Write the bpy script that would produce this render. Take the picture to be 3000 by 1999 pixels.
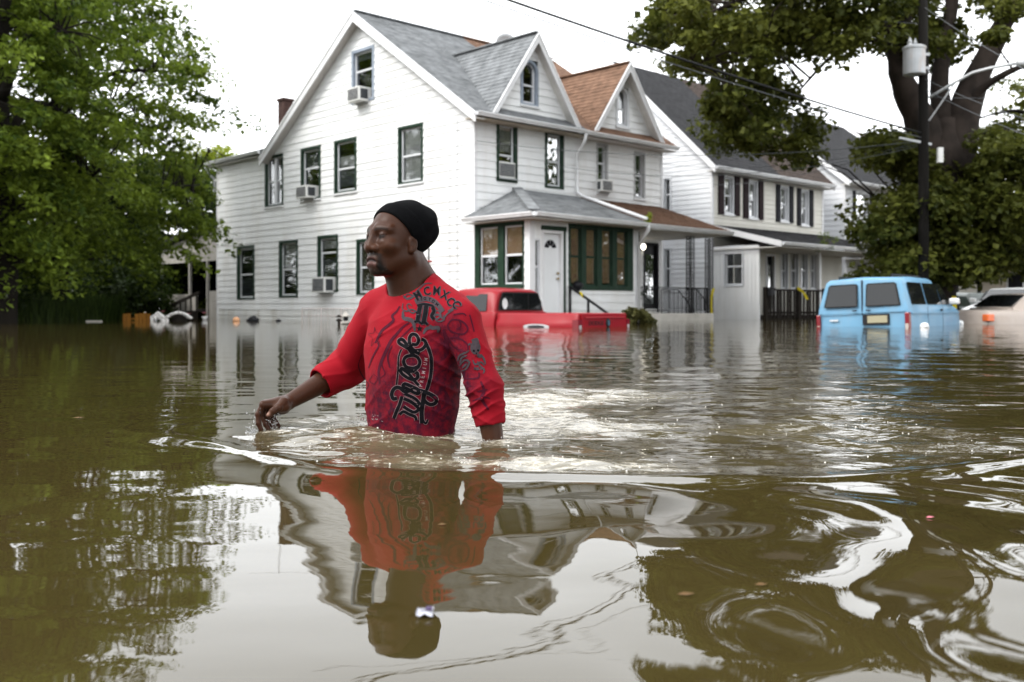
import bpy, math, random
import numpy as np
from mathutils import Vector, Matrix

# ------------------------------------------------------------------ camera
CAM_H = 0.38                     # metres above the flood water
FPX, HOR = 2917.0, 900.0         # focal length and horizon row of the 3000 px wide photograph
sc = bpy.context.scene
for o in list(bpy.data.objects):
    bpy.data.objects.remove(o)
COL = sc.collection
cam_d = bpy.data.cameras.new('camera')
cam = bpy.data.objects.new('camera', cam_d)
COL.objects.link(cam)
cam.location = (0, 0, CAM_H)
cam.rotation_euler = (math.pi / 2, 0, 0)
cam_d.sensor_width = 36
cam_d.lens = 35.0
cam_d.shift_y = -(999.5 - HOR) / 3000.0
cam_d.clip_start = 0.05
cam_d.clip_end = 2000
cam_d.dof.use_dof = True
cam_d.dof.focus_distance = 2.93
cam_d.dof.aperture_fstop = 4.8
sc.camera = cam

# ------------------------------------------------------------------ overcast sky and sun
SUN_EL, SUN_AZ = math.radians(46), math.radians(-118)   # azimuth from +Y towards +X
world = bpy.data.worlds.new('World')
sc.world = world
world.use_nodes = True
wn, wl = world.node_tree.nodes, world.node_tree.links
bg = wn['Background']
sky = wn.new('ShaderNodeTexSky')
sky.sky_type = 'NISHITA'
sky.sun_disc = False
sky.sun_elevation = SUN_EL
sky.sun_rotation = SUN_AZ
sky.air_density, sky.dust_density, sky.ozone_density = 1.0, 3.0, 1.0
hs = wn.new('ShaderNodeHueSaturation')
hs.inputs['Saturation'].default_value = 0.12
cloud = wn.new('ShaderNodeRGB')
cloud.outputs[0].default_value = (11.6, 11.9, 12.2, 1)
mixc = wn.new('ShaderNodeMix')
mixc.data_type = 'RGBA'
mixc.inputs[0].default_value = 0.90
wl.new(sky.outputs[0], hs.inputs['Color'])
wl.new(hs.outputs[0], mixc.inputs[6])
wl.new(cloud.outputs[0], mixc.inputs[7])
wl.new(mixc.outputs[2], bg.inputs[0])
bg.inputs[1].default_value = 0.09
sun_d = bpy.data.lights.new('sun', 'SUN')
sun_d.energy = 1.1
sun_d.angle = math.radians(22)
sun_d.color = (1.0, 0.97, 0.92)
sun = bpy.data.objects.new('sun', sun_d)
COL.objects.link(sun)
sdir = Vector((math.sin(SUN_AZ) * math.cos(SUN_EL), math.cos(SUN_AZ) * math.cos(SUN_EL), math.sin(SUN_EL)))
sun.rotation_euler = sdir.to_track_quat('Z', 'Y').to_euler()
sun.location = sdir * 60
vs = sc.view_settings
vs.view_transform = 'Standard'
vs.look = 'None'
vs.exposure = 1.50
vs.gamma = 1.0
vs.use_curve_mapping = False
sc.cycles.max_bounces = 6
sc.cycles.diffuse_bounces = 2
sc.cycles.glossy_bounces = 3
sc.cycles.transmission_bounces = 4
sc.cycles.transparent_max_bounces = 10
sc.cycles.caustics_reflective = False
sc.cycles.caustics_refractive = False
sc.cycles.sample_clamp_indirect = 6.0

# ------------------------------------------------------------------ helpers
def px(x, y, Y):
    """photo pixel at depth Y -> world point"""
    return Vector(((x - 1500) / FPX * Y, Y, CAM_H - (y - HOR) / FPX * Y))

rng = np.random.default_rng(7)
random.seed(7)

class MB:
    def __init__(self):
        self.v, self.f, self.m = [], [], []
        self.cur = 0
    def add(self, vs_, fs_):
        b = len(self.v)
        self.v += [tuple(p) for p in vs_]
        for f in fs_:
            self.f.append(tuple(i + b for i in f))
            self.m.append(self.cur)
        return self
    def hexa(self, p):
        """8 points: bottom ring 0-3, top ring 4-7"""
        return self.add(p, [(3, 2, 1, 0), (4, 5, 6, 7), (0, 1, 5, 4), (1, 2, 6, 5), (2, 3, 7, 6), (3, 0, 4, 7)])
    def box(self, x0, x1, y0, y1, z0, z1):
        return self.hexa([(x0, y0, z0), (x1, y0, z0), (x1, y1, z0), (x0, y1, z0),
                          (x0, y0, z1), (x1, y0, z1), (x1, y1, z1), (x0, y1, z1)])
    def bar(self, a, b, w, h=None, up=(0, 0, 1)):
        """a rectangular bar from a to b, w wide and h high"""
        h = w if h is None else h
        a, b = Vector(a), Vector(b)
        d = (b - a).normalized()
        u = Vector(up)
        if abs(d.dot(u)) > 0.98:
            u = Vector((1, 0, 0))
        s = d.cross(u).normalized() * (w / 2)
        t = s.cross(d).normalized() * (h / 2)
        return self.hexa([a - s - t, a + s - t, a + s + t, a - s + t, b - s - t, b + s - t, b + s + t, b - s + t])
    def prism(self, poly, off):
        """polygon (list of 3d points) extruded by off"""
        n = len(poly)
        off = Vector(off)
        vs_ = [Vector(p) for p in poly] + [Vector(p) + off for p in poly]
        fs_ = [tuple(reversed(range(n))), tuple(range(n, 2 * n))]
        fs_ += [(i, (i + 1) % n, n + (i + 1) % n, n + i) for i in range(n)]
        return self.add(vs_, fs_)
    def tube(self, path, r, n=8, caps=True):
        path = [Vector(p) for p in path]
        rs = r if isinstance(r, (list, tuple)) else [r] * len(path)
        rings = []
        ref = None
        for i, p in enumerate(path):
            d = (path[min(i + 1, len(path) - 1)] - path[max(i - 1, 0)])
            d = d.normalized() if d.length > 1e-9 else Vector((0, 0, 1))
            if ref is None or abs(ref.dot(d)) > 0.97:
                ref = Vector((0, 0, 1)) if abs(d.z) < 0.9 else Vector((1, 0, 0))
            s = d.cross(ref).normalized()
            t = s.cross(d).normalized()
            ref = t
            rings.append([p + (s * math.cos(2 * math.pi * k / n) + t * math.sin(2 * math.pi * k / n)) * rs[i] for k in range(n)])
        vs_ = [q for r_ in rings for q in r_]
        fs_ = []
        for i in range(len(rings) - 1):
            for k in range(n):
                k2 = (k + 1) % n
                fs_.append((i * n + k, i * n + k2, (i + 1) * n + k2, (i + 1) * n + k))
        if caps:
            fs_.append(tuple(reversed(range(n))))
            fs_.append(tuple((len(rings) - 1) * n + k for k in range(n)))
        return self.add(vs_, fs_)
    def lathe(self, prof, c=(0, 0, 0), n=16, axis='z'):
        """prof = [(radius, height)]"""
        vs_, fs_ = [], []
        for (r, z) in prof:
            for k in range(n):
                a = 2 * math.pi * k / n
                q = (r * math.cos(a), r * math.sin(a), z)
                if axis == 'x': q = (q[2], q[0], q[1])
                if axis == 'y': q = (q[0], q[2], q[1])
                vs_.append((q[0] + c[0], q[1] + c[1], q[2] + c[2]))
        for i in range(len(prof) - 1):
            for k in range(n):
                k2 = (k + 1) % n
                fs_.append((i * n + k, i * n + k2, (i + 1) * n + k2, (i + 1) * n + k))
        fs_.append(tuple(reversed(range(n))))
        fs_.append(tuple((len(prof) - 1) * n + k for k in range(n)))
        return self.add(vs_, fs_)
    def build(self, name, mats, parent=None, smooth=False, bevel=0.0, kind=None):
        me = bpy.data.meshes.new(name)
        me.from_pydata(self.v, [], self.f)
        mats = mats if isinstance(mats, (list, tuple)) else [mats]
        for m in mats:
            me.materials.append(m)
        if len(mats) > 1:
            me.polygons.foreach_set('material_index', self.m)
        if smooth:
            me.polygons.foreach_set('use_smooth', [True] * len(me.polygons))
        me.validate()
        me.update()
        return link_mesh(name, me, parent, bevel, kind)

def link_mesh(name, me, parent=None, bevel=0.0, kind=None):
    o = bpy.data.objects.new(name, me)
    COL.objects.link(o)
    if parent is not None:
        o.parent = parent
    if bevel:
        b = o.modifiers.new('bevel', 'BEVEL')
        b.width = bevel
        b.segments = 2
        b.limit_method = 'ANGLE'
        b.angle_limit = math.radians(40)
    if kind:
        o['kind'] = kind
    return o

def np_mesh(name, V, Fq, mats, parent=None, smooth=True, kind=None, attrs=None, fmat=None):
    """numpy vertices (n,3) and quads or triangles (m,k)"""
    me = bpy.data.meshes.new(name)
    n, m, k = len(V), len(Fq), Fq.shape[1]
    me.vertices.add(n)
    me.vertices.foreach_set('co', np.ascontiguousarray(V, np.float32).ravel())
    me.loops.add(m * k)
    me.loops.foreach_set('vertex_index', np.ascontiguousarray(Fq, np.int32).ravel())
    me.polygons.add(m)
    me.polygons.foreach_set('loop_start', np.arange(0, m * k, k, dtype=np.int32))
    me.polygons.foreach_set('loop_total', np.full(m, k, np.int32))
    mats = mats if isinstance(mats, (list, tuple)) else [mats]
    for mt in mats:
        me.materials.append(mt)
    if fmat is not None:
        me.polygons.foreach_set('material_index', np.ascontiguousarray(fmat, np.int32))
    me.polygons.foreach_set('use_smooth', np.full(m, smooth, bool))
    for an, (typ, data) in (attrs or {}).items():
        at = me.attributes.new(an, typ, 'POINT')
        if typ == 'FLOAT':
            at.data.foreach_set('value', np.ascontiguousarray(data, np.float32).ravel())
        else:
            at.data.foreach_set('color', np.ascontiguousarray(data, np.float32).ravel())
    me.update(calc_edges=True)
    return link_mesh(name, me, parent, 0, kind)

def tag(o, label, cat, group=None, kind=None):
    o['label'] = label
    o['category'] = cat
    if group: o['group'] = group
    if kind: o['kind'] = kind
    return o

def thing(name, label, cat, loc=(0, 0, 0), rz=0.0, group=None):
    o = bpy.data.objects.new(name, None)
    o.empty_display_size = 0.2
    COL.objects.link(o)
    o.location = loc
    o.rotation_euler = (0, 0, rz)
    return tag(o, label, cat, group)

def copy_tree(o, parent=None):
    c = o.copy()
    COL.objects.link(c)
    if parent is not None:
        c.parent = parent
    for ch in list(o.children):
        copy_tree(ch, c)
    return c

# ------------------------------------------------------------------ materials
def new_mat(name):
    m = bpy.data.materials.new(name)
    m.use_nodes = True
    return m, m.node_tree.nodes, m.node_tree.links, m.node_tree.nodes['Principled BSDF']

def mat(name, col, rough=0.6, var=0.12, scale=3.0, bump=0.0, bscale=40.0, metal=0.0, spec=0.14, dirt=None, dirt_amt=0.35, dscale=1.2, stretch=None, coat=0.0, objvar=0.0):
    """procedural material: colour noise, optional stains (dirt) and fine bump"""
    m, n, l, b = new_mat(name)
    b.inputs['Roughness'].default_value = rough
    b.inputs['Metallic'].default_value = metal
    b.inputs['Specular IOR Level'].default_value = spec
    b.inputs['Coat Weight'].default_value = coat
    b.inputs['Coat Roughness'].default_value = 0.05
    tc = n.new('ShaderNodeTexCoord')
    src = tc.outputs['Object']
    if stretch:
        mp = n.new('ShaderNodeMapping')
        mp.inputs['Scale'].default_value = stretch
        l.new(src, mp.inputs[0])
        src = mp.outputs[0]
    nz = n.new('ShaderNodeTexNoise')
    nz.inputs['Scale'].default_value = scale
    nz.inputs['Detail'].default_value = 5
    l.new(src, nz.inputs['Vector'])
    rp = n.new('ShaderNodeMapRange')
    rp.inputs[1].default_value, rp.inputs[2].default_value = 0.3, 0.7
    rp.inputs[3].default_value, rp.inputs[4].default_value = 1 - var, 1 + var
    l.new(nz.outputs[0], rp.inputs[0])
    mul = n.new('ShaderNodeMix'); mul.data_type = 'RGBA'; mul.blend_type = 'MULTIPLY'
    mul.inputs[0].default_value = 1.0
    mul.inputs[6].default_value = (*col, 1)
    l.new(rp.outputs[0], mul.inputs[7])
    out = mul.outputs[2]
    if objvar:
        oi = n.new('ShaderNodeObjectInfo')
        mr = n.new('ShaderNodeMapRange')
        mr.inputs[3].default_value, mr.inputs[4].default_value = 1 - objvar, 1 + objvar
        l.new(oi.outputs['Random'], mr.inputs[0])
        m3 = n.new('ShaderNodeMix'); m3.data_type = 'RGBA'; m3.blend_type = 'MULTIPLY'
        m3.inputs[0].default_value = 1.0
        l.new(out, m3.inputs[6]); l.new(mr.outputs[0], m3.inputs[7])
        out = m3.outputs[2]
    if dirt:
        mp2 = n.new('ShaderNodeMapping')
        mp2.inputs['Scale'].default_value = (1, 1, 0.25)
        l.new(tc.outputs['Object'], mp2.inputs[0])
        n2 = n.new('ShaderNodeTexNoise')
        n2.inputs['Scale'].default_value = dscale
        n2.inputs['Detail'].default_value = 8
        n2.inputs['Roughness'].default_value = 0.65
        l.new(mp2.outputs[0], n2.inputs['Vector'])
        r2 = n.new('ShaderNodeMapRange')
        r2.inputs[1].default_value, r2.inputs[2].default_value = 0.5, 0.75
        r2.inputs[3].default_value, r2.inputs[4].default_value = 0.0, dirt_amt
        l.new(n2.outputs[0], r2.inputs[0])
        m2 = n.new('ShaderNodeMix'); m2.data_type = 'RGBA'
        l.new(r2.outputs[0], m2.inputs[0])
        l.new(out, m2.inputs[6])
        m2.inputs[7].default_value = (*dirt, 1)
        out = m2.outputs[2]
    l.new(out, b.inputs['Base Color'])
    if bump:
        nb = n.new('ShaderNodeTexNoise')
        nb.inputs['Scale'].default_value = bscale
        nb.inputs['Detail'].default_value = 4
        l.new(src, nb.inputs['Vector'])
        bp = n.new('ShaderNodeBump')
        bp.inputs['Strength'].default_value = bump
        bp.inputs['Distance'].default_value = 0.01
        l.new(nb.outputs[0], bp.inputs['Height'])
        l.new(bp.outputs[0], b.inputs['Normal'])
    return m

def glass_mat(name, tint=(0.75, 0.8, 0.8), refl=1.0):
    """clear window pane: transparent with a mirror reflection by angle"""
    m, n, l, b = new_mat(name)
    out = n['Material Output']
    fr = n.new('ShaderNodeFresnel'); fr.inputs[0].default_value = 1.5
    mr = n.new('ShaderNodeMath'); mr.operation = 'MULTIPLY'; mr.inputs[1].default_value = refl
    tr = n.new('ShaderNodeBsdfTransparent'); tr.inputs[0].default_value = (*tint, 1)
    gl = n.new('ShaderNodeBsdfGlossy'); gl.inputs['Roughness'].default_value = 0.02
    nz = n.new('ShaderNodeTexNoise'); nz.inputs['Scale'].default_value = 2.5
    bp = n.new('ShaderNodeBump'); bp.inputs['Strength'].default_value = 0.06; bp.inputs['Distance'].default_value = 0.05
    tc = n.new('ShaderNodeTexCoord')
    l.new(tc.outputs['Object'], nz.inputs['Vector']); l.new(nz.outputs[0], bp.inputs['Height']); l.new(bp.outputs[0], gl.inputs['Normal'])
    mx = n.new('ShaderNodeMixShader')
    l.new(fr.outputs[0], mr.inputs[0]); l.new(mr.outputs[0], mx.inputs[0])
    l.new(tr.outputs[0], mx.inputs[1]); l.new(gl.outputs[0], mx.inputs[2])
    l.new(mx.outputs[0], out.inputs[0])
    n.remove(b)
    return m

M = {}
M['siding'] = mat('white_siding', (0.81, 0.815, 0.815), 0.5, 0.04, 1.5, dirt=(0.42, 0.36, 0.27), dirt_amt=0.30, dscale=0.9, objvar=0.025)
M['siding_tide'] = mat('flood_stained_siding', (0.74, 0.74, 0.72), 0.5, 0.05, 1.5, dirt=(0.30, 0.24, 0.15), dirt_amt=0.65, dscale=1.6, objvar=0.03)
M['siding2'] = mat('white_siding_plain', (0.74, 0.75, 0.77), 0.5, 0.04, 1.5, dirt=(0.45, 0.43, 0.40), dirt_amt=0.22, objvar=0.02)
M['siding3'] = mat('cream_siding', (0.66, 0.64, 0.58), 0.55, 0.05, 1.5, dirt=(0.4, 0.37, 0.33), dirt_amt=0.3, objvar=0.03)
M['trim'] = mat('white_trim', (0.74, 0.74, 0.75), 0.45, 0.05, 2, dirt=(0.45, 0.42, 0.38), dirt_amt=0.35, dscale=2)
M['soffit'] = mat('tan_soffit', (0.42, 0.36, 0.28), 0.7, 0.1, 3)
M['soffit_white'] = mat('white_soffit', (0.62, 0.60, 0.57), 0.6, 0.08, 3)
M['green'] = mat('green_casing', (0.018, 0.038, 0.024), 0.5, 0.2, 6, dirt=(0.06, 0.08, 0.065), dirt_amt=0.4, dscale=4)
M['greyblue'] = mat('greyblue_casing', (0.27, 0.31, 0.37), 0.5, 0.12, 6)
M['sash'] = mat('white_sash', (0.68, 0.69, 0.71), 0.4, 0.05, 4)
M['sash_grey'] = mat('grey_sash', (0.40, 0.40, 0.40), 0.45, 0.08, 4)
M['glass'] = glass_mat('window_glass', (0.93, 0.94, 0.94), 0.7)
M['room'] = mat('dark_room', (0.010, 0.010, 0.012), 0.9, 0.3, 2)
M['curtain'] = mat('white_curtain', (0.82, 0.83, 0.82), 0.9, 0.12, 3, stretch=(6, 6, 0.4))
M['blind'] = mat('tan_blind', (0.74, 0.47, 0.27), 0.8, 0.1, 5, bump=0.4, bscale=30, stretch=(1, 1, 14))
M['blind_olive'] = mat('olive_blind', (0.20, 0.18, 0.12), 0.8, 0.1, 5)
M['screen'] = mat('grey_screen', (0.13, 0.145, 0.165), 0.8, 0.1, 3)
M['shingle_grey'] = mat('grey_shingle', (0.165, 0.172, 0.178), 0.9, 0.3, 4, bump=0.5, bscale=60, dirt=(0.085, 0.09, 0.09), dirt_amt=0.6, dscale=1.0)
M['shingle_brown'] = mat('brown_shingle', (0.160, 0.094, 0.063), 0.9, 0.3, 4, bump=0.5, bscale=60, dirt=(0.2, 0.12, 0.08), dirt_amt=0.4)
M['shingle_darkbrown'] = mat('dark_brown_shingle', (0.10, 0.052, 0.03), 0.9, 0.25, 4, bump=0.5, bscale=60)
M['shingle_dark'] = mat('charcoal_shingle', (0.028, 0.028, 0.030), 0.9, 0.25, 4, bump=0.5, bscale=60)
M['shingle_dkbr'] = mat('faded_brown_shingle', (0.050, 0.037, 0.031), 0.9, 0.25, 4, bump=0.5, bscale=60)
M['black_iron'] = mat('black_iron', (0.006, 0.006, 0.007), 0.5, 0.2, 10, spec=0.3)
M['door_white'] = mat('white_door', (0.76, 0.77, 0.78), 0.4, 0.03, 2, dirt=(0.5, 0.47, 0.42), dirt_amt=0.15)
M['brass'] = mat('brass', (0.35, 0.25, 0.10), 0.35, 0.1, 8, metal=0.8)
M['concrete'] = mat('pale_concrete', (0.60, 0.57, 0.52), 0.85, 0.12, 3, bump=0.3, dirt=(0.25, 0.22, 0.17), dirt_amt=0.5)
M['dark_wood'] = mat('dark_wood', (0.020, 0.016, 0.013), 0.8, 0.3, 4, stretch=(6, 6, 0.6), bump=0.3)
M['grey_wood'] = mat('weathered_grey_wood', (0.36, 0.34, 0.31), 0.85, 0.2, 4, stretch=(6, 6, 0.5), bump=0.3, dirt=(0.13, 0.12, 0.1), dirt_amt=0.5)
M['brick_dark'] = mat('dark_brick', (0.06, 0.035, 0.03), 0.9, 0.3, 8, bump=0.4)
M['ac_body'] = mat('ac_white', (0.66, 0.66, 0.64), 0.5, 0.05, 4, dirt=(0.35, 0.27, 0.15), dirt_amt=0.3, dscale=5)
M['ac_grille'] = mat('ac_grille', (0.05, 0.055, 0.06), 0.6, 0.1, 6)
M['maroon'] = mat('maroon_shutter', (0.018, 0.009, 0.011), 0.6, 0.2, 6)
M['dark_shutter'] = mat('slate_shutter', (0.014, 0.014, 0.018), 0.6, 0.2, 6)
M['yellow_tape'] = mat('yellow_tape', (0.72, 0.58, 0.03), 0.4, 0.06, 8)
M['galv'] = mat('grey_metal', (0.45, 0.46, 0.47), 0.5, 0.1, 5, metal=0.3)
# ------------------------------------------------------------------ the street frame shared by the row of houses
YC = 25.0
C0 = Vector(((1390 - 1500) / FPX * YC, YC, 0))
STREET = math.radians(43.3)
dR = Vector((math.cos(STREET), math.sin(STREET), 0))     # along the fronts, away to the right
dL = Vector((-math.sin(STREET), math.cos(STREET), 0))    # along the gable walls, away to the left

def on_gable(x, y, s0=0.0):
    """photo pixel -> (t, z) on a wall plane s = s0"""
    u = (x - 1500) / FPX
    b = C0 + dR * s0
    t = (b.x - u * b.y) / (u * dL.y - dL.x)
    Y = b.y + dL.y * t
    return t, CAM_H - (y - HOR) / FPX * Y

def on_front(x, y, t0=0.0):
    """photo pixel -> (s, z) on a wall plane t = t0"""
    u = (x - 1500) / FPX
    b = C0 + dL * t0
    s = (u * b.y - b.x) / (dR.x - u * dR.y)
    Y = b.y + dR.y * s
    return s, CAM_H - (y - HOR) / FPX * Y

class Wall:
    """a vertical wall in a house's local frame; plane 'g' is s = fixed facing -s (sign -1) or +s, plane 'f' is t = fixed facing -t"""
    def __init__(self, house, plane, fixed, sign=-1):
        self.h, self.p, self.k, self.sg = house, plane, fixed, sign
    def P(self, u, z, d):
        q = self.k + self.sg * d
        return (q, u, z) if self.p == 'g' else (u, q, z)
    def box(self, mb, u0, u1, z0, z1, d0, d1):
        P = self.P
        return mb.hexa([P(u0, z0, d0), P(u1, z0, d0), P(u1, z0, d1), P(u0, z0, d1),
                        P(u0, z1, d0), P(u1, z1, d0), P(u1, z1, d1), P(u0, z1, d1)])
    def siding(self, u0, u1, z0, z1, openings, m, course=0.2, clip=None, lip=0.023, name='siding_board'):
        """every course of boards is an object of its own, cut around the openings"""
        P = self.P
        nrow = int(math.ceil((z1 - z0) / course))
        for r in range(nrow):
            za, zb = z0 + r * course, min(z0 + (r + 1) * course, z1)
            ops = [o for o in openings if o[3] > za + 1e-4 and o[2] < zb - 1e-4]
            zs = sorted({za, zb} | {z for o in ops for z in (o[2], o[3]) if za + 1e-3 < z < zb - 1e-3})
            ca = clip(za) if clip else (u0, u1)
            cb = clip(zb) if clip else (u0, u1)
            if ca[1] - ca[0] < 0.03: continue
            if cb[1] < cb[0]: cb = ((cb[0] + cb[1]) / 2,) * 2
            us = sorted({ca[0], ca[1]} | {u for o in ops for u in (o[0], o[1]) if ca[0] + 0.002 < u < ca[1] - 0.002})
            jit = random.uniform(-0.002, 0.002)
            pr = lambda z: lip + jit - (lip - 0.006) * (z - za) / course
            def pos(i, z, d=None):
                u = us[i]
                f = (z - za) / (zb - za)
                if i == 0: u = ca[0] + (cb[0] - ca[0]) * f
                elif i == len(us) - 1: u = ca[1] + (cb[1] - ca[1]) * f
                return P(u, z, pr(z) if d is None else d)
            cell = lambda i, j: 0 <= i < len(us) - 1 and 0 <= j < len(zs) - 1 and not any(o[0] < (us[i] + us[i + 1]) / 2 < o[1] and o[2] < (zs[j] + zs[j + 1]) / 2 < o[3] for o in ops)
            todo = {(i, j) for i in range(len(us) - 1) for j in range(len(zs) - 1) if cell(i, j)}
            while todo:
                comp, st = set(), [todo.pop()]
                while st:
                    c = st.pop(); comp.add(c)
                    for di, dj in ((1, 0), (-1, 0), (0, 1), (0, -1)):
                        q = (c[0] + di, c[1] + dj)
                        if q in todo: todo.discard(q); st.append(q)
                mb = MB(); key = {}
                def vid(i, z, back):
                    k = (i, round(z, 5), back)
                    if k not in key:
                        key[k] = len(mb.v); mb.v.append(pos(i, z, -0.02 if back else None))
                    return key[k]
                def face(*k):
                    mb.f.append(tuple(vid(*q) for q in k)); mb.m.append(0)
                for (i, j) in comp:
                    a, b = zs[j], zs[j + 1]
                    face((i, a, 0), (i + 1, a, 0), (i + 1, b, 0), (i, b, 0))
                    if (i, j - 1) not in comp: face((i, a, 0), (i + 1, a, 0), (i + 1, a, 1), (i, a, 1))
                    if (i, j + 1) not in comp: face((i, b, 0), (i + 1, b, 0), (i + 1, b, 1), (i, b, 1))
                    if (i - 1, j) not in comp: face((i, a, 0), (i, b, 0), (i, b, 1), (i, a, 1))
                    if (i + 1, j) not in comp: face((i + 1, a, 0), (i + 1, b, 0), (i + 1, b, 1), (i + 1, a, 1))
                mb.build(name, M['siding_tide'] if m is M['siding'] and zb < 0.42 else m, self.h)
    def window(self, u0, u1, z0, z1, casing, cw=0.065, sash='sash', sill=True, upper=None, lower=None, rail=0.5, depth=0.11, arch=False, half=None, bottom=True):
        """casing > sash, pane, sill, curtain, recess"""
        h = self.h
        mb = MB()
        if arch:
            r = (u1 - u0) / 2; cu = (u0 + u1) / 2; zs = z1 - r
            self.box(mb, u0, u0 + cw, z0, zs, -depth, 0.035)
            self.box(mb, u1 - cw, u1, z0, zs, -depth, 0.035)
            self.box(mb, u0 + cw, u1 - cw, z0, z0 + cw * 0.6, -depth, 0.034)
            N = 12
            for i in range(N):
                a0, a1 = math.pi * i / N, math.pi * (i + 1) / N
                pts = []
                for d in (-depth, 0.035):
                    for (rr, aa) in ((r, a0), (r, a1), (r - cw, a1), (r - cw, a0)):
                        pts.append(self.P(cu + rr * math.cos(aa), zs + rr * math.sin(aa), d))
                mb.hexa(pts)
        else:
            self.box(mb, u0, u0 + cw, z0, z1, -depth, 0.035)
            self.box(mb, u1 - cw, u1, z0, z1, -depth, 0.035)
            self.box(mb, u0 + cw, u1 - cw, z1 - cw, z1, -depth, 0.033)
            if bottom:
                self.box(mb, u0 + cw, u1 - cw, z0, z0 + cw * 0.7, -depth, 0.033)
        w = mb.build('window', M[casing], h)
        a0, a1, b0, b1 = u0 + cw, u1 - cw, z0 + cw * 0.7, z1 - cw
        zr = b0 + (b1 - b0) * rail
        fw = min(0.05, (a1 - a0) * 0.14)
        mb = MB()
        ztop = (z1 - (u1 - u0) / 2 + 0.02) if arch else b1
        dd0, dd1 = -depth + 0.012, -depth + 0.055
        self.box(mb, a0, a0 + fw, b0, ztop, dd0, dd1)
        self.box(mb, a1 - fw, a1, b0, ztop, dd0, dd1)
        self.box(mb, a0 + fw, a1 - fw, zr - 0.025, zr + 0.025, dd0, dd1 - 0.003)
        self.box(mb, a0 + fw, a1 - fw, b0, b0 + fw * 1.1, dd0, dd1 - 0.003)
        if arch:
            r = (a1 - a0) / 2; cu = (a0 + a1) / 2; N = 12
            for i in range(N):
                q0, q1 = math.pi * i / N, math.pi * (i + 1) / N
                pts = []
                for d in (dd0, dd1):
                    for (rr, aa) in ((r, q0), (r, q1), (r - fw, q1), (r - fw, q0)):
                        pts.append(self.P(cu + rr * math.cos(aa), ztop + rr * math.sin(aa), d))
                mb.hexa(pts)
        else:
            self.box(mb, a0 + fw, a1 - fw, b1 - fw, b1, dd0, dd1 - 0.003)
        mb.build('sash', M[sash], w)
        gd = -depth + 0.03
        ptop = ztop if arch else b1 - fw
        mb = MB(); self.box(mb, a0 + fw, a1 - fw, b0 + fw, zr - 0.025, gd, gd + 0.004); mb.build('pane', M['glass'], w)
        mb = MB()
        if arch:
            r = (a1 - a0) / 2 - fw; cu = (a0 + a1) / 2
            pts = [self.P(cu - r, zr + 0.025, gd), self.P(cu + r, zr + 0.025, gd)] + [self.P(cu + r * math.cos(math.pi * i / 10), ztop + r * math.sin(math.pi * i / 10), gd) for i in range(11)]
            off = Vector(self.P(0, 0, 0.004)) - Vector(self.P(0, 0, 0))
            mb.prism(pts, off)
        else:
            self.box(mb, a0 + fw, a1 - fw, zr + 0.025, b1 - fw, gd + 0.012, gd + 0.016)
        mb.build('pane', M['glass'], w)
        # what hangs behind the panes
        for (what, za, zb) in (upper or []) + (lower or []):
            mb = MB()
            zA, zB = b0 + (b1 - b0) * za, b0 + (b1 - b0) * zb
            if what == 'curtain_half':
                c0 = self.P(a0 + fw, zB, gd - 0.07); c1 = self.P(a1 - fw * 1.0, zB, gd - 0.07)
                c2 = self.P(a0 + (a1 - a0) * 0.62, (zA + zB) / 2, gd - 0.07); c3 = self.P(a0 + (a1 - a0) * 0.80, zA, gd - 0.07)
                mb.prism([self.P(a1, zB, gd - 0.07), self.P(a0, zB, gd - 0.07), self.P(a0 + (a1 - a0) * 0.45, (zA * 0.55 + zB * 0.45), gd - 0.07), self.P(a0 + (a1 - a0) * 0.70, zA, gd - 0.07), self.P(a1, zA, gd - 0.07)],
                         Vector(self.P(0, 0, -0.01)) - Vector(self.P(0, 0, 0)))
                mm = 'curtain'
            elif what == 'curtain':
                n = 14
                for i in range(n):       # shallow folds
                    q0, q1 = a0 + (a1 - a0) * i / n, a0 + (a1 - a0) * (i + 1) / n
                    dz = 0.02 * (i % 2)
                    mb.hexa([self.P(q0, zA, gd - 0.05 - dz), self.P(q1, zA, gd - 0.03 - 0.02 * ((i + 1) % 2)), self.P(q1, zA, gd - 0.10), self.P(q0, zA, gd - 0.10),
                             self.P(q0, zB, gd - 0.05 - dz), self.P(q1, zB, gd - 0.03 - 0.02 * ((i + 1) % 2)), self.P(q1, zB, gd - 0.10), self.P(q0, zB, gd - 0.10)])
                mm = 'curtain'
            else:
                self.box(mb, a0, a1, zA, zB, gd - 0.032, gd - 0.026)
                mm = what
            mb.build('curtain' if mm == 'curtain' else 'blind', M[mm], w)
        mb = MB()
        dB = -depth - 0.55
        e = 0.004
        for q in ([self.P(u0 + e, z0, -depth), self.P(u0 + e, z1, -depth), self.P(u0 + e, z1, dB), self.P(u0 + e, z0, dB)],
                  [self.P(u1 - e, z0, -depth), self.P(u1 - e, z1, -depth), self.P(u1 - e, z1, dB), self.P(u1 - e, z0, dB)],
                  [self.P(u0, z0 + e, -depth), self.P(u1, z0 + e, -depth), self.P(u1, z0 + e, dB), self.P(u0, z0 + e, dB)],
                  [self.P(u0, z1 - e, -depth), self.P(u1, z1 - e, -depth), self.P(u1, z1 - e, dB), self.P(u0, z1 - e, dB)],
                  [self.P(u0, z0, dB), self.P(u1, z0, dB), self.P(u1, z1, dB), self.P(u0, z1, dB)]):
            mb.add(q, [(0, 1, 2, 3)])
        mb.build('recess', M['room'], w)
        if sill:
            mb = MB(); self.box(mb, u0 - 0.03, u1 + 0.03, z0 - 0.055, z0 - 0.002, -0.04, 0.06); mb.build('sill', M['trim'], w)
        return w

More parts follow.
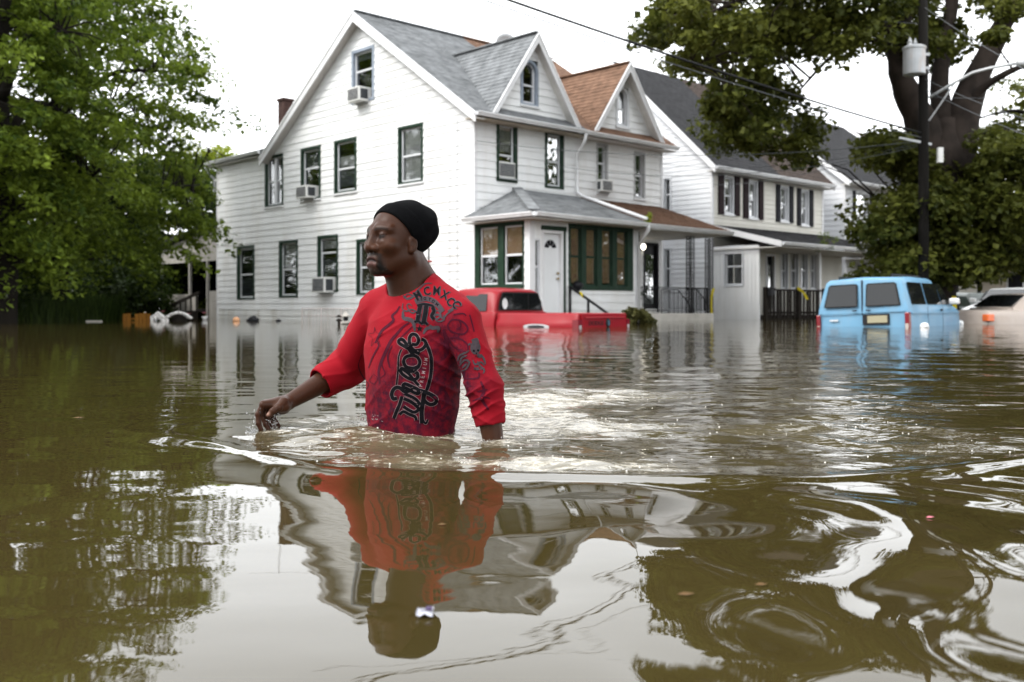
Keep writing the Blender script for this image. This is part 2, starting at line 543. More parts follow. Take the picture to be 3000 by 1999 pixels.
def rect_g(r, s0=0.0):
    """photo rectangle (x0, x1, y top, y bottom at its middle) -> (t0, t1, z0, z1)"""
    xm = (r[0] + r[1]) / 2
    return (on_gable(r[1], 0, s0)[0], on_gable(r[0], 0, s0)[0], on_gable(xm, r[3], s0)[1], on_gable(xm, r[2], s0)[1])

def rect_f(r, t0=0.0, ds=0.0):
    xm = (r[0] + r[1]) / 2
    return (on_front(r[0], 0, t0)[0] - ds, on_front(r[1], 0, t0)[0] - ds, on_front(xm, r[3], t0)[1], on_front(xm, r[2], t0)[1])

def shingles(house, name, o, u, v, rng_fn, vmax, m, row=0.145, tab=0.31):
    """rows of single tabs lapping up a roof plane; o origin, u along the eave, v up the slope (unit vectors)"""
    o, u, v = Vector(o), Vector(u).normalized(), Vector(v).normalized()
    n = u.cross(v).normalized()
    if n.z < 0: n = -n
    mb = MB()
    r = 0
    while r * row < vmax:
        a, b = r * row, min((r + 1) * row + 0.03, vmax)
        lo, hi = rng_fn(min(a + row * 0.5, vmax))
        x = lo - (r % 2) * tab / 2
        while x < hi:
            x0, x1 = max(x + 0.004, lo), min(x + tab - 0.004, hi)
            x += tab
            if x1 - x0 < 0.01: continue
            h = 0.016 + random.uniform(-0.003, 0.005)
            p = lambda xx, vv, hh: o + u * xx + v * vv + n * hh
            mb.add([p(x0, a, 0), p(x1, a, 0), p(x1, a, h), p(x0, a, h), p(x1, b, 0.003), p(x0, b, 0.003)],
                   [(0, 1, 2, 3), (3, 2, 4, 5), (1, 4, 2), (0, 3, 5)])
        r += 1
    return mb.build(name, m, house, kind='stuff')

def ac_unit(label, wall, uc, z0, w=0.62, h=0.40, out=0.36, dark_left=True):
    """window air conditioner: cabinet, grille slats, side louvres"""
    P = wall.P
    wp = wall.h.matrix_world if False else None
    base = wall.h.location + Matrix.Rotation(wall.h.rotation_euler.z, 3, 'Z') @ Vector(P(uc, z0, 0))
    t = thing('window_air_conditioner', label, 'air conditioner', base, wall.h.rotation_euler.z, 'window air conditioners')
    off = Vector(P(uc, z0, 0))
    L = lambda u, z, d: tuple(Vector(P(uc + u, z0 + z, d)) - off)
    def bx(mb, u0, u1, a, b, d0, d1):
        mb.hexa([L(u0, a, d0), L(u1, a, d0), L(u1, a, d1), L(u0, a, d1), L(u0, b, d0), L(u1, b, d0), L(u1, b, d1), L(u0, b, d1)])
    mb = MB(); bx(mb, -w / 2, w / 2, 0, h, -0.12, out); mb.build('cabinet', M['ac_body'], t, bevel=0.012)
    mb = MB(); bx(mb, -w / 2 + 0.05, w / 2 - 0.05, 0.05, h - 0.05, out, out + 0.006); g = mb.build('rear_grille', M['ac_grille'], t)
    for i in range(7):
        zz = 0.075 + i * (h - 0.15) / 6.5
        mb = MB(); bx(mb, -w / 2 + 0.05, w / 2 - 0.05, zz, zz + 0.012, out + 0.006, out + 0.014); mb.build('slat', M['sash_grey'], g)
    for sd in (-1, 1):
        mb = MB()
        e0, e1 = (sd * w / 2, sd * (w / 2 + 0.006))
        bx(mb, min(e0, e1), max(e0, e1), 0.06, h - 0.06, 0.06, out - 0.05)
        mb.build('side_louvre', M['ac_grille'], t)
    mb = MB(); bx(mb, -w / 2 + 0.02, w / 2 - 0.02, -0.035, -0.004, -0.05, 0.10); mb.build('bracket', M['galv'], t)
    return t

# ================================================================== the corner duplex
A = thing('duplex_house', 'white two-storey corner duplex with half grey and half brown shingle roof', 'house', C0, STREET)
W_A, D_A, T_END = 7.5, 9.8, 13.7
RIDGE_T, RIDGE_Z, EAVE_Z, EAVE_T = 4.9, 8.81, 5.22, -0.4
PITCH = (RIDGE_Z - EAVE_Z) / (RIDGE_T - EAVE_T)
GA = Wall(A, 'g', 0.0)
FA = Wall(A, 'f', 0.0)
BASE = -0.9
rz_at = lambda t: (EAVE_Z + PITCH * (t - EAVE_T) if t < RIDGE_T else EAVE_Z + PITCH * (2 * RIDGE_T - EAVE_T - t)) - 0.16

g_win = {
    'attic': (1032, 1098, 141, 300), 'u1': (778, 831, 455, 605), 'u2': (883, 941, 431, 585), 'u3': (981, 1046, 407, 564),
    'u4': (1168, 1241, 366, 537), 'd1': (696, 747, 720, 878), 'd2': (819, 874, 704, 872), 'd3': (932, 992, 689, 856), 'd4': (1046, 1098, 700, 864)}
gw = {k: rect_g(v) for k, v in g_win.items()}
def gclip(z):
    # gable outline plus the low rear wing
    lo, hi = 0.0, T_END
    if z > 5.30:
        hi = D_A
        half = (RIDGE_Z - 0.17 - z) / PITCH
        lo, hi = max(0.0, RIDGE_T - half), min(D_A, RIDGE_T + half)
    return (lo, hi)
GA.siding(0, T_END, BASE, 8.7, [gw[k] for k in gw], M['siding'], 0.2, gclip)
GA.window(*gw['attic'], 'greyblue', 0.09, sill=False, upper=[('screen', 0.84, 0.98)], rail=0.62)
GA.window(*gw['u1'], 'green', 0.075, upper=[('blind_olive', 0.5, 0.97)])
GA.window(*gw['u2'], 'green', 0.075, upper=[('screen', 0.66, 0.97)], rail=0.62)
GA.window(*gw['u3'], 'green', 0.075, upper=[('curtain', 0.52, 0.72), ('screen', 0.1, 0.5)], rail=0.46)
GA.window(*gw['u4'], 'green', 0.075, upper=[('curtain', 0.02, 0.97)], rail=0.49)
GA.window(*gw['d1'], 'green', 0.085, sill=False, upper=[('screen', 0.05, 0.4)], rail=0.47)
GA.window(*gw['d2'], 'green', 0.085, sill=False, upper=[('curtain_half', 0.5, 0.97)], rail=0.5)
GA.window(*gw['d3'], 'green', 0.085, sill=False, upper=[('curtain', 0.8, 0.97), ('screen', 0.3, 0.6)], rail=0.72)
GA.window(*gw['d4'], 'green', 0.085, sill=False, upper=[('blind_olive', 0.02, 0.97)], rail=0.5)
ac_unit('white air conditioner in the attic window of the big gable', GA, (gw['attic'][0] + gw['attic'][1]) / 2, gw['attic'][2] - 0.02, 0.60, 0.40)
ac_unit('white air conditioner in an upstairs window of the big gable wall', GA, (gw['u2'][0] + gw['u2'][1]) / 2, gw['u2'][2] + 0.02, 0.62, 0.38)
ac_unit('white air conditioner low in a ground-floor window behind the man', GA, (gw['d3'][0] + gw['d3'][1]) / 2, gw['d3'][2] - 0.02, 0.68, 0.46)

f_win = {'w1': (1453, 1514, 358, 534), 'w2': (1595, 1650, 386, 553), 'w3': (1746, 1779, 422, 566), 'w4': (1856, 1888, 446, 582)}
fw_ = {k: rect_f(v) for k, v in f_win.items()}
door2 = rect_f((1884, 1928, 712, 905))
FA.siding(0, W_A, BASE, 5.45, [fw_[k] for k in fw_] + [door2], M['siding'], 0.2)
FA.window(*fw_['w1'], 'green', 0.085, sill=False, upper=[('curtain', 0.52, 0.97)], rail=0.45)
FA.window(*fw_['w2'], 'green', 0.085, sill=False, upper=[('screen', 0.52, 0.97)], rail=0.48)
FA.window(*fw_['w3'], 'sash_grey', 0.05, upper=[('screen', 0.62, 0.97)], rail=0.62)
FA.window(*fw_['w4'], 'sash_grey', 0.05, upper=[('screen', 0.5, 0.97)], rail=0.5)
ac_unit('small air conditioner inside the green-framed window above the porch', FA, (fw_['w1'][0] + fw_['w1'][1]) / 2, fw_['w1'][2] + 0.10, 0.62, 0.42, out=0.03)
ac_unit('small air conditioner in the grey-framed window under the brown dormer', FA, (fw_['w3'][0] + fw_['w3'][1]) / 2, fw_['w3'][2] + 0.02, 0.48, 0.34, out=0.22)
# far side and back of the duplex
XA = Wall(A, 'g', W_A, 1)
XA.siding(0, D_A, BASE, 8.7, [], M['siding2'], 0.4, lambda z: (max(0.0, RIDGE_T - (RIDGE_Z - 0.17 - z) / PITCH), min(D_A, RIDGE_T + (RIDGE_Z - 0.17 - z) / PITCH)) if z > 5.3 else (0, D_A))
mb = MB(); mb.box(0.0, W_A, D_A - 0.05, D_A, BASE, 5.4); mb.build('rear_wall', M['siding2'], A)
mb = MB(); mb.box(0.02, 4.0, T_END - 0.05, T_END, BASE, 5.3); mb.box(3.95, 4.0, D_A, T_END - 0.05, BASE, 5.3); mb.build('rear_wing_wall', M['siding2'], A)
# corner boards
for (x0, x1, y0, y1, z1) in ((-0.035, 0.06, -0.035, 0.06, 5.2),):
    mb = MB(); mb.box(x0, x1, y0, y1, BASE, z1); mb.build('corner_board', M['trim'], A)
mb = MB(); mb.box(-0.03, 0.05, T_END - 0.06, T_END + 0.03, BASE, 5.3); mb.build('corner_board', M['trim'], A)
mb = MB(); mb.box(W_A - 0.06, W_A + 0.035, -0.035, 0.06, BASE, 5.2); mb.build('corner_board', M['trim'], A)

# main roof: two halves of different shingle
sl_len = math.hypot(RIDGE_T - EAVE_T, RIDGE_Z - EAVE_Z)
up_f = Vector((0, RIDGE_T - EAVE_T, RIDGE_Z - EAVE_Z)).normalized()
up_b = Vector((0, -(RIDGE_T - EAVE_T), RIDGE_Z - EAVE_Z)).normalized()
TB = 2 * RIDGE_T - EAVE_T
RS0, RS1, MID = -0.30, 7.75, 3.75
for (s0, s1, mm) in ((RS0, MID, 'shingle_grey'), (MID, RS1, 'shingle_brown')):
    mb = MB()
    mb.prism([(s0, EAVE_T, EAVE_Z), (s0, RIDGE_T, RIDGE_Z), (s0, TB, EAVE_Z), (s0, TB, EAVE_Z - 0.10), (s0, RIDGE_T, RIDGE_Z - 0.11), (s0, EAVE_T, EAVE_Z - 0.10)], (s1 - s0, 0, 0))
    rf = mb.build('roof', M[mm], A)
    shingles(rf, 'shingles', (s0, EAVE_T, EAVE_Z), (1, 0, 0), up_f, lambda v, w=s1 - s0: (0, w), sl_len, M[mm])
    mb = MB(); mb.bar((s0, RIDGE_T, RIDGE_Z + 0.015), (s1, RIDGE_T, RIDGE_Z + 0.015), 0.22, 0.04); mb.build('ridge_cap', M[mm], rf)
# rake boards and soffits of the big gable
for sgn in (1, -1):
    e = Vector((0, EAVE_T if sgn > 0 else TB, EAVE_Z)); r = Vector((0, RIDGE_T, RIDGE_Z))
    dn = Vector((0, 0, -1))
    mb = MB()
    mb.prism([e + dn * 0.03 + Vector((RS0 - 0.035, 0, 0)), r + dn * 0.01 + Vector((RS0 - 0.035, 0, 0)), r + dn * 0.30 + Vector((RS0 - 0.035, 0, 0)), e + dn * 0.28 + Vector((RS0 - 0.035, 0, 0))], (0.033, 0, 0))
    mb.build('rake_board', M['trim'], A)
    mb = MB()
    mb.prism([e + dn * 0.02 + Vector((RS0 - 0.06, 0, 0)), r + Vector((RS0 - 0.06, 0, 0)), r + dn * 0.07 + Vector((RS0 - 0.06, 0, 0)), e + dn * 0.09 + Vector((RS0 - 0.06, 0, 0))], (0.024, 0, 0))
    mb.build('rake_moulding', M['trim'], A)
    mb = MB()
    mb.prism([e + dn * 0.16 + Vector((RS0, 0, 0)), r + dn * 0.17 + Vector((RS0, 0, 0)), r + dn * 0.20 + Vector((RS0, 0, 0)), e + dn * 0.19 + Vector((RS0, 0, 0))], (0.30, 0, 0))
    mb.build('rake_soffit', M['soffit_white'], A)
# eave: soffit, gutter
mb = MB(); mb.box(RS0 + 0.02, MID, EAVE_T + 0.02, 0.02, EAVE_Z - 0.16, EAVE_Z - 0.135); mb.build('eave_soffit', M['soffit'], A)
mb = MB(); mb.box(MID, RS1, EAVE_T + 0.02, 0.02, EAVE_Z - 0.16, EAVE_Z - 0.135); mb.build('eave_soffit', M['soffit_white'], A)
def gutter(parent, p0, p1, m='trim', w=0.11, name='gutter'):
    p0, p1 = Vector(p0), Vector(p1)
    d = (p1 - p0).normalized(); o = Vector((d.y, -d.x, 0))
    prof = [(0, 0), (0, -0.10), (w * 0.65, -0.10), (w * 0.85, -0.05), (w, -0.03), (w, 0), (w - 0.012, 0), (w - 0.012, -0.025), (w * 0.62, -0.088), (0.012, -0.088), (0.012, 0)]
    mb = MB()
    mb.prism([p0 + o * a + Vector((0, 0, b)) for a, b in prof], p1 - p0)
    return mb.build(name, M[m], parent)
gutter(A, (RS0, EAVE_T, EAVE_Z - 0.01), (MID, EAVE_T, EAVE_Z - 0.01))
gutter(A, (MID + 0.01, EAVE_T, EAVE_Z - 0.02), (RS1, EAVE_T, EAVE_Z - 0.02))
# downspouts
mb = MB(); mb.tube([(MID - 0.1, EAVE_T - 0.05, EAVE_Z - 0.1), (MID - 0.08, EAVE_T + 0.02, EAVE_Z - 0.32), (MID - 0.05, -0.07, EAVE_Z - 0.62), (MID - 0.05, -0.07, 3.55), (MID - 0.02, -0.25, 3.43), (MID, -2.5, 2.66)], 0.045, 8)
mb.build('downspout', M['trim'], A, smooth=True)

# dormers
def dormer(c, hw, apex, mm, cas, wr):
    zf = lambda t: EAVE_Z + PITCH * (t - EAVE_T)
    front = -0.30
    zb = 5.30
    tb = (apex - EAVE_Z) / PITCH + EAVE_T
    wall_hw = hw - 0.28
    slope = (apex - zb) / hw
    rf = None
    for sg in (-1, 1):
        p = [Vector((c, front, apex)), Vector((c, tb, apex)), Vector((c + sg * hw, (zb - EAVE_Z) / PITCH + EAVE_T, zb)), Vector((c + sg * hw, front, zb))]
        n = Vector((sg * (apex - zb), 0, hw)).normalized()
        mb = MB(); mb.prism([q + n * 0.004 for q in p], -n * 0.09)
        r_ = mb.build('dormer_roof', M[mm], A)
        # tabs run along t, up from the low edge
        upv = Vector((-sg * hw, 0, apex - zb)); L = upv.length
        ud = Vector((0, 1, 0))
        lo = Vector((c + sg * hw, front, zb))
        t_at = lambda v: ((zb + (apex - zb) * v / L) - EAVE_Z) / PITCH + EAVE_T - front
        shingles(r_, 'shingles', lo + n * 0.004, ud, upv, lambda v: (0, max(0.0, t_at(v))), L, M[mm])
    mb = MB(); mb.bar((c, front - 0.01, apex + 0.02), (c, tb, apex + 0.02), 0.2, 0.035); mb.build('ridge_cap', M[mm], A)
    # gable wall of the dormer
    dw = Wall(A, 'f', -0.02)
    z_base = zf(0) - 0.08
    cl = lambda z: (c - max(0.0, (apex - 0.15 - z) / slope), c + max(0.0, (apex - 0.15 - z) / slope))
    dw.siding(c - wall_hw, c + wall_hw, z_base, apex - 0.16, [wr], M['siding'], 0.2, cl)
    dw.window(*wr, cas, 0.085, arch=True, sill=True, rail=0.45)
    for sg in (-1, 1):
        a = Vector((c, front - 0.035, apex + 0.005)); b = Vector((c + sg * hw, front - 0.035, zb - 0.03))
        mb = MB(); mb.prism([a, b, b + Vector((0, 0, -0.22)), a + Vector((0, 0, -0.26))], (0, 0.033, 0)); mb.build('rake_board', M['trim'], A)
        mb = MB(); mb.prism([a + Vector((0, -0.02, 0.01)), b + Vector((0, -0.02, 0.01)), b + Vector((0, -0.02, -0.06)), a + Vector((0, -0.02, -0.07))], (0, 0.018, 0)); mb.build('rake_moulding', M['trim'], A)
        mb = MB(); mb.prism([a + Vector((0, 0.035, -0.13)), b + Vector((0, 0.035, -0.11)), b + Vector((0, 0.035, -0.14)), a + Vector((0, 0.035, -0.16))], (0, 0.30, 0)); mb.build('rake_soffit', M['soffit_white'], A)
w1 = rect_f((1522, 1574, 176, 310)); w2 = rect_f((1802, 1840, 256, 373))
dormer(1.95, 1.62, 7.58, 'shingle_grey', 'greyblue', w1)
dormer(5.68, 1.55, 7.42, 'shingle_brown', 'sash', w2)
# finial mast on the brown dormer
mb = MB(); mb.tube([(5.68, -0.3, 7.4), (5.68, -0.3, 7.98)], 0.022, 6); mb.lathe([(0.02, 7.98), (0.05, 8.0), (0.05, 8.05), (0.01, 8.10)], (5.68, -0.3, 0), 8); mb.build('service_mast', M['galv'], A)
# chimney beyond the ridge
cx = (lambda q: q)(0.9)
mb = MB(); mb.box(0.80, 1.16, 10.6, 10.96, 5.4, 7.30); ch = mb.build('chimney', M['brick_dark'], A)
mb = MB(); mb.box(0.76, 1.2, 10.56, 11.0, 7.30, 7.38); mb.build('chimney_cap', M['brick_dark'], ch)
# rear wing roof
mb = MB(); mb.prism([(-0.28, D_A + 0.1, 5.50), (-0.28, T_END + 0.35, 5.44), (-0.28, T_END + 0.35, 5.34), (-0.28, D_A + 0.1, 5.36)], (4.5, 0, 0)); mb.build('rear_wing_roof', M['shingle_grey'], A)
gutter(A, (-0.28, T_END + 0.4, 5.44), (-0.28, D_A + 0.45, 5.46))
mb = MB(); mb.box(-0.27, 0.0, D_A + 0.15, T_END + 0.3, 5.29, 5.315); mb.build('wing_soffit', M['soffit_white'], A)
mb = MB(); mb.tube([(-0.33, T_END + 0.3, 5.36), (-0.25, T_END + 0.3, 5.1), (-0.06, T_END + 0.15, 4.9), (-0.06, T_END + 0.1, 4.2)], 0.04, 8); mb.build('downspout', M['galv'], A, smooth=True)
# wall cables and meter pipe on the gable
for (pxx, y0, y1, rr) in ((1344, 352, 845, 0.0085), (1322, 486, 845, 0.006), (1239, 566, 660, 0.008)):
    t_, z_ = on_gable(pxx, y0); _, zz = on_gable(pxx, y1)
    mb = MB(); mb.tube([(-0.055, t_, zz), (-0.055, t_ + 0.02, (z_ + zz) / 2), (-0.055, t_, z_), (-0.09, t_ - 0.05, z_ + 0.02)], rr, 6); mb.build('wall_cable', M['galv'], A)

# ---- enclosed porch of the grey half
PT = -1.98
PG = Wall(A, 'g', 0.0); PF = Wall(A, 'f', PT)
grp = rect_g((1383, 1537, 649, 846))
grp = (grp[0], -0.05, grp[2], grp[3])
PG.siding(PT, -0.03, BASE, 2.62, [grp], M['siding'], 0.2, name='siding_board')
def window_group(wall, g, cols, casing, blinds, thick=0.10):
    mb = MB()
    u0, u1, z0, z1 = g
    us = [u0] + [c for ab in cols for c in ab] + [u1]
    wall.box(mb, u0, u1, z1 - thick, z1, -0.1, 0.04)
    wall.box(mb, u0, u1, z0, z0 + thick * 0.8, -0.1, 0.04)
    for i in range(0, len(us), 2):
        wall.box(mb, us[i], us[i + 1], z0 + thick * 0.8, z1 - thick, -0.1, 0.037)
    w = mb.build('window_bank', M[casing], wall.h)
    for i, (a, b) in enumerate(cols):
        zz0, zz1 = z0 + thick * 0.8, z1 - thick
        zm = zz0 + (zz1 - zz0) * 0.5
        f = 0.035
        sm = blinds[i][2]
        mb = MB()
        wall.box(mb, a, a + f, zz0, zz1, -0.09, -0.03); wall.box(mb, b - f, b, zz0, zz1, -0.09, -0.03)
        wall.box(mb, a + f, b - f, zz0, zz0 + f, -0.09, -0.033); wall.box(mb, a + f, b - f, zz1 - f, zz1, -0.09, -0.033)
        wall.box(mb, a + f, b - f, zm - 0.025, zm + 0.025, -0.09, -0.033)
        mb.build('sash', M[sm], w)
        mb = MB(); wall.box(mb, a + f, b - f, zz0 + f, zm - 0.025, -0.055, -0.051); mb.build('pane', M['glass'], w)
        mb = MB(); wall.box(mb, a + f, b - f, zm + 0.025, zz1 - f, -0.045, -0.041); mb.build('pane', M['glass'], w)
        za = zz0 + (zz1 - zz0) * blinds[i][0]
        mb = MB(); wall.box(mb, a + 0.01, b - 0.01, za, zz1, -0.064, -0.058); mb.build('blind', M['blind'], w)
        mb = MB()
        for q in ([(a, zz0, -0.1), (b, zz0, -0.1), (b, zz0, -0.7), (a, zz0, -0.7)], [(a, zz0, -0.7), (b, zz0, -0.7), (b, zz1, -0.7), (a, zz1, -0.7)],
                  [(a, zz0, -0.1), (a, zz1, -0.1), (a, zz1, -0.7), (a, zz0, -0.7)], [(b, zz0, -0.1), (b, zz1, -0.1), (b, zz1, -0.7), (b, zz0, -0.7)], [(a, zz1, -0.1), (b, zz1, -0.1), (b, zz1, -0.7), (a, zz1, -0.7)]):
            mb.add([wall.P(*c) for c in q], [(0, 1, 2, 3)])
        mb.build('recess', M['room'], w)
    return w
tA = [(on_gable(1537 - 4, 0)[0], on_gable(1478, 0)[0]), (on_gable(1461, 0)[0], on_gable(1407, 0)[0])]
window_group(PG, grp, tA, 'green', [(0.52, 0, 'sash'), (0.52, 0, 'sash')], 0.13)
grpF = rect_f((1664, 1852, 656, 851), PT)
doorF = rect_f((1586, 1648, 676, 940), PT)
side_l = rect_f((1563, 1580, 700, 868), PT)
PF.siding(0, 3.95, BASE, 2.55, [grpF, doorF, side_l], M['siding'], 0.2)
cF = [tuple(on_front(x, 0, PT)[0] for x in ab) for ab in ((1669, 1701), (1715, 1747), (1761, 1792), (1805, 1836))]
window_group(PF, grpF, cF, 'green', [(0.05, 0, 'green'), (0.04, 0, 'green'), (0.05, 0, 'green'), (0.04, 0, 'green')], 0.14)
PF.window(*side_l, 'sash', 0.03, sash='sash', sill=False, upper=[('curtain', 0.0, 1.0)], rail=0.52, depth=0.06)
def door(wall, g, leaf, casing, fan=True, glass=False):
    u0, u1, z0, z1 = g
    mb = MB(); c = 0.07
    wall.box(mb, u0, u0 + c, z0, z1, -0.1, 0.035); wall.box(mb, u1 - c, u1, z0, z1, -0.1, 0.035); wall.box(mb, u0 + c, u1 - c, z1 - c, z1, -0.1, 0.037)
    d = mb.build('door', M[casing], wall.h)
    mb = MB(); wall.box(mb, u0 + c, u1 - c, z0, z1 - c, -0.10, -0.06); mb.build('leaf', M[leaf], d, bevel=0.006)
    uc = (u0 + u1) / 2; zc = z1 - 0.42
    if fan:
        mb = MB()
        r = 0.20
        for i in range(4):
            a0, a1 = math.pi * (i + 0.06) / 4, math.pi * (i + 0.94) / 4
            pts = [(uc + rr * math.cos(a), zc + rr * math.sin(a)) for rr, a in ((0.06, a0), (r, a0), (r, (a0 + a1) / 2), (r, a1), (0.06, a1))]
            off = Vector(wall.P(0, 0, 0.006)) - Vector(wall.P(0, 0, 0))
            mb.prism([wall.P(p[0], p[1], -0.06) for p in pts], off)
        mb.build('fan_light', M['room'], d)
        for (zz) in (0.0, 0.13):
            q = Vector(wall.P(u1 - c - 0.07, z0 + 0.95 + zz, -0.06)); nrm = Vector(wall.P(0, 0, 1)) - Vector(wall.P(0, 0, 0))
            mb = MB(); mb.tube([q, q + nrm * 0.03, q + nrm * 0.05, q + nrm * 0.075], [0.018, 0.015, 0.032, 0.02], 10); mb.build('knob' if zz == 0 else 'lock', M['brass'], d, smooth=True)
    if glass:
        mb = MB(); wall.box(mb, u0 + c + 0.10, u1 - c - 0.08, z0 + 0.25, z1 - 0.35, -0.06, -0.054); mb.build('pane', M['glass'], d)
    return d
dz = (doorF[0], doorF[1], 0.12, doorF[3])
door(PF, dz, 'door_white', 'trim')
mb = MB(); PF.box(mb, doorF[0] - 0.02, doorF[1] + 0.10, doorF[3] + 0.003, doorF[3] + 0.11, 0.0, 0.05); PF.box(mb, doorF[1] + 0.003, doorF[1] + 0.075, 0.1, doorF[3] + 0.001, 0.0, 0.045)
mb.build('door_casing', M['green'], A)
mb = MB(); PF.box(mb, -0.03, 3.97, BASE, 0.12, -0.06, 0.035); mb.build('porch_base', M['concrete'], A)
mb = MB(); mb.box(-0.035, 0.13, PT - 0.037, PT + 0.05, BASE, 2.56); mb.build('corner_board', M['trim'], A)
mb = MB(); mb.box(3.86, 3.985, PT - 0.037, PT + 0.05, BASE, 2.5); mb.build('corner_board', M['trim'], A)
mb = MB(); mb.box(3.91, 3.95, PT + 0.05, -0.05, BASE, 2.55); mb.build('porch_side_wall', M['siding'], A)
# porch roofs: hipped grey part, brown lean-to part
PE, PEZ, PW, HIPS, PSL = -2.5, 2.60, 3.47, 1.47, -0.35
mb = MB()
hip = [(PSL, PE, PEZ), (MID, PE, PEZ - 0.04), (MID, 0, PW - 0.02), (HIPS, 0, PW), (PSL, 0.0, PEZ)]
mb.add([*hip, *[(a, b, c - 0.09) for a, b, c in hip]], [(0, 1, 2, 3), (0, 3, 4), (9, 8, 7, 6, 5), (0, 5, 6, 1), (4, 9, 5, 0), (1, 6, 7, 2), (2, 7, 8, 3), (3, 8, 9, 4)])
pr = mb.build('porch_roof', M['shingle_grey'], A)
uf = Vector((0, -PE, PW - PEZ)); LF = uf.length
shingles(pr, 'shingles', (PSL, PE, PEZ + 0.003), (1, 0, -0.01), uf, lambda v: (0 + (HIPS - PSL) * v / LF, MID - PSL), LF, M['shingle_grey'])
ul = Vector((HIPS - PSL, 0, PW - PEZ)); LL = ul.length
shingles(pr, 'shingles', (PSL, PE, PEZ + 0.003), (0, 1, 0), ul, lambda v: (-PE * v / LL, -PE), LL, M['shingle_grey'])
mb = MB(); mb.bar((PSL, PE, PEZ + 0.03), (HIPS, 0, PW + 0.03), 0.26, 0.03); mb.build('hip_cap', M['shingle_grey'], pr)
gutter(pr, (PSL, PE, PEZ - 0.01), (MID, PE, PEZ - 0.05))
gutter(pr, (PSL, 0.0, PEZ - 0.01), (PSL, PE, PEZ - 0.012))
mb = MB(); mb.box(PSL + 0.01, MID, PE + 0.01, -0.04, PEZ - 0.16, PEZ - 0.135); mb.build('porch_soffit', M['soffit_white'], A)
bs1 = 7.5
mb = MB()
lt = [(MID + 0.003, PE, PEZ - 0.05), (bs1, PE, PEZ - 0.07), (bs1, 0, PW - 0.10), (MID + 0.003, 0, PW - 0.03)]
mb.add([*lt, *[(a, b, c - 0.09) for a, b, c in lt]], [(0, 1, 2, 3), (7, 6, 5, 4), (0, 4, 5, 1), (1, 5, 6, 2), (2, 6, 7, 3), (3, 7, 4, 0)])
pr2 = mb.build('porch_roof', M['shingle_darkbrown'], A)
u2 = Vector((0, -PE, PW - PEZ)); L2 = u2.length
shingles(pr2, 'shingles', (MID, PE, PEZ - 0.045), (1, 0, -0.008), u2, lambda v: (0, bs1 - MID), L2, M['shingle_darkbrown'])
gutter(pr2, (MID + 0.01, PE, PEZ - 0.06), (bs1 + 0.02, PE, PEZ - 0.08))
mb = MB(); mb.box(MID + 0.003, bs1 - 0.02, PE + 0.02, -0.04, PEZ - 0.20, PEZ - 0.175); mb.build('porch_soffit', M['soffit_white'], A)
mb = MB(); mb.prism([(bs1 + 0.002, PE, PEZ - 0.08), (bs1 + 0.002, 0, PW - 0.10), (bs1 + 0.002, 0, PW - 0.22), (bs1 + 0.002, PE, PEZ - 0.2)], (0.03, 0, 0)); mb.build('rake_board', M['trim'], A)
mb = MB(); mb.tube([(MID - 0.03, PE - 0.06, PEZ - 0.06), (MID - 0.03, PE - 0.06, PEZ - 0.22), (MID - 0.05, PE + 0.1, PEZ - 0.42), (3.93, PT - 0.09, PEZ - 0.62), (3.93, PT - 0.09, BASE)], 0.05, 8); mb.build('downspout', M['trim'], A, smooth=True)
# open porch of the brown half
door(FA, (door2[0], door2[1], 0.22, door2[3]), 'black_iron', 'dark_shutter', fan=False, glass=True)
mb = MB(); mb.box(3.96, 7.45, -1.95, -0.03, BASE, 0.20); mb.build('porch_slab', M['concrete'], A, bevel=0.02)
def lattice_post(parent, x, y, z0, z1, w=0.16):
    mb = MB()
    for dx in (-w / 2, w / 2):
        for dy in (-w / 2, w / 2):
            mb.tube([(x + dx, y + dy, z0), (x + dx, y + dy, z1)], 0.012, 5)
    n = int((z1 - z0) / 0.17)
    for i in range(n):
        za = z0 + (z1 - z0) * i / n; zb = z0 + (z1 - z0) * (i + 1) / n
        for sd in (-1, 1):
            for fl in (0, 1):
                path = []
                for k in range(7):
                    f = k / 6
                    o = math.sin(f * math.pi * 2) * w * 0.38 * (1 if fl else -1)
                    path.append((x + o, y + sd * w / 2, za + (zb - za) * f) if sd < 2 else 0)
                mb.tube(path, 0.008, 4, False)
                path = [(x + sd * w / 2, y + math.sin(k / 6 * math.pi * 2) * w * 0.38 * (1 if fl else -1), za + (zb - za) * k / 6) for k in range(7)]
                mb.tube(path, 0.008, 4, False)
    return mb.build('lattice_post', M['black_iron'], parent)
lattice_post(A, 6.5, -1.82, 0.2, 2.38)
lattice_post(A, 7.40, -1.82, 0.2, 2.38)
lattice_post(A, 4.12, -1.82, 0.2, 2.38, 0.12)
def railing(parent, a, b, h, n, m='black_iron', r=0.009, name='railing', piece='baluster'):
    a, b = Vector(a), Vector(b)
    mb = MB()
    mb.bar(a + Vector((0, 0, h)), b + Vector((0, 0, h)), 0.035, 0.02); mb.bar(a + Vector((0, 0, 0.08)), b + Vector((0, 0, 0.08)), 0.03, 0.016)
    R = mb.build(name, M[m], parent)
    for i in range(n + 1):
        p = a.lerp(b, i / n)
        q = MB(); q.tube([p + Vector((0, 0, 0.0 if i in (0, n) else 0.08)), p + Vector((0, 0, h - 0.01))], r * (1.8 if i in (0, n) else 1), 5); q.build(piece, M[m], R)
    return R
railing(A, (4.2, -1.82, 0.2), (6.42, -1.82, 0.2), 0.72, 24)
railing(A, (6.58, -1.82, 0.2), (7.32, -1.82, 0.2), 0.72, 8)
railing(A, (7.40, -1.74, 0.2), (7.40, -1.0, 0.2), 0.72, 8)
railing(A, (7.40, -0.1, 0.2), (7.40, -0.35, 0.2), 0.72, 3)
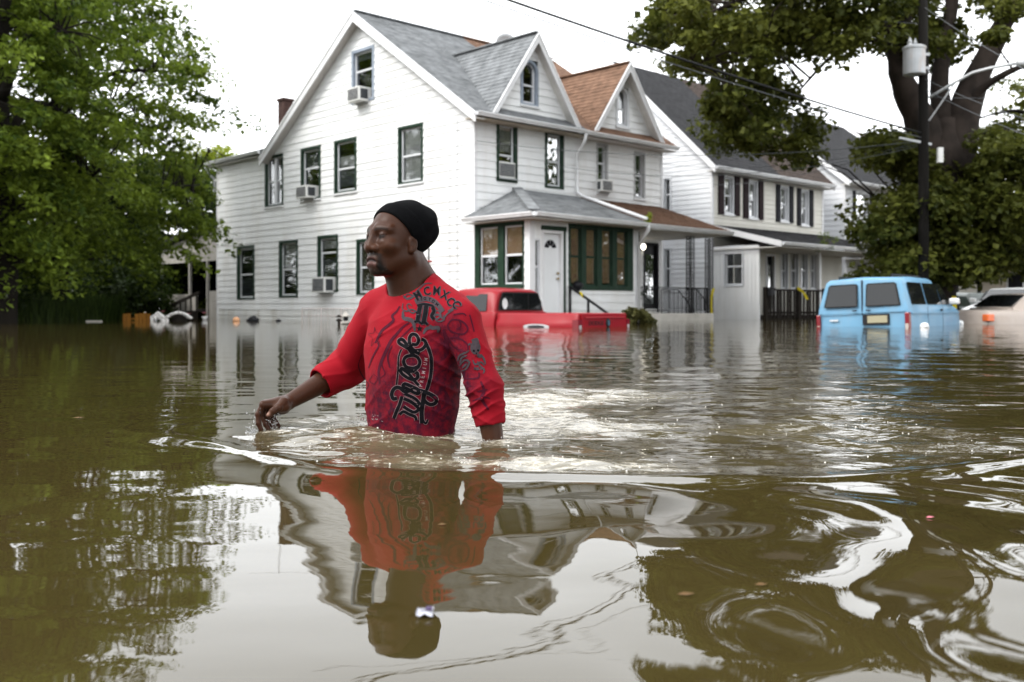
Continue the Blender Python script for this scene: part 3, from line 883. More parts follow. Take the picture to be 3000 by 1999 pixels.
# steps to the side with handrails
mb = MB()
for i in range(4):
    mb.box(7.46 + i * 0.28, 7.46 + (i + 1) * 0.28, -1.0, -0.35, BASE, 0.20 - 0.17 * (i + 1) + 0.14)
st = mb.build('porch_steps', M['concrete'], A)
for y in (-1.02, -0.33):
    mb = MB(); mb.bar((7.44, y, 0.90), (7.9, y, 0.9), 0.03, 0.02); mb.bar((7.9, y, 0.9), (8.75, y, 0.25), 0.03, 0.02); hr = mb.build('handrail', M['black_iron'], A)
    for i in range(7):
        f = i / 6
        x = 7.5 + f * 1.2
        zt = 0.9 if x < 7.9 else 0.9 - (x - 7.9) / 0.85 * 0.65
        mb = MB(); mb.tube([(x, y, -0.5), (x, y, zt)], 0.009, 5); mb.build('baluster', M['black_iron'], hr)
# front stoop rail by the white door
mb = MB()
sx = doorF[1] + 0.14
mb.bar((sx, PT - 0.12, -0.5), (sx, PT - 0.12, 0.90), 0.05)
mb.bar((sx, PT - 0.12, 0.88), (sx, PT - 1.35, 0.22), 0.05, 0.05)
mb.bar((sx, PT - 0.72, -0.5), (sx, PT - 0.72, 0.56), 0.045)
mb.bar((sx, PT - 1.32, -0.5), (sx, PT - 1.32, 0.24), 0.045)
mb.build('stoop_handrail', M['black_iron'], A)
mb = MB(); mb.box(doorF[0] - 0.1, doorF[1] + 0.2, PT - 1.3, PT - 0.04, BASE, -0.05); mb.build('stoop', M['concrete'], A)
# lit porch lamp
bm_ = Matrix.Rotation(STREET, 3, 'Z')
lampP = C0 + bm_ @ Vector((on_front(1885, 723, -0.12)[0], -0.12, on_front(1885, 723, -0.12)[1]))
pl = thing('porch_lamp', 'small lit round lamp beside the dark porch door', 'lamp', lampP, STREET)
mb = MB(); mb.box(-0.05, 0.05, 0.07, 0.095, -0.12, 0.12); mb.tube([(0, 0.08, 0.1), (0, 0.0, 0.13), (0, 0.0, 0.08)], 0.012, 6); mb.build('bracket', M['black_iron'], pl)
m_, n_, l_, b_ = new_mat('lit_bulb'); b_.inputs['Emission Color'].default_value = (1, 0.93, 0.78, 1); b_.inputs['Emission Strength'].default_value = 2.2
M['bulb'] = m_
mb = MB(); mb.lathe([(0.01, -0.10), (0.055, -0.07), (0.075, 0.0), (0.06, 0.05), (0.03, 0.08)], (0, 0, 0), 14); mb.build('globe', M['bulb'], pl, smooth=True)
# satellite dish on the brown roof
sd = thing('satellite_dish', 'pale satellite dish standing on the brown roof ridge', 'satellite dish', C0 + bm_ @ Vector((5.1, RIDGE_T - 0.6, RIDGE_Z - 0.43)), STREET - 0.3)
mb = MB(); mb.tube([(0, 0, 0.0), (0, 0, 0.25), (0.0, -0.05, 0.35)], 0.025, 6); mb.build('mast', M['galv'], sd)
mb = MB()
n, rr = 18, 0.36
vs_ = [(0, 0.06, 0.42)]; fs_ = []
for j in (1, 2, 3):
    for k in range(n):
        a = 2 * math.pi * k / n; r = rr * j / 3
        vs_.append((r * math.cos(a) * 1.0, 0.06 - 0.35 * r * r - 0.35 * r * math.sin(a) * 0.5, 0.42 + r * math.sin(a) * 0.75))
for k in range(n): fs_.append((0, 1 + k, 1 + (k + 1) % n))
for j in (0, 1):
    for k in range(n): fs_.append((1 + j * n + k, 1 + (j + 1) * n + k, 1 + (j + 1) * n + (k + 1) % n, 1 + j * n + (k + 1) % n))
mb.add(vs_, fs_); dd = mb.build('reflector', M['galv'], sd, smooth=True)
sm = dd.modifiers.new('s', 'SOLIDIFY'); sm.thickness = 0.012
mb = MB(); mb.bar((0, 0.05, 0.2), (0, -0.42, 0.32), 0.025); mb.box(-0.04, 0.04, -0.48, -0.40, 0.28, 0.37); mb.build('feed_arm', M['galv'], sd)
# ================================================================== second house of the row (dark roof, shuttered windows)
ROWN = [0]
def row_house(name, label, s_off, width, depth, eave, pitch, roofs, front_wins, shut, side_wins, porch, msid='siding2', mfront='siding3', course=0.16):
    Hs = thing(name, label, 'house', C0 + dR * s_off, STREET)
    G, Fr = Wall(Hs, 'g', 0.0), Wall(Hs, 'f', 0.0)
    rt = depth / 2
    et = -0.35
    rz = eave + pitch * (rt - et)
    sw = [rect_g(r, s_off) for r in side_wins]
    cl = lambda z: (0, depth) if z < eave + 0.2 else (max(0, rt - max(0, (rz - 0.15 - z) / pitch)), min(depth, rt + max(0, (rz - 0.15 - z) / pitch)))
    G.siding(0, depth, BASE, rz - 0.16, sw, M[msid], course, cl)
    for w in sw: G.window(*w, 'sash', 0.06, sill=True)
    fwn = [rect_f(r, 0.0, s_off) for r in front_wins]
    Fr.siding(0, width, BASE, eave + 0.2, fwn, M[mfront], course)
    for w, sh in zip(fwn, shut):
        Fr.window(*w, 'sash', 0.05, sill=True, upper=[('curtain', 0.55, 0.97)] if sh[1] else [])
        for sg in (0, 1):
            a = w[0] - sh[2] - 0.02 if sg == 0 else w[1] + 0.02
            mb = MB(); Fr.box(mb, a, a + sh[2], w[2] - 0.03, w[3] + 0.03, 0.026, 0.06)
            s_ = mb.build('shutter', M[sh[0]], Hs)
            for k in range(8):
                zz = w[2] + (w[3] - w[2]) * (k + 0.3) / 8
                q = MB(); Fr.box(q, a + 0.03, a + sh[2] - 0.03, zz, zz + (w[3] - w[2]) / 13, 0.06, 0.07); q.build('louvre', M[sh[0]], s_)
    X = Wall(Hs, 'g', width, 1)
    mb = MB(); mb.prism([(width - 0.02, 0, BASE), (width - 0.02, depth, BASE), (width - 0.02, depth, eave), (width - 0.02, rt, rz - 0.15), (width - 0.02, 0, eave)], (0.02, 0, 0)); mb.build('side_wall', M[msid], Hs)
    mb = MB(); mb.box(0, width, depth - 0.03, depth, BASE, eave + 0.1); mb.build('rear_wall', M[msid], Hs)
    for (a, b) in ((-0.03, 0.07), (width - 0.07, width + 0.03)):
        mb = MB(); mb.box(a, b, -0.035, 0.06, BASE, eave); mb.build('corner_board', M['trim'], Hs)
    L = math.hypot(rt - et, rz - eave)
    for (s0, s1, mm) in roofs:
        mb = MB()
        mb.prism([(s0, et, eave), (s0, rt, rz), (s0, depth - et, eave), (s0, depth - et, eave - 0.09), (s0, rt, rz - 0.12), (s0, et, eave - 0.09)], (s1 - s0, 0, 0))
        rf = mb.build('roof', M[mm], Hs)
        shingles(rf, 'shingles', (s0, et, eave + 0.003), (1, 0, 0), (0, rt - et, rz - eave), lambda v, w=s1 - s0: (0, w), L, M[mm], 0.16, 0.33)
    s0, s1 = roofs[0][0], roofs[-1][1]
    for sd, sx in ((0, s0 - 0.03), (1, s1 + 0.002)):
        for (a, b) in (((et, eave), (rt, rz)), ((depth - et, eave), (rt, rz))):
            mb = MB(); mb.prism([(sx, a[0], a[1] + 0.005), (sx, b[0], b[1] + 0.01), (sx, b[0], b[1] - 0.26), (sx, a[0], a[1] - 0.22)], (0.028, 0, 0)); mb.build('rake_board', M['trim'], Hs)
    for (a, b) in (((et, eave), (rt, rz)), ((depth - et, eave), (rt, rz))):
        mb = MB(); mb.prism([(s0, a[0], a[1] - 0.13), (s0, b[0], b[1] - 0.14), (s0, b[0], b[1] - 0.17), (s0, a[0], a[1] - 0.16)], (-s0 + 0.01, 0, 0)); mb.build('rake_soffit', M['soffit_white'], Hs)
    gutter(Hs, (s0, et, eave - 0.01), (s1, et, eave - 0.01))
    mb = MB(); mb.box(s0 + 0.01, s1 - 0.01, et + 0.01, 0.0, eave - 0.16, eave - 0.13); mb.build('eave_soffit', M['soffit_white'], Hs)
    # porch roof
    pd, pz0, pz1, pm = porch
    mb = MB()
    q = [(-0.12, -pd, pz0), (width + 0.1, -pd, pz0), (width + 0.1, 0, pz1), (-0.12, 0, pz1)]
    mb.add([*q, *[(a, b, c - 0.08) for a, b, c in q]], [(0, 1, 2, 3), (7, 6, 5, 4), (0, 4, 5, 1), (1, 5, 6, 2), (2, 6, 7, 3), (3, 7, 4, 0)])
    pr = mb.build('porch_roof', M[pm], Hs)
    shingles(pr, 'shingles', (-0.12, -pd, pz0 + 0.003), (1, 0, 0), (0, pd, pz1 - pz0), lambda v: (0, width + 0.22), math.hypot(pd, pz1 - pz0), M[pm], 0.16, 0.33)
    mb = MB(); mb.prism([(-0.15, -pd, pz0 + 0.01), (-0.15, 0, pz1 + 0.01), (-0.15, 0, pz1 - 0.18), (-0.15, -pd, pz0 - 0.16)], (0.028, 0, 0)); mb.build('rake_board', M['trim'], Hs)
    gutter(pr, (-0.12, -pd, pz0 - 0.01), (width + 0.1, -pd, pz0 - 0.01))
    mb = MB(); mb.box(-0.1, width + 0.08, -pd + 0.02, -0.03, pz0 - 0.17, pz0 - 0.14); mb.build('porch_soffit', M['soffit_white'], Hs)
    return Hs

SB = 10.1
HB = row_house('row_house', 'white row house with charcoal roof and dark shutters beside the duplex', SB, 6.9, 8.0, 4.86, 0.94,
               [(-0.3, 3.5, 'shingle_dark'), (3.5, 7.15, 'shingle_dkbr')],
               [(2119, 2148, 517, 628), (2191, 2218, 529, 640), (2284, 2309, 546, 650), (2345, 2368, 557, 661)],
               [('maroon', True, 0.30), ('maroon', True, 0.30), ('dark_shutter', True, 0.26), ('dark_shutter', True, 0.26)],
               [(1943, 1968, 519, 620), (1944, 1968, 725, 848)], (2.62, 2.36, 3.02, 'shingle_dark'))
# its porch: panelled side wall with window, glazed front, deck rail
BG = Wall(HB, 'g', 0.0)
BPD = 1.76
bw = rect_g((2125, 2175, 720, 840), SB)
mb = MB()
BG.box(mb, -BPD, -0.04, 2.05, 2.30, -0.06, 0.03); wB = mb.build('porch_header', M['trim'], HB)
for i, (a, b) in enumerate(((-BPD, -BPD + 0.40), (-BPD + 0.40, bw[0] - 0.06), (bw[1] + 0.06, -0.04))):
    nb = max(1, int((b - a) / 0.13))
    for k in range(nb):
        q = MB(); BG.box(q, a + (b - a) * k / nb + 0.004, a + (b - a) * (k + 1) / nb - 0.004, BASE, 2.05, -0.05, 0.012 + 0.002 * (k % 3)); q.build('panel_board', M['siding'], HB)
q = MB(); BG.box(q, bw[0] - 0.06, bw[1] + 0.06, BASE, bw[2], -0.05, 0.010); q.build('panel_board', M['siding'], HB)
q = MB(); BG.box(q, bw[0] - 0.06, bw[1] + 0.06, bw[3], 2.05, -0.05, 0.010); q.build('panel_board', M['siding2'], HB)
BG.window(bw[0] - 0.05, bw[1] + 0.05, bw[2] + 0.004, bw[3] - 0.004, 'sash', 0.05, sill=False, depth=0.09)
BF = Wall(HB, 'f', -0.8)
def bf(r): return rect_f(r, -0.8, SB)
bdoor = bf((2242, 2270, 745, 905)); bwins = [bf((2286, 2308, 735, 850)), bf((2315, 2338, 735, 850)), bf((2344, 2366, 735, 850)), bf((2372, 2392, 735, 850))]
BF.siding(0.05, 6.85, BASE, 2.25, bwins + [bdoor], M['siding3'], 0.3, lip=0.012)
for w in bwins: BF.window(*w, 'sash', 0.05, sill=False, upper=[('curtain', 0.5, 1.0), ('screen', 0.0, 0.5)])
door(BF, (bdoor[0], bdoor[1], 0.2, bdoor[3]), 'room', 'trim', fan=False, glass=True)
mb = MB(); mb.box(0.05, 6.8, -BPD, -0.82, BASE, 0.12); mb.build('porch_deck', M['dark_wood'], HB)
BR = MB(); BR.bar((0.30, -BPD - 0.02, 0.92), (3.7, -BPD - 0.02, 0.92), 0.09, 0.06); BR.bar((0.3, -BPD - 0.02, 0.20), (3.7, -BPD - 0.02, 0.20), 0.06, 0.08); BR.bar((3.7, -BPD - 0.02, 0.90), (4.5, -BPD - 0.5, 0.35), 0.08, 0.06); br = BR.build('deck_railing', M['dark_wood'], HB)
for i in range(18):
    x = 0.32 + 3.36 * i / 17
    w = 0.11 if i % 3 else 0.16
    q = MB(); q.box(x, x + w * 0.9, -BPD - 0.05, -BPD - 0.022, 0.05, 0.90); q.build('slat', M['dark_wood'], br)
for x in (0.3, 2.2, 3.7):
    q = MB(); q.box(x - 0.06, x + 0.06, -BPD - 0.09, -BPD + 0.03, BASE, 1.0); q.build('rail_post', M['dark_wood'], br)
for x in (3.55, 6.75):
    q = MB(); q.box(x - 0.06, x + 0.06, -BPD - 0.06, -BPD + 0.06, BASE, 2.2); q.build('porch_post', M['trim'], HB)
mb = MB(); mb.tube([(6.95, -2.6, 2.3), (6.9, -2.4, 2.05), (6.6, -BPD, 1.9), (6.6, -BPD, BASE)], 0.045, 8); mb.build('downspout', M['dark_shutter'], HB, smooth=True)
SCc = 18.65
HC = row_house('row_house', 'white row house farther on, half hidden by the big street tree', SCc, 7.0, 8.0, 5.15, 0.80,
               [(-0.3, 7.3, 'shingle_dark')], [(2505, 2545, 565, 640), (2585, 2615, 580, 650)], [('dark_shutter', True, 0.2), ('dark_shutter', True, 0.2)], [], (2.5, 2.35, 2.95, 'shingle_dkbr'), mfront='siding2', course=0.2)
for x in (0.15, 2.4, 4.7, 6.9):
    q = MB(); q.box(x - 0.06, x + 0.06, -2.3, -2.18, BASE, 2.2); q.build('porch_post', M['dark_shutter'], HC)
q = MB(); q.box(0.0, 7, -2.3, -0.1, BASE, 0.15); q.build('porch_deck', M['dark_wood'], HC)
for (a, b) in ((0.9, 1.9), (2.9, 3.9), (5, 6)):
    q = MB(); q.box(a, b, -0.08, -0.03, 0.2, 2.0); q.build('porch_door', M['room'], HC)
HD = row_house('row_house', 'pale row house at the far end of the row behind the tree', 27.2, 7.0, 8.0, 5.1, 0.80,
               [(-0.3, 7.3, 'shingle_dkbr')], [], [], [], (2.5, 2.35, 2.95, 'shingle_dark'), mfront='siding3', course=0.3)
# beige low building at the right edge
bb = px(2760, 0, 46)
HE = thing('beige_building', 'low beige building behind the cars at the right edge', 'building', (bb.x, 46, 0), math.radians(8))
mb = MB(); mb.box(0, 14, 0, 8, BASE, 3.0); mb.build('wall', mat('beige_wall', (0.56, 0.50, 0.42), 0.8, 0.06, 1.0, dirt=(0.35, 0.3, 0.24), dirt_amt=0.3), HE)
mb = MB(); mb.prism([(-0.3, -0.4, 3.0), (-0.3, 4, 4.4), (-0.3, 8.4, 3.0), (-0.3, 8.4, 2.9), (-0.3, 4, 4.28), (-0.3, -0.4, 2.9)], (14.6, 0, 0)); mb.build('roof', M['shingle_dkbr'], HE)
for x in (3.2, 6.4):
    mb = MB(); mb.box(x, x + 0.9, -0.05, -0.003, 0.9, 2.0); w_ = mb.build('window', M['sash'], HE); mb = MB(); mb.box(x + 0.08, x + 0.82, -0.06, -0.052, 0.98, 1.92); mb.build('pane', M['room'], w_)
# lean-to back porch at the rear of the duplex
LT = thing('back_porch', 'weathered grey lean-to back porch with dark opening behind the duplex', 'porch', C0 + dL * T_END, STREET)
mb = MB(); mb.prism([(-0.25, 0.04, 3.42), (-0.25, 4.9, 2.72), (-0.25, 4.9, 2.58), (-0.25, 0.04, 3.28)], (4.2, 0, 0)); mb.build('roof', M['shingle_dark'], LT)
for k in range(24):
    t0, t1 = 0.05 + k * 0.19, 0.05 + (k + 1) * 0.19 - 0.008
    z0 = 2.28 - 0.03 * 0
    zt = 3.26 - 0.144 * t1
    q = MB(); q.box(0.0 - 0.002 * (k % 2), 0.03, t0, t1, 2.02, zt); q.build('gable_board', M['grey_wood'], LT)
for k in range(14):
    t0 = 1.6 + k * 0.21
    q = MB(); q.box(0.0 - 0.002 * (k % 2), 0.03, t0, t0 + 0.2, BASE, 0.85); q.build('skirt_board', M['grey_wood'], LT)
for k in range(3):
    q = MB(); q.box(0.0 - 0.002 * (k % 2), 0.03, 0.04 + k * 0.2, 0.235 + k * 0.2, BASE, 0.95); q.build('skirt_board', M['grey_wood'], LT)
for t in (0.75, 2.15, 4.55):
    q = MB(); q.box(-0.02, 0.07, t, t + 0.09, BASE, 2.02); q.build('post', M['grey_wood'], LT)
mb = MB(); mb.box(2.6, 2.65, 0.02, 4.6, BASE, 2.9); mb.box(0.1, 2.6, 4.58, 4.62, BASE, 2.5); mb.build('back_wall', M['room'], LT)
mb = MB(); mb.box(0.05, 2.6, 0.02, 4.6, 0.2, 0.32); mb.build('deck', M['dark_wood'], LT)
mb = MB(); mb.bar((-0.25, 0.9, 0.9), (-0.9, 3.4, 0.1), 0.08, 0.10); sr = mb.build('stair_rail', M['dark_wood'], LT)
for i in range(9):
    p = Vector((-0.25, 0.9, 0.9)).lerp(Vector((-0.9, 3.4, 0.1)), (i + 0.5) / 9)
    q = MB(); q.box(p.x - 0.02, p.x + 0.02, p.y - 0.03, p.y + 0.03, BASE, p.z); q.build('baluster', M['dark_wood'], sr)
for i in range(5):
    q = MB(); q.box(-0.9, -0.25, 1.0 + i * 0.3, 1.3 + i * 0.3, -0.5, 0.25 - i * 0.16); q.build('step', M['dark_wood'], LT)
# ================================================================== vehicles
def paint(name, col, rough=0.3, coat=0.8, dirt=(0.2, 0.16, 0.1), amt=0.18):
    return mat(name, col, rough, 0.05, 3, spec=0.2, coat=coat, dirt=dirt, dirt_amt=amt, dscale=3)
M['red_paint'] = paint('red_paint', (0.235, 0.004, 0.010), 0.35, 0.03, (0.12, 0.05, 0.04))
M['blue_paint'] = paint('light_blue_paint', (0.135, 0.29, 0.43), 0.45, 0.15, (0.22, 0.25, 0.26), 0.4)
M['beige_paint'] = paint('beige_paint', (0.42, 0.36, 0.32), 0.3, 0.6)
M['white_paint'] = paint('white_paint', (0.72, 0.72, 0.72))
M['dark_paint'] = paint('dark_green_paint', (0.03, 0.045, 0.04))
M['car_glass'] = glass_mat('car_glass', (0.16, 0.18, 0.18), 1.3)
M['tint_glass'] = mat('tinted_glass', (0.008, 0.009, 0.010), 0.03, 0.1, 2, spec=0.45, bump=0.25, bscale=2.2)
M['seat'] = mat('seat_fabric', (0.05, 0.05, 0.055), 0.9)
M['tail_red'] = mat('tail_lamp_red', (0.16, 0.003, 0.008), 0.2, 0.1, 8, coat=0.4)
M['amber'] = mat('amber_lamp', (0.65, 0.12, 0.02), 0.2, 0.1, 8, coat=1.0)
M['rubber'] = mat('black_rubber', (0.015, 0.015, 0.015), 0.7, 0.2, 8)
M['chrome'] = mat('chrome', (0.6, 0.6, 0.6), 0.15, 0.05, 4, metal=1.0)
M['black_plastic'] = mat('black_plastic', (0.02, 0.02, 0.022), 0.5, 0.2, 6)

def loft(mb, rings, cap=True):
    """rings of half profiles [(x, y, z)] from low side to roof centre, mirrored in y"""
    full = []
    for r in rings:
        full.append(list(r) + [(x, -y, z) for (x, y, z) in reversed(r) if abs(y) > 1e-6])
    k = len(full[0])
    vs_ = [p for r in full for p in r]
    fs_ = []
    for i in range(len(full) - 1):
        for j in range(k - 1):
            fs_.append((i * k + j, (i + 1) * k + j, (i + 1) * k + j + 1, i * k + j + 1))
    if cap:
        fs_.append(tuple(range(k))); fs_.append(tuple(reversed(range((len(full) - 1) * k, len(full) * k))))
    return mb.add(vs_, fs_)

def panel(name, pts, nrm, th, m, parent, bevel=0.0):
    mb = MB(); mb.prism([Vector(p) for p in pts], Vector(nrm).normalized() * th)
    return mb.build(name, m, parent, bevel=bevel)

def text_mesh(name, txt, size, m, parent, mtx, extr=0.002, shear=0.0):
    cu = bpy.data.curves.new(name, 'FONT')
    cu.body = txt; cu.size = size; cu.extrude = extr; cu.shear = shear
    cu.align_x = 'CENTER'; cu.align_y = 'CENTER'
    tmp = bpy.data.objects.new('tmp', cu); COL.objects.link(tmp)
    me = bpy.data.meshes.new_from_object(tmp.evaluated_get(bpy.context.evaluated_depsgraph_get()))
    bpy.data.objects.remove(tmp)
    me.materials.clear(); me.materials.append(m)
    me.transform(mtx)
    o = link_mesh(name, me, parent)
    return o

def wheel(parent, x, y, z, r=0.36, w=0.22):
    mb = MB(); mb.lathe([(r * 0.6, -w / 2), (r * 0.95, -w / 2), (r, -w / 2 + 0.03), (r, w / 2 - 0.03), (r * 0.95, w / 2), (r * 0.6, w / 2)], (x, y, z), 24, 'y')
    t = mb.build('wheel', M['rubber'], parent, smooth=False)
    mb = MB(); mb.lathe([(0.05, -w / 2 - 0.01), (r * 0.58, -w / 2 + 0.02), (r * 0.58, w / 2 - 0.02), (0.05, w / 2 + 0.01)], (x, y, z), 16, 'y'); mb.build('rim', M['chrome'], t)

# ---- red pickup
ang = math.radians(180 - 37.5)
hd = Vector((math.cos(ang), math.sin(ang), 0)); lf = Vector((-hd.y, hd.x, 0))
corner = px(1694, 0, 18.3); corner.z = 0
org = corner - lf * 0.9
TR = thing('pickup_truck', 'red pickup truck flooded up to its bed sides', 'pickup truck', (org.x, org.y, 0), ang)
for sg in (1, -1):
    prof = [(-0.04, -0.35), (0.03, -0.1), (0.045, 0.02), (0.03, 0.10), (0.0, 0.155), (-0.012, 0.235), (-0.03, 0.262), (-0.09, 0.262), (-0.10, 0.2), (-0.10, -0.3)]
    mb = MB()
    N = 20
    vs_, fs_ = [], []
    for i in range(N + 1):
        x = 0.03 + 1.90 * i / N
        bulge = 0.035 * max(0.0, 1 - ((x - 0.72) / 0.55) ** 2)
        for (a, b) in prof:
            vs_.append((x, sg * (0.86 + a + (bulge if -0.2 < b < 0.12 and a > -0.02 else 0)), b))
    k = len(prof)
    for i in range(N):
        for j in range(k):
            fs_.append((i * k + j, (i + 1) * k + j, (i + 1) * k + (j + 1) % k, i * k + (j + 1) % k))
    fs_ += [tuple(range(k)), tuple(reversed(range(N * k, (N + 1) * k)))]
    mb.add(vs_, fs_); bs = mb.build('bed_side', M['red_paint'], TR, smooth=True)
    md = bs.modifiers.new('b', 'BEVEL'); md.width = 0.012; md.segments = 2; md.angle_limit = math.radians(50)
    mb = MB(); mb.prism([(0.0, sg * 0.80, -0.16), (0.0, sg * 0.905, -0.16), (0.05, sg * 0.915, 0.0), (0.05, sg * 0.905, 0.15), (0.0, sg * 0.87, 0.15), (0.0, sg * 0.80, 0.15)], (-0.015, 0, 0))
    mb.box(-0.012, 0.12, sg * 0.88 if sg > 0 else -0.917, 0.917 if sg > 0 else -0.88, -0.16, 0.14)
    tl = mb.build('tail_lamp', M['tail_red'], TR)
    mb = MB(); mb.box(-0.022, -0.014, sg * 0.82 if sg > 0 else -0.89, 0.89 if sg > 0 else -0.82, -0.03, 0.04); mb.build('reversing_lens', M['sash_grey'], tl)
mb = MB()
mb.prism([(-0.02, -0.79, -0.3), (-0.02, 0.79, -0.3), (-0.02, 0.79, 0.20), (-0.005, 0.79, 0.26), (-0.005, -0.79, 0.26), (-0.02, -0.79, 0.20)], (0.06, 0, 0))
tg = mb.build('tailgate', M['red_paint'], TR, bevel=0.012)
mb = MB(); mb.prism([(-0.035, -0.70, 0.175), (-0.035, 0.70, 0.175), (-0.022, 0.70, 0.20), (-0.022, -0.70, 0.20)], (0.012, 0, 0)); mb.build('crease', M['red_paint'], tg)
text_mesh('lettering', 'DODGE', 0.115, M['black_plastic'], tg, Matrix.Translation((-0.024, 0.32, 0.075)) @ Matrix(((0, 0, -1), (-1, 0, 0), (0, 1, 0))).to_4x4() @ Matrix.Scale(1.3, 4, (1, 0, 0)))
mb = MB(); mb.lathe([(0.01, -0.036), (0.07, -0.034), (0.085, -0.02)], (0, -0.1, 0.08), 16, 'x'); mb.build('emblem', M['black_plastic'], tg)
mb = MB(); mb.box(-0.040, -0.034, -0.13, -0.07, 0.03, 0.13); mb.build('emblem_badge', M['chrome'], tg)
mb = MB(); mb.box(0.03, 1.93, -0.78, 0.78, -0.30, -0.25); mb.build('bed_floor', M['red_paint'], TR)
mb = MB(); mb.box(-0.2, -0.06, -0.88, 0.88, -0.42, -0.27); mb.build('rear_bumper', M['chrome'], TR, bevel=0.02)
# white oval decal on the bed side
mb = MB(); mb.lathe([(0.01, 0.903), (1.0, 0.903), (1.0, 0.909), (0.01, 0.909)], (0, 0, 0), 28, 'y')
mb.v = [(0.93 + v[0] * 0.30, v[1] + 0.035, 0.01 + v[2] * 0.05) for v in mb.v]
dcl = mb.build('oval_decal', M['galv'], TR)
mb = MB(); mb.lathe([(0.01, 0.0), (1.0, 0.0), (1.0, 0.004), (0.01, 0.004)], (0, 0, 0), 20, 'y')
mb.v = [(0.93 + v[0] * 0.2, v[1] + 0.945, 0.01 + v[2] * 0.022) for v in mb.v]
mb.build('decal_lettering', M['dark_shutter'], dcl)
# cab: lower body and greenhouse
cz = lambda x: 0.265
ring = []
for (x, wb, top) in ((1.97, 0.90, 0.27), (2.05, 0.905, 0.275), (3.6, 0.90, 0.27), (4.1, 0.89, 0.25), (5.0, 0.84, 0.19), (5.25, 0.72, 0.05)):
    ring.append([(x, wb - 0.03, -0.45), (x, wb + 0.02, -0.1), (x, wb + 0.02, 0.0), (x, wb, 0.14), (x, wb - 0.03, top), (x, wb - 0.10, top + 0.015), (x, 0, top + 0.03)])
mb = MB(); loft(mb, ring); mb.build('body', M['red_paint'], TR, smooth=True, bevel=0.015)
ring = []
for (x, dxt, wb, wt, zt) in ((2.02, 0.02, 0.845, 0.66, 0.70), (2.10, 0.07, 0.85, 0.69, 0.745), (2.6, 0.0, 0.85, 0.70, 0.765), (3.1, -0.1, 0.85, 0.70, 0.755), (3.75, -0.45, 0.83, 0.66, 0.70)):
    ring.append([(x, wb, 0.255), (x + dxt * 0.3, wb - 0.035, 0.34), (x + dxt, wt + 0.05, zt - 0.10), (x + dxt, wt, zt - 0.03), (x + dxt, wt - 0.12, zt), (x + dxt, 0, zt + 0.015)])
mb = MB(); loft(mb, ring); mb.build('cab', M['red_paint'], TR, smooth=True, bevel=0.015)
# rear window of three panes
def lerp(a, b, t): return a + (b - a) * t
rwp = lambda y, z: (2.012 - 0.012 + (z - 0.3) * 0.03, y, z)
rw0 = MB(); rw0.prism([rwp(0.74, 0.315), rwp(-0.74, 0.315), rwp(-0.70, 0.50), rwp(-0.60, 0.665), rwp(-0.5, 0.68), rwp(0.5, 0.68), rwp(0.60, 0.665), rwp(0.70, 0.50)], (-0.01, 0, 0)); rw = rw0.build('rear_window', M['rubber'], TR)
for (a, b) in ((0.68, 0.27), (0.235, -0.235), (-0.27, -0.68)):
    ta = lambda y, top: y * (0.86 if top and abs(y) > 0.5 else 1.0)
    panel('pane', [Vector(rwp(a, 0.34)) + Vector((-0.011, 0, 0)), Vector(rwp(b, 0.34)) + Vector((-0.011, 0, 0)), Vector(rwp(ta(b, 1), 0.655)) + Vector((-0.011, 0, 0)), Vector(rwp(ta(a, 1), 0.655)) + Vector((-0.011, 0, 0))], (-1, 0, 0), 0.005, M['tint_glass'], rw)
mb = MB(); mb.lathe([(0.01, 0), (1, 0), (1, 0.004), (0.01, 0.004)], (0, 0, 0), 14, 'x')
mb.v = [(1.984 - v[0], 0.545 + v[1] * 0.085, 0.445 + v[2] * 0.11) for v in mb.v]
mb.build('window_sticker', M['white_paint'], rw)
for sg in (1, -1):
    p = lambda x, z: (x, sg * (0.853 - (z - 0.255) * 0.30 + 0.004), z)
    so = panel('side_window', [p(2.22, 0.30), p(2.85, 0.30), p(2.80, 0.64), p(2.26, 0.64)], (0, sg, 0), 0.01, M['tint_glass'], TR)
    panel('side_window', [p(2.92, 0.30), p(3.72, 0.30), p(3.36, 0.64), p(2.88, 0.64)], (0, sg, 0), 0.01, M['tint_glass'], TR)
    mb = MB(); mb.box(3.55, 3.68, sg * 0.87 if sg > 0 else -1.08, 1.08 if sg > 0 else -0.87, 0.30, 0.42); mb.build('wing_mirror', M['black_plastic'], TR, bevel=0.02)
    mb = MB(); mb.box(2.9, 3.02, sg * 0.915 if sg > 0 else -0.94, 0.94 if sg > 0 else -0.915, 0.10, 0.13); mb.build('door_handle', M['black_plastic'], TR)
for (x, y) in ((0.72, 0.76), (0.72, -0.76), (4.3, 0.76), (4.3, -0.76)): wheel(TR, x, y, -0.48)

# ---- light blue van, listing to its left
va = math.radians(37); vh = Vector((math.sin(va), math.cos(va), 0)); vl = Vector((-vh.y, vh.x, 0))
VW = 0.87
vr = px(2664, 0, 18.6); vr.z = 0
vo = vr + vl * VW
VN = thing('van', 'light blue van standing in water up to its tail lamps', 'van', (vo.x, vo.y, 0), math.atan2(vh.y, vh.x))
VN.rotation_euler = (math.radians(-2.3), 0, math.atan2(vh.y, vh.x))
ring = []
def vring(x, lean, wb, wt, zt):
    # lean pushes the upper points along x
    return [(x, wb - 0.03, -0.55), (x, wb, -0.1), (x, wb, 0.24), (x + lean * 0.05, wb - 0.012, 0.30), (x + lean * 0.15, wb - 0.02, 0.38), (x + lean * 0.9, wt + 0.03, zt - 0.13), (x + lean * 0.97, wt, zt - 0.05), (x + lean, wt - 0.08, zt), (x + lean, 0, zt + 0.03)]
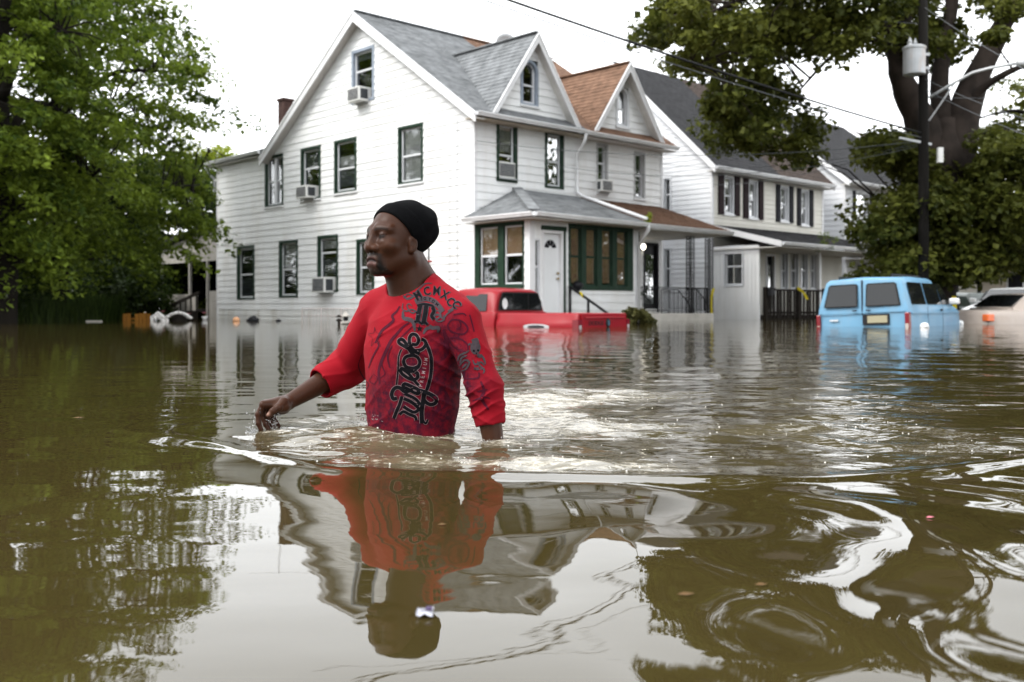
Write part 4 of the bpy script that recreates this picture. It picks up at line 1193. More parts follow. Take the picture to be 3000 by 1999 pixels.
for a in ((0.0, 0.10, VW - 0.03, 0.69, 0.90), (0.05, 0.10, VW, 0.71, 0.925), (1.0, 0.0, VW, 0.72, 0.95), (2.4, -0.15, VW, 0.72, 0.94), (3.35, -0.85, VW, 0.68, 0.87)):
    ring.append(vring(*a))
ring.append([(3.9, VW - 0.03, -0.55), (3.9, VW - 0.01, -0.1), (3.9, VW - 0.02, 0.2), (3.9, VW - 0.03, 0.27), (3.8, VW - 0.06, 0.34), (3.3, 0.7, 0.42), (3.25, 0.68, 0.44), (3.25, 0.6, 0.45), (3.25, 0, 0.47)])
ring.append([(4.45, 0.72, -0.55), (4.5, 0.74, -0.1), (4.45, 0.73, 0.06), (4.4, 0.72, 0.12), (4.35, 0.7, 0.16), (4.3, 0.66, 0.18), (4.28, 0.62, 0.19), (4.27, 0.55, 0.195), (4.25, 0, 0.20)])
mb = MB(); loft(mb, ring); vb = mb.build('body', M['blue_paint'], VN, smooth=True, bevel=0.03)
vz = lambda z: 0.10 * max(0.0, (z - 0.30)) / 0.6
rp_ = lambda y, z, o=0.0: (vz(z) - 0.004 - o, y, z)
yl = lambda z: lerp(VW - 0.045, 0.70, (z - 0.38) / 0.5)
for sg in (1, -1):
    d = MB(); pts = [rp_(sg * 0.075, 0.385), rp_(sg * (yl(0.385) - 0.10), 0.385), rp_(sg * (yl(0.44) - 0.085), 0.42), rp_(sg * (yl(0.8) - 0.075), 0.80), rp_(sg * (yl(0.83) - 0.11), 0.83), rp_(sg * 0.11, 0.83), rp_(sg * 0.08, 0.80)]
    d.prism(pts, (-0.012, 0, 0)); rd = d.build('rear_window', M['rubber'], VN)
    pts2 = [rp_(sg * 0.095, 0.405, 0.012), rp_(sg * (yl(0.385) - 0.125), 0.405, 0.012), rp_(sg * (yl(0.8) - 0.10), 0.80, 0.012), rp_(sg * 0.11, 0.81, 0.012)]
    panel('pane', pts2, (-1, 0, 0), 0.005, M['tint_glass'], rd)
    mb = MB(); a, b = (sg * (VW - 0.07), sg * (VW + 0.012)); mb.box(-0.035, 0.12, min(a, b), max(a, b), -0.08, 0.25)
    tl = mb.build('tail_lamp', M['tail_red'], VN, bevel=0.015)
    mb = MB(); a, b = (sg * (VW - 0.06), sg * (VW - 0.0)); mb.box(-0.042, -0.036, min(a, b), max(a, b), -0.04, 0.04); mb.build('reversing_lens', M['beige_paint'], tl)
    # door seam, side glass, mirror, moulding
    sp = lambda x, z, o=0.0: (x, sg * (lerp(VW - 0.02, 0.75, (z - 0.38) / 0.45) + 0.004 + o), z)
    for (x0, x1, x2, x3) in ((0.30, 1.30, 1.30, 0.36), (1.40, 2.45, 2.38, 1.40), (2.52, 3.25, 2.72, 2.45)):
        s_ = panel('side_window', [sp(x0, 0.40), sp(x1, 0.40), sp(x2, 0.83), sp(x3, 0.83)], (0, sg, 0), 0.008, M['tint_glass'], VN)
    mb = MB(); a, b = sg * (VW + 0.002), sg * (VW + 0.02); mb.box(0.15, 3.8, min(a, b), max(a, b), 0.215, 0.245); mb.build('side_moulding', M['blue_paint'], VN)
    mb = MB(); a, b = sg * (VW - 0.0), sg * (VW + 0.20); mb.box(3.0, 3.14, min(a, b), max(a, b), 0.40, 0.53); mb.build('wing_mirror', M['white_paint'], VN, bevel=0.03)
mb = MB(); mb.box(-0.022, -0.004, -VW + 0.05, VW - 0.05, 0.265, 0.285); mb.build('rear_moulding', M['blue_paint'], VN)
for (a_, b_2, c_, d_2) in ((0.09, 0.17, 0.30, 0.325), (-0.17, -0.09, 0.30, 0.325)):
    mb = MB(); mb.box(-0.04, -0.004, a_, b_2, c_, d_2); mb.build('door_handle', M['black_plastic'], VN)
mb = MB(); mb.box(-0.02, -0.006, 0.45, 0.62, 0.12, 0.15); mb.build('badge', M['chrome'], VN)
for sg in (1, -1):
    mb = MB(); a, b = sg * (VW + 0.001), sg * (VW + 0.004)
    for xx in (1.34, 2.47): mb.box(xx, xx + 0.012, min(a, b), max(a, b), -0.4, 0.36)
    mb.build('side_door_gap', M['dark_shutter'], VN)
    mb = MB(); a, b = sg * (VW + 0.002), sg * (VW + 0.03); mb.box(2.3, 2.42, min(a, b), max(a, b), 0.27, 0.30); mb.build('side_handle', M['black_plastic'], VN)
mb = MB(); mb.box(-0.022, -0.002, -0.012, 0.012, -0.3, 0.9); mb.v = [(x + vz(z), y, z) for x, y, z in mb.v]; mb.build('door_seam', M['dark_shutter'], VN)
mb = MB(); mb.box(-0.03, -0.004, -0.52, -0.02, 0.03, 0.235); pf = mb.build('plate_recess', M['black_plastic'], VN)
M['plate'] = mat('plate_cream', (0.34, 0.31, 0.21), 0.4, 0.08, 4)
mb = MB(); mb.box(-0.04, -0.032, -0.485, -0.115, 0.07, 0.205); pt = mb.build('licence_plate', M['plate'], pf)
mb = MB(); mb.box(-0.14, -0.01, -VW + 0.03, VW - 0.03, -0.35, -0.12); mb.build('rear_bumper', M['black_plastic'], VN, bevel=0.03)
for y in (-0.5, 0.5):
    mb = MB(); mb.bar((0.3, y, 0.985), (2.2, y, 0.99), 0.03, 0.03); mb.box(0.3, 0.36, y - 0.02, y + 0.02, 0.93, 0.985); mb.box(2.1, 2.16, y - 0.02, y + 0.02, 0.93, 0.985); mb.build('roof_rail', M['black_plastic'], VN)
for (x, y) in ((0.9, 0.72), (0.9, -0.72), (3.6, 0.72), (3.6, -0.72)): wheel(VN, x, y, -0.52)

# ---- sedans and SUV at the right edge
def sedan(name, label, cat, loc, rz, paintm, L=4.5, W=0.86, belt=0.33, roof=0.75, dz=0.0, suv=False):
    S = thing(name, label, cat, (loc[0], loc[1], dz), rz)
    def rg(x, wb, zb): return [(x, wb - 0.03, -0.6), (x, wb, -0.1), (x, wb, zb - 0.15), (x, wb - 0.03, zb - 0.03), (x, wb - 0.1, zb), (x, 0, zb + 0.02)]
    mb = MB(); loft(mb, [rg(0, W - 0.16, belt - 0.10), rg(0.06, W - 0.05, belt - 0.02), rg(0.9, W, belt), rg(2.8, W, belt), rg(3.2, W, belt - 0.02), rg(4.2, W - 0.05, belt - 0.16), rg(4.45, W - 0.2, belt - 0.3)])
    mb.build('body', M[paintm], S, smooth=True, bevel=0.02)
    def rc(x, wb, zt): return [(x, wb, belt - 0.02), (x, wb - 0.04, belt + 0.05), (x, wb - 0.13, zt - 0.08), (x, wb - 0.2, zt), (x, 0, zt + 0.02)]
    back = [(0.75, 0.74, belt + 0.03), (1.25, 0.78, roof - 0.03)] if not suv else [(0.05, 0.78, roof - 0.1), (0.2, 0.8, roof)]
    mb = MB(); loft(mb, [rc(*b) for b in back] + [rc(1.9, 0.79, roof), rc(2.5, 0.78, roof - 0.03), rc(3.15, 0.74, belt + 0.03)]); mb.build('cabin', M[paintm], S, smooth=True, bevel=0.01)
    for sg in (1, -1):
        sp = lambda x, z: (x, sg * (0.80 - 0.10 * (z - belt) / 0.4), z)
        panel('side_window', [sp(1.05, belt + 0.06), sp(1.85, belt + 0.06), sp(1.82, roof - 0.07), sp(1.38, roof - 0.08)], (0, sg, 0), 0.012, M['tint_glass'], S)
        panel('side_window', [sp(1.93, belt + 0.06), sp(2.75, belt + 0.06), sp(2.40, roof - 0.08), sp(1.92, roof - 0.07)], (0, sg, 0), 0.012, M['tint_glass'], S)
        mb = MB(); a, b = sg * (W - 0.2), sg * (W - 0.01); mb.box(-0.02, 0.16, min(a, b), max(a, b), belt - 0.26, belt - 0.10); mb.build('tail_lamp', M['amber'], S, bevel=0.02)
        mb = MB(); a, b = sg * (W - 0.2), sg * (W - 0.06); mb.box(4.25, 4.40, min(a, b), max(a, b), belt - 0.40, belt - 0.28); mb.build('headlamp', M['chrome'], S, bevel=0.02)
        mb = MB(); a, b = sg * W, sg * (W + 0.17); mb.box(2.75, 2.87, min(a, b), max(a, b), belt + 0.02, belt + 0.13); mb.build('wing_mirror', M[paintm], S, bevel=0.02)
    if not suv:
        panel('rear_window', [(0.79, 0.62, belt + 0.07), (0.79, -0.62, belt + 0.07), (1.20, -0.55, roof - 0.05), (1.20, 0.55, roof - 0.05)], (-0.4, 0, 0.5), 0.012, M['tint_glass'], S)
    panel('windscreen', [(3.10, 0.62, belt + 0.08), (3.10, -0.62, belt + 0.08), (2.55, -0.56, roof - 0.05), (2.55, 0.56, roof - 0.05)], (0.5, 0, 0.5), 0.012, M['tint_glass'], S)
    for (x, y) in ((0.85, 0.74), (0.85, -0.74), (3.5, 0.74), (3.5, -0.74)): wheel(S, x, y, -0.55, 0.32)
    return S
p = px(2826, 0, 22.8)
sedan('sedan', 'beige sedan half under water just right of the blue van', 'car', (p.x, p.y + 0.1), math.radians(14), 'beige_paint', roof=0.70, belt=0.32)
p = px(2990, 0, 27.5)
sedan('sport_utility_vehicle', 'white car cut off by the right edge of the photo', 'car', (p.x + 1.7, p.y + 2.2), math.radians(196 + 30), 'white_paint', roof=0.92, belt=0.50, dz=0.0)
p = px(2775, 0, 30)
sedan('hatchback', 'dark car glimpsed between the blue van and the beige sedan', 'car', (p.x, p.y), math.radians(30), 'dark_paint', roof=0.80, belt=0.42, suv=True)

# ================================================================== utility pole, lamp, wires
M['pole'] = mat('dark_pole_wood', (0.008, 0.007, 0.006), 0.9, 0.3, 5, stretch=(8, 8, 0.5), bump=0.4)
M['cable'] = mat('black_cable', (0.008, 0.008, 0.009), 0.6, 0.1, 4)
M['wire'] = mat('grey_wire', (0.09, 0.095, 0.10), 0.6, 0.1, 4)
PY = 22.0
pb = px(2706, 0, PY)
UP = thing('utility_pole', 'dark wooden utility pole in front of the street tree', 'utility pole', (pb.x, PY, 0))
mb = MB(); mb.tube([(0, 0, -1), (0, 0, 4), (-0.02, 0, 9.2)], [0.115, 0.11, 0.09], 12); mb.build('shaft', M['pole'], UP, smooth=True)
mb = MB(); mb.bar((-1.1, 0, 8.6), (1.1, 0, 8.6), 0.09, 0.12); mb.build('crossarm', M['pole'], UP)
for x in (-1.0, -0.5, 0.5, 1.0):
    mb = MB(); mb.lathe([(0.02, 8.66), (0.05, 8.68), (0.03, 8.72), (0.05, 8.76), (0.02, 8.82)], (x, 0, 0), 8); mb.build('insulator', M['galv'], UP)
mb = MB(); q0 = px(2700, 398, PY) - Vector((pb.x, PY, 0)); mb.bar((-0.55, -0.02, q0.z - 0.05), (0.15, -0.05, q0.z - 0.2), 0.05); mb.build('cable_bracket', M['galv'], UP)
mb = MB(); q0 = px(2745, 460, PY) - Vector((pb.x, PY, 0)); mb.box(q0.x - 0.05, q0.x + 0.06, -0.2, -0.1, q0.z - 0.15, q0.z + 0.18); mb.build('junction_box', M['ac_body'], UP)
t0 = px(2676, 180, PY)
TF = thing('pole_transformer', 'grey can transformer hung on the utility pole', 'transformer', (t0.x, PY - 0.05, t0.z - 0.32))
mb = MB(); mb.lathe([(0.20, 0.0), (0.235, 0.02), (0.235, 0.56), (0.25, 0.57), (0.25, 0.61), (0.20, 0.64)], (0, 0, 0), 24); mb.build('tank', mat('transformer_grey', (0.48, 0.50, 0.52), 0.5, 0.08, 5, dirt=(0.42, 0.22, 0.08), dirt_amt=0.5, dscale=4), TF, smooth=False)
for k in range(3):
    a = 0.5 + k * 0.6
    mb = MB(); mb.lathe([(0.04, 0.63), (0.06, 0.66), (0.04, 0.70), (0.055, 0.73), (0.03, 0.78), (0.015, 0.84)], (0.11 * math.cos(a * 2), 0.11 * math.sin(a * 2), 0), 8); mb.build('bushing', M['galv'], TF)
mb = MB(); mb.box(0.2, 0.32, -0.06, 0.06, 0.12, 0.18); mb.box(0.2, 0.32, -0.06, 0.06, 0.42, 0.48); mb.build('bracket', M['galv'], TF)
# street lamp arm
a0, a1, a2, a3 = px(2722, 287, PY - 0.15), px(2800, 240, PY - 0.4), px(2900, 200, PY - 0.8), px(2990, 184, PY - 1.1)
SL = thing('street_lamp', 'curved street lamp arm reaching right from the utility pole', 'street lamp', a0)
mb = MB(); mb.tube([a0 - a0, a1 - a0, (a1 + a2) / 2 - a0 + Vector((0, 0, 0.05)), a2 - a0, a3 - a0], 0.032, 8); mb.build('arm', M['galv'], SL, smooth=True)
mb = MB(); mb.tube([a0 - a0 + Vector((0, 0, -0.5)), a1 - a0], 0.018, 6); mb.build('brace', M['galv'], SL)
h0 = a3 - a0
mb = MB(); mb.tube([h0 + Vector((-0.08, 0, 0)), h0 + Vector((0.0, 0, 0.0)), h0 + Vector((0.25, -0.05, -0.0)), h0 + Vector((0.5, -0.1, -0.03))], [0.05, 0.09, 0.13, 0.05], 10); mb.build('lamp_head', M['galv'], SL, smooth=True)
mb = MB(); mb.lathe([(0.03, -0.13), (0.09, -0.08), (0.11, -0.02)], tuple(h0 + Vector((0.22, -0.05, -0.05))), 12); mb.build('lens', M['sash_grey'], SL)

def wire(name, label, a, b, sag, r, m='wire', n=24, group='overhead wires'):
    a, b = Vector(a), Vector(b)
    pts = [a.lerp(b, i / n) - Vector((0, 0, sag * 4 * (i / n) * (1 - i / n))) for i in range(n + 1)]
    mb = MB(); mb.tube(pts, r, 6)
    o = mb.build(name, M[m], None, smooth=True)
    return tag(o, label, 'wire', group)
pole_top = px(2706, 392, PY)
def far(xx, yy, Y): return px(xx, yy, Y)
wire('overhead_cable', 'thick black cable running from the utility pole past the roofs', pole_top, far(1000, -175, 13.0), 0.10, 0.020, 'cable')
wire('overhead_cable', 'thin grey cable lashed just under the thick black one', pole_top + Vector((0, 0, -0.10)), far(1000, -150, 13.0), 0.13, 0.010, 'wire')
wire('overhead_wire', 'high thin wire crossing the empty sky above the roofs', px(2706, 70, PY), far(900, -160, 26.0), 0.3, 0.008)
hp = lambda s, t, z: C0 + bm_ @ Vector((s, t, z))
wire('service_wire', 'thin service wire from the pole to the near corner of the duplex', pole_top + Vector((0, 0, -0.15)), hp(-0.02, -0.08, 4.55), 0.35, 0.008)
wire('service_wire', 'second service wire slung lower across the duplex front', pole_top + Vector((0, 0, -0.25)), hp(3.0, -0.08, 4.2), 0.45, 0.007)
wire('service_wire', 'service wire ending on the brown half of the duplex', pole_top + Vector((0, 0, -0.2)), hp(7.4, -0.1, 4.7), 0.3, 0.007)
wire('service_wire', 'service wire ending at the corner of the shuttered row house', pole_top + Vector((0, 0, -0.1)), hp(SB + 0.05, -0.06, 4.3), 0.25, 0.007)
wire('service_wire', 'service wire ending at the gable of the farther row house', pole_top + Vector((0, 0, -0.1)), hp(SCc + 0.05, -0.06, 4.5), 0.2, 0.007)
wire('overhead_wire', 'thin wire leaving the pole toward the upper right', px(2706, 230, PY), px(3250, 420, 15), 0.1, 0.007)
wire('overhead_wire', 'lower thin wire leaving the pole to the right', px(2706, 260, PY), px(3250, 480, 17), 0.1, 0.007)
wire('overhead_wire', 'topmost wire leaving the pole behind the right limb', px(2706, 20, PY), px(3250, 330, 14), 0.1, 0.007)
wire('overhead_wire', 'faint level wire right of the street tree', px(2706, 285, PY), px(3250, 275, 20), 0.05, 0.006)
# ================================================================== trees
def leaf_mat(name, col, col2, trans=0.35):
    m, n, l, b = new_mat(name)
    out = n['Material Output']
    at = n.new('ShaderNodeAttribute'); at.attribute_name = 'tone'
    mx = n.new('ShaderNodeMix'); mx.data_type = 'RGBA'
    mx.inputs[6].default_value = (*col, 1); mx.inputs[7].default_value = (*col2, 1)
    l.new(at.outputs['Fac'], mx.inputs[0])
    l.new(mx.outputs[2], b.inputs['Base Color'])
    b.inputs['Roughness'].default_value = 0.5
    b.inputs['Specular IOR Level'].default_value = 0.12
    tr = n.new('ShaderNodeBsdfTranslucent'); l.new(mx.outputs[2], tr.inputs[0])
    ms = n.new('ShaderNodeMixShader'); ms.inputs[0].default_value = trans
    l.new(b.outputs[0], ms.inputs[1]); l.new(tr.outputs[0], ms.inputs[2]); l.new(ms.outputs[0], out.inputs[0])
    return m
M['leaf_light'] = leaf_mat('maple_leaf', (0.028, 0.052, 0.007), (0.190, 0.255, 0.030), 0.45)
M['leaf_mid'] = leaf_mat('shade_toned_leaf', (0.009, 0.018, 0.004), (0.040, 0.066, 0.011), 0.35)  # kept dark so the dense shade among the leaves sits in the colour
M['leaf_bright'] = leaf_mat('young_leaf', (0.12, 0.17, 0.015), (0.26, 0.30, 0.03), 0.45)
M['leaf_dark'] = leaf_mat('sycamore_leaf', (0.026, 0.036, 0.007), (0.135, 0.145, 0.026), 0.42)
M['bark'] = mat('dark_bark', (0.012, 0.010, 0.008), 0.95, 0.35, 3, bump=0.9, bscale=14)
M['bark_syc'] = mat('sycamore_bark', (0.030, 0.023, 0.019), 0.9, 0.45, 2.2, bump=0.7, bscale=10, dirt=(0.008, 0.007, 0.006), dirt_amt=0.9, dscale=2.2)

def leaves(name, cen, rad, per, size, m, parent, droop=0.25, seed=1, axis=None, aspect=0.62):
    """leaf blades scattered through ellipsoid clumps; cen (n,3), rad (n,3), axis = optional long axis per clump (n,3)"""
    g = np.random.default_rng(seed)
    cen, rad = np.asarray(cen, float), np.asarray(rad, float)
    n = len(cen)
    idx = np.repeat(np.arange(n), per)
    N = len(idx)
    d = g.normal(size=(N, 3)); d /= np.linalg.norm(d, axis=1)[:, None]
    r = g.random(N) ** 0.45
    off = d * r[:, None]
    q = off * rad[idx]
    if axis is not None:
        ax = np.asarray(axis, float)[idx]
        ax /= np.linalg.norm(ax, axis=1)[:, None]
        sd = np.cross(ax, [0, 0, 1.0]); sd /= (np.linalg.norm(sd, axis=1)[:, None] + 1e-9)
        up = np.cross(sd, ax)
        q = ax * q[:, :1] + sd * q[:, 1:2] + up * q[:, 2:3]
    p = cen[idx] + q
    nrm = g.normal(size=(N, 3)) * 0.55 + off * 0.35
    nrm[:, 2] += 0.75
    nrm /= np.linalg.norm(nrm, axis=1)[:, None]
    t = g.normal(size=(N, 3)) + off * 0.8
    t[:, 2] -= droop * 2
    t -= nrm * np.sum(t * nrm, axis=1)[:, None]
    t /= np.linalg.norm(t, axis=1)[:, None]
    b = np.cross(nrm, t)
    s = size * (0.45 + 1.1 * g.random(N) ** 1.3)[:, None]
    fold = nrm * s * 0.12
    V = np.empty((N, 4, 3))
    V[:, 0] = p - t * s * 0.5
    V[:, 1] = p + b * s * aspect * 0.5 + fold + t * s * 0.05
    V[:, 2] = p + t * s * 0.5
    V[:, 3] = p - b * s * aspect * 0.5 + fold + t * s * 0.05
    F = np.arange(N * 4).reshape(N, 4)
    tone_c = g.random(n)
    tone = np.clip(0.55 * tone_c[idx] + 0.6 * g.random(N) - 0.1, 0, 1)
    return np_mesh(name, V.reshape(-1, 3), F, m, parent, smooth=False, attrs={'tone': ('FLOAT', np.repeat(tone, 4))})

def rel(pts, loc): return [Vector(p) - Vector(loc) for p in pts]

def limb_mesh(name, limbs, m, parent, loc, n=10):
    mb = MB()
    for pts, rs in limbs:
        # refine the polyline and add a little wander
        P = [Vector(p) for p in pts]
        out, ro = [], []
        for i in range(len(P) - 1):
            for k in range(4):
                f = k / 4
                p0, p1, p2, p3 = P[max(i - 1, 0)], P[i], P[i + 1], P[min(i + 2, len(P) - 1)]
                out.append(0.5 * ((2 * p1) + (p2 - p0) * f + (2 * p0 - 5 * p1 + 4 * p2 - p3) * f * f + (3 * p1 - p0 - 3 * p2 + p3) * f ** 3))
                rr = rs[i] + (rs[i + 1] - rs[i]) * f
                ro.append(rr * random.uniform(0.93, 1.08))
        out.append(P[-1]); ro.append(rs[-1])
        mb.tube(rel(out, loc), ro, n)
    return mb.build(name, m, parent, smooth=True)

def twigs(name, cen, limbs, m, parent, loc, r0=0.035, up=0.35):
    """thin branches from the nearest limb point to each clump"""
    pts = np.array([list(p) for L in limbs for p in L[0]])
    ext = []
    for L in limbs:
        for a, b in zip(L[0][:-1], L[0][1:]):
            for f in (0.25, 0.5, 0.75): ext.append(list(Vector(a).lerp(Vector(b), f)))
    pts = np.vstack([pts, np.array(ext)])
    mb = MB()
    for c in cen:
        d = np.linalg.norm(pts - c, axis=1) + np.maximum(0, pts[:, 2] - c[2]) * 0.5
        a = Vector(pts[d.argmin()]); b = Vector(c)
        mid = a.lerp(b, 0.5) + Vector((random.uniform(-.2, .2), random.uniform(-.2, .2), up * (b - a).length * 0.25))
        mb.tube(rel([a, a.lerp(mid, 0.5), mid, mid.lerp(b, 0.5), b], loc), [r0, r0 * 0.8, r0 * 0.6, r0 * 0.4, r0 * 0.2], 5, False)
    return mb.build(name, m, parent, smooth=True, kind='stuff')

def broad_tree(name, label, loc, height, crown_c, crown_r, nclump, per, leaf, leafm, trunk_r, seed, group=None, clump=(0.95, 0.55, 0.32), droop=0.3, low=0.12):
    """a maple: trunk, rising limbs, drooping leafy sprays on an ellipsoid crown"""
    g = np.random.default_rng(seed)
    t = thing(name, label, 'tree', loc, 0, group)
    loc = Vector(loc); cc = Vector(crown_c)
    limbs = []
    top = Vector((loc.x + 0.3, loc.y, loc.z + height * 0.92))
    limbs.append(([loc + Vector((0, 0, -1)), loc + Vector((0.05, 0, height * 0.2)), loc + Vector((-0.1, 0.1, height * 0.5)), top], [trunk_r * 1.15, trunk_r * 0.9, trunk_r * 0.55, 0.04]))
    for k in range(11):
        z0 = height * (0.16 + 0.06 * k)
        a = k * 2.4 + g.random()
        s = loc + Vector((0, 0, z0))
        e = cc + Vector((math.cos(a) * crown_r[0] * 0.75, math.sin(a) * crown_r[1] * 0.75, (z0 - cc.z + loc.z) * 0.9 + crown_r[2] * 0.25))
        m1 = s.lerp(e, 0.35) + Vector((0, 0, 0.8)); m2 = s.lerp(e, 0.7) + Vector((0, 0, 0.5))
        limbs.append(([s, m1, m2, e], [trunk_r * 0.42, trunk_r * 0.3, trunk_r * 0.17, 0.03]))
    limb_mesh('trunk', limbs, M['bark'], t, loc)
    cen, rad, ax = [], [], []
    while len(cen) < nclump:
        d = g.normal(size=3); d /= np.linalg.norm(d)
        r = g.uniform(0.42, 1.0) ** 0.6 * g.uniform(0.85, 1.08)
        p = np.array(crown_c) + d * r * np.array(crown_r)
        if p[2] < loc.z + low * height: continue
        k = g.uniform(0.65, 1.35)
        cen.append(p); rad.append([clump[0] * k, clump[1] * k, clump[2] * k])
        o = d.copy(); o[2] = o[2] * 0.5 - droop
        ax.append(o)
    cen = np.array(cen)
    twigs('branches', cen, limbs, M['bark'], t, loc, 0.03)
    leaves('crown', cen - np.array(loc), rad, per, leaf, leafm, t, droop, seed, ax)
    return t

lt = px(172, 0, 29.5)
broad_tree('maple_tree', 'tall light green maple left of the house reaching past the frame', (lt.x, 29.5, 0), 13.0, (lt.x - 0.2, 29.5, 5.6), (5.4, 4.4, 6.4), 400, 165, 0.15, M['leaf_light'], 0.26, 11, clump=(1.05, 0.5, 0.26))
l2 = px(8, 0, 23.5)
broad_tree('maple_tree', 'dark-trunked maple cut off by the left edge', (l2.x, 23.5, 0), 11.5, (l2.x - 0.9, 23.4, 5.4), (3.9, 3.2, 5.4), 330, 170, 0.15, M['leaf_light'], 0.30, 12, clump=(0.9, 0.5, 0.26), low=0.09)
l3 = px(590, 0, 47)
broad_tree('linden_tree', 'bright yellow-green tree showing behind the rear wing', (l3.x, 47, 0), 8.6, (l3.x - 0.6, 47, 4.2), (4.2, 3.0, 3.9), 130, 200, 0.19, M['leaf_bright'], 0.18, 13, low=0.02)
l4 = px(400, 0, 42)
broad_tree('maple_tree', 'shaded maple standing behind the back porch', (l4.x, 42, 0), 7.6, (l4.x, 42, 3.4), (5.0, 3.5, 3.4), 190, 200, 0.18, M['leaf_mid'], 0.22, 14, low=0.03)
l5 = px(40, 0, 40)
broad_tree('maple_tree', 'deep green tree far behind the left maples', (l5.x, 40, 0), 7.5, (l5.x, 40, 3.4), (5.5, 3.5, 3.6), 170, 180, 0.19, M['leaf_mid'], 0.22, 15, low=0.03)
# undergrowth at the water's edge on the left
def bush(name, label, c, r, n, per, size, m, seed, group=None, cat='bush'):
    g = np.random.default_rng(seed)
    t = thing(name, label, cat, (c[0], c[1], 0), 0, group)
    cen, limbs = [], []
    while len(cen) < n:
        d = g.normal(size=3); d[2] = abs(d[2]); d /= np.linalg.norm(d)
        cen.append(d * np.array(r) * g.uniform(0.5, 1.0))
    cen = np.array(cen)
    mb = MB()
    for q in cen[::3]:
        mb.tube([(q[0] * 0.1, q[1] * 0.1, -0.7), (q[0] * 0.5, q[1] * 0.5, q[2] * 0.5), tuple(q)], [0.03, 0.02, 0.008], 5, False)
    mb.build('stems', M['bark'], t)
    leaves('foliage', cen, np.tile(np.array([[0.42, 0.42, 0.30]]) * (max(r) / 1.8), (n, 1)), per, size, m, t, 0.2, seed)
    return t
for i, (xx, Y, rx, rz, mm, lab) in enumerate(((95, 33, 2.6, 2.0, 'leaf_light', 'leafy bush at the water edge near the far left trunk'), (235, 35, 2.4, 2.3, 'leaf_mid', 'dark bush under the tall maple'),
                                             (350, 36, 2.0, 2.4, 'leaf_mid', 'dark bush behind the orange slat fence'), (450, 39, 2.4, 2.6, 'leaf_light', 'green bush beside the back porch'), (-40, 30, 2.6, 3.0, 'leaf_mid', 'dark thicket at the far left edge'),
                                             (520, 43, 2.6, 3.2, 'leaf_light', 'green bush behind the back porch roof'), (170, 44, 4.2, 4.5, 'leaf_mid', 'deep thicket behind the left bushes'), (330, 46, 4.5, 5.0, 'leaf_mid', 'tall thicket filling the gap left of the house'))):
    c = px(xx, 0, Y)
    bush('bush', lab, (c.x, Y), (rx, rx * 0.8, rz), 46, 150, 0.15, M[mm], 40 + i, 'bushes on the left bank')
# reeds
g = np.random.default_rng(5)
N = 2600
c = px(120, 0, 29)
bx_ = c.x + g.uniform(-1.0, 1.9, N); by_ = 29 + g.uniform(-0.5, 1.6, N); hh = g.uniform(0.25, 0.8, N) ; wd = 0.012
aa = g.uniform(0, 6.28, N); lx, ly = np.cos(aa) * 0.25 * hh, np.sin(aa) * 0.25 * hh
V = np.empty((N, 4, 3))
V[:, 0] = np.stack([bx_ - wd, by_, np.full(N, -0.1)], 1); V[:, 1] = np.stack([bx_ + wd, by_, np.full(N, -0.1)], 1)
V[:, 2] = np.stack([bx_ + wd * 0.4 + lx, by_ + ly, hh], 1); V[:, 3] = np.stack([bx_ - wd * 0.4 + lx, by_ + ly, hh], 1)
o = np_mesh('reeds', V.reshape(-1, 3), np.arange(N * 4).reshape(N, 4), M['leaf_mid'], None, smooth=False, kind='stuff', attrs={'tone': ('FLOAT', np.repeat(g.random(N), 4))})
tag(o, 'pale green reeds standing in the water on the left bank', 'reeds', kind='stuff')

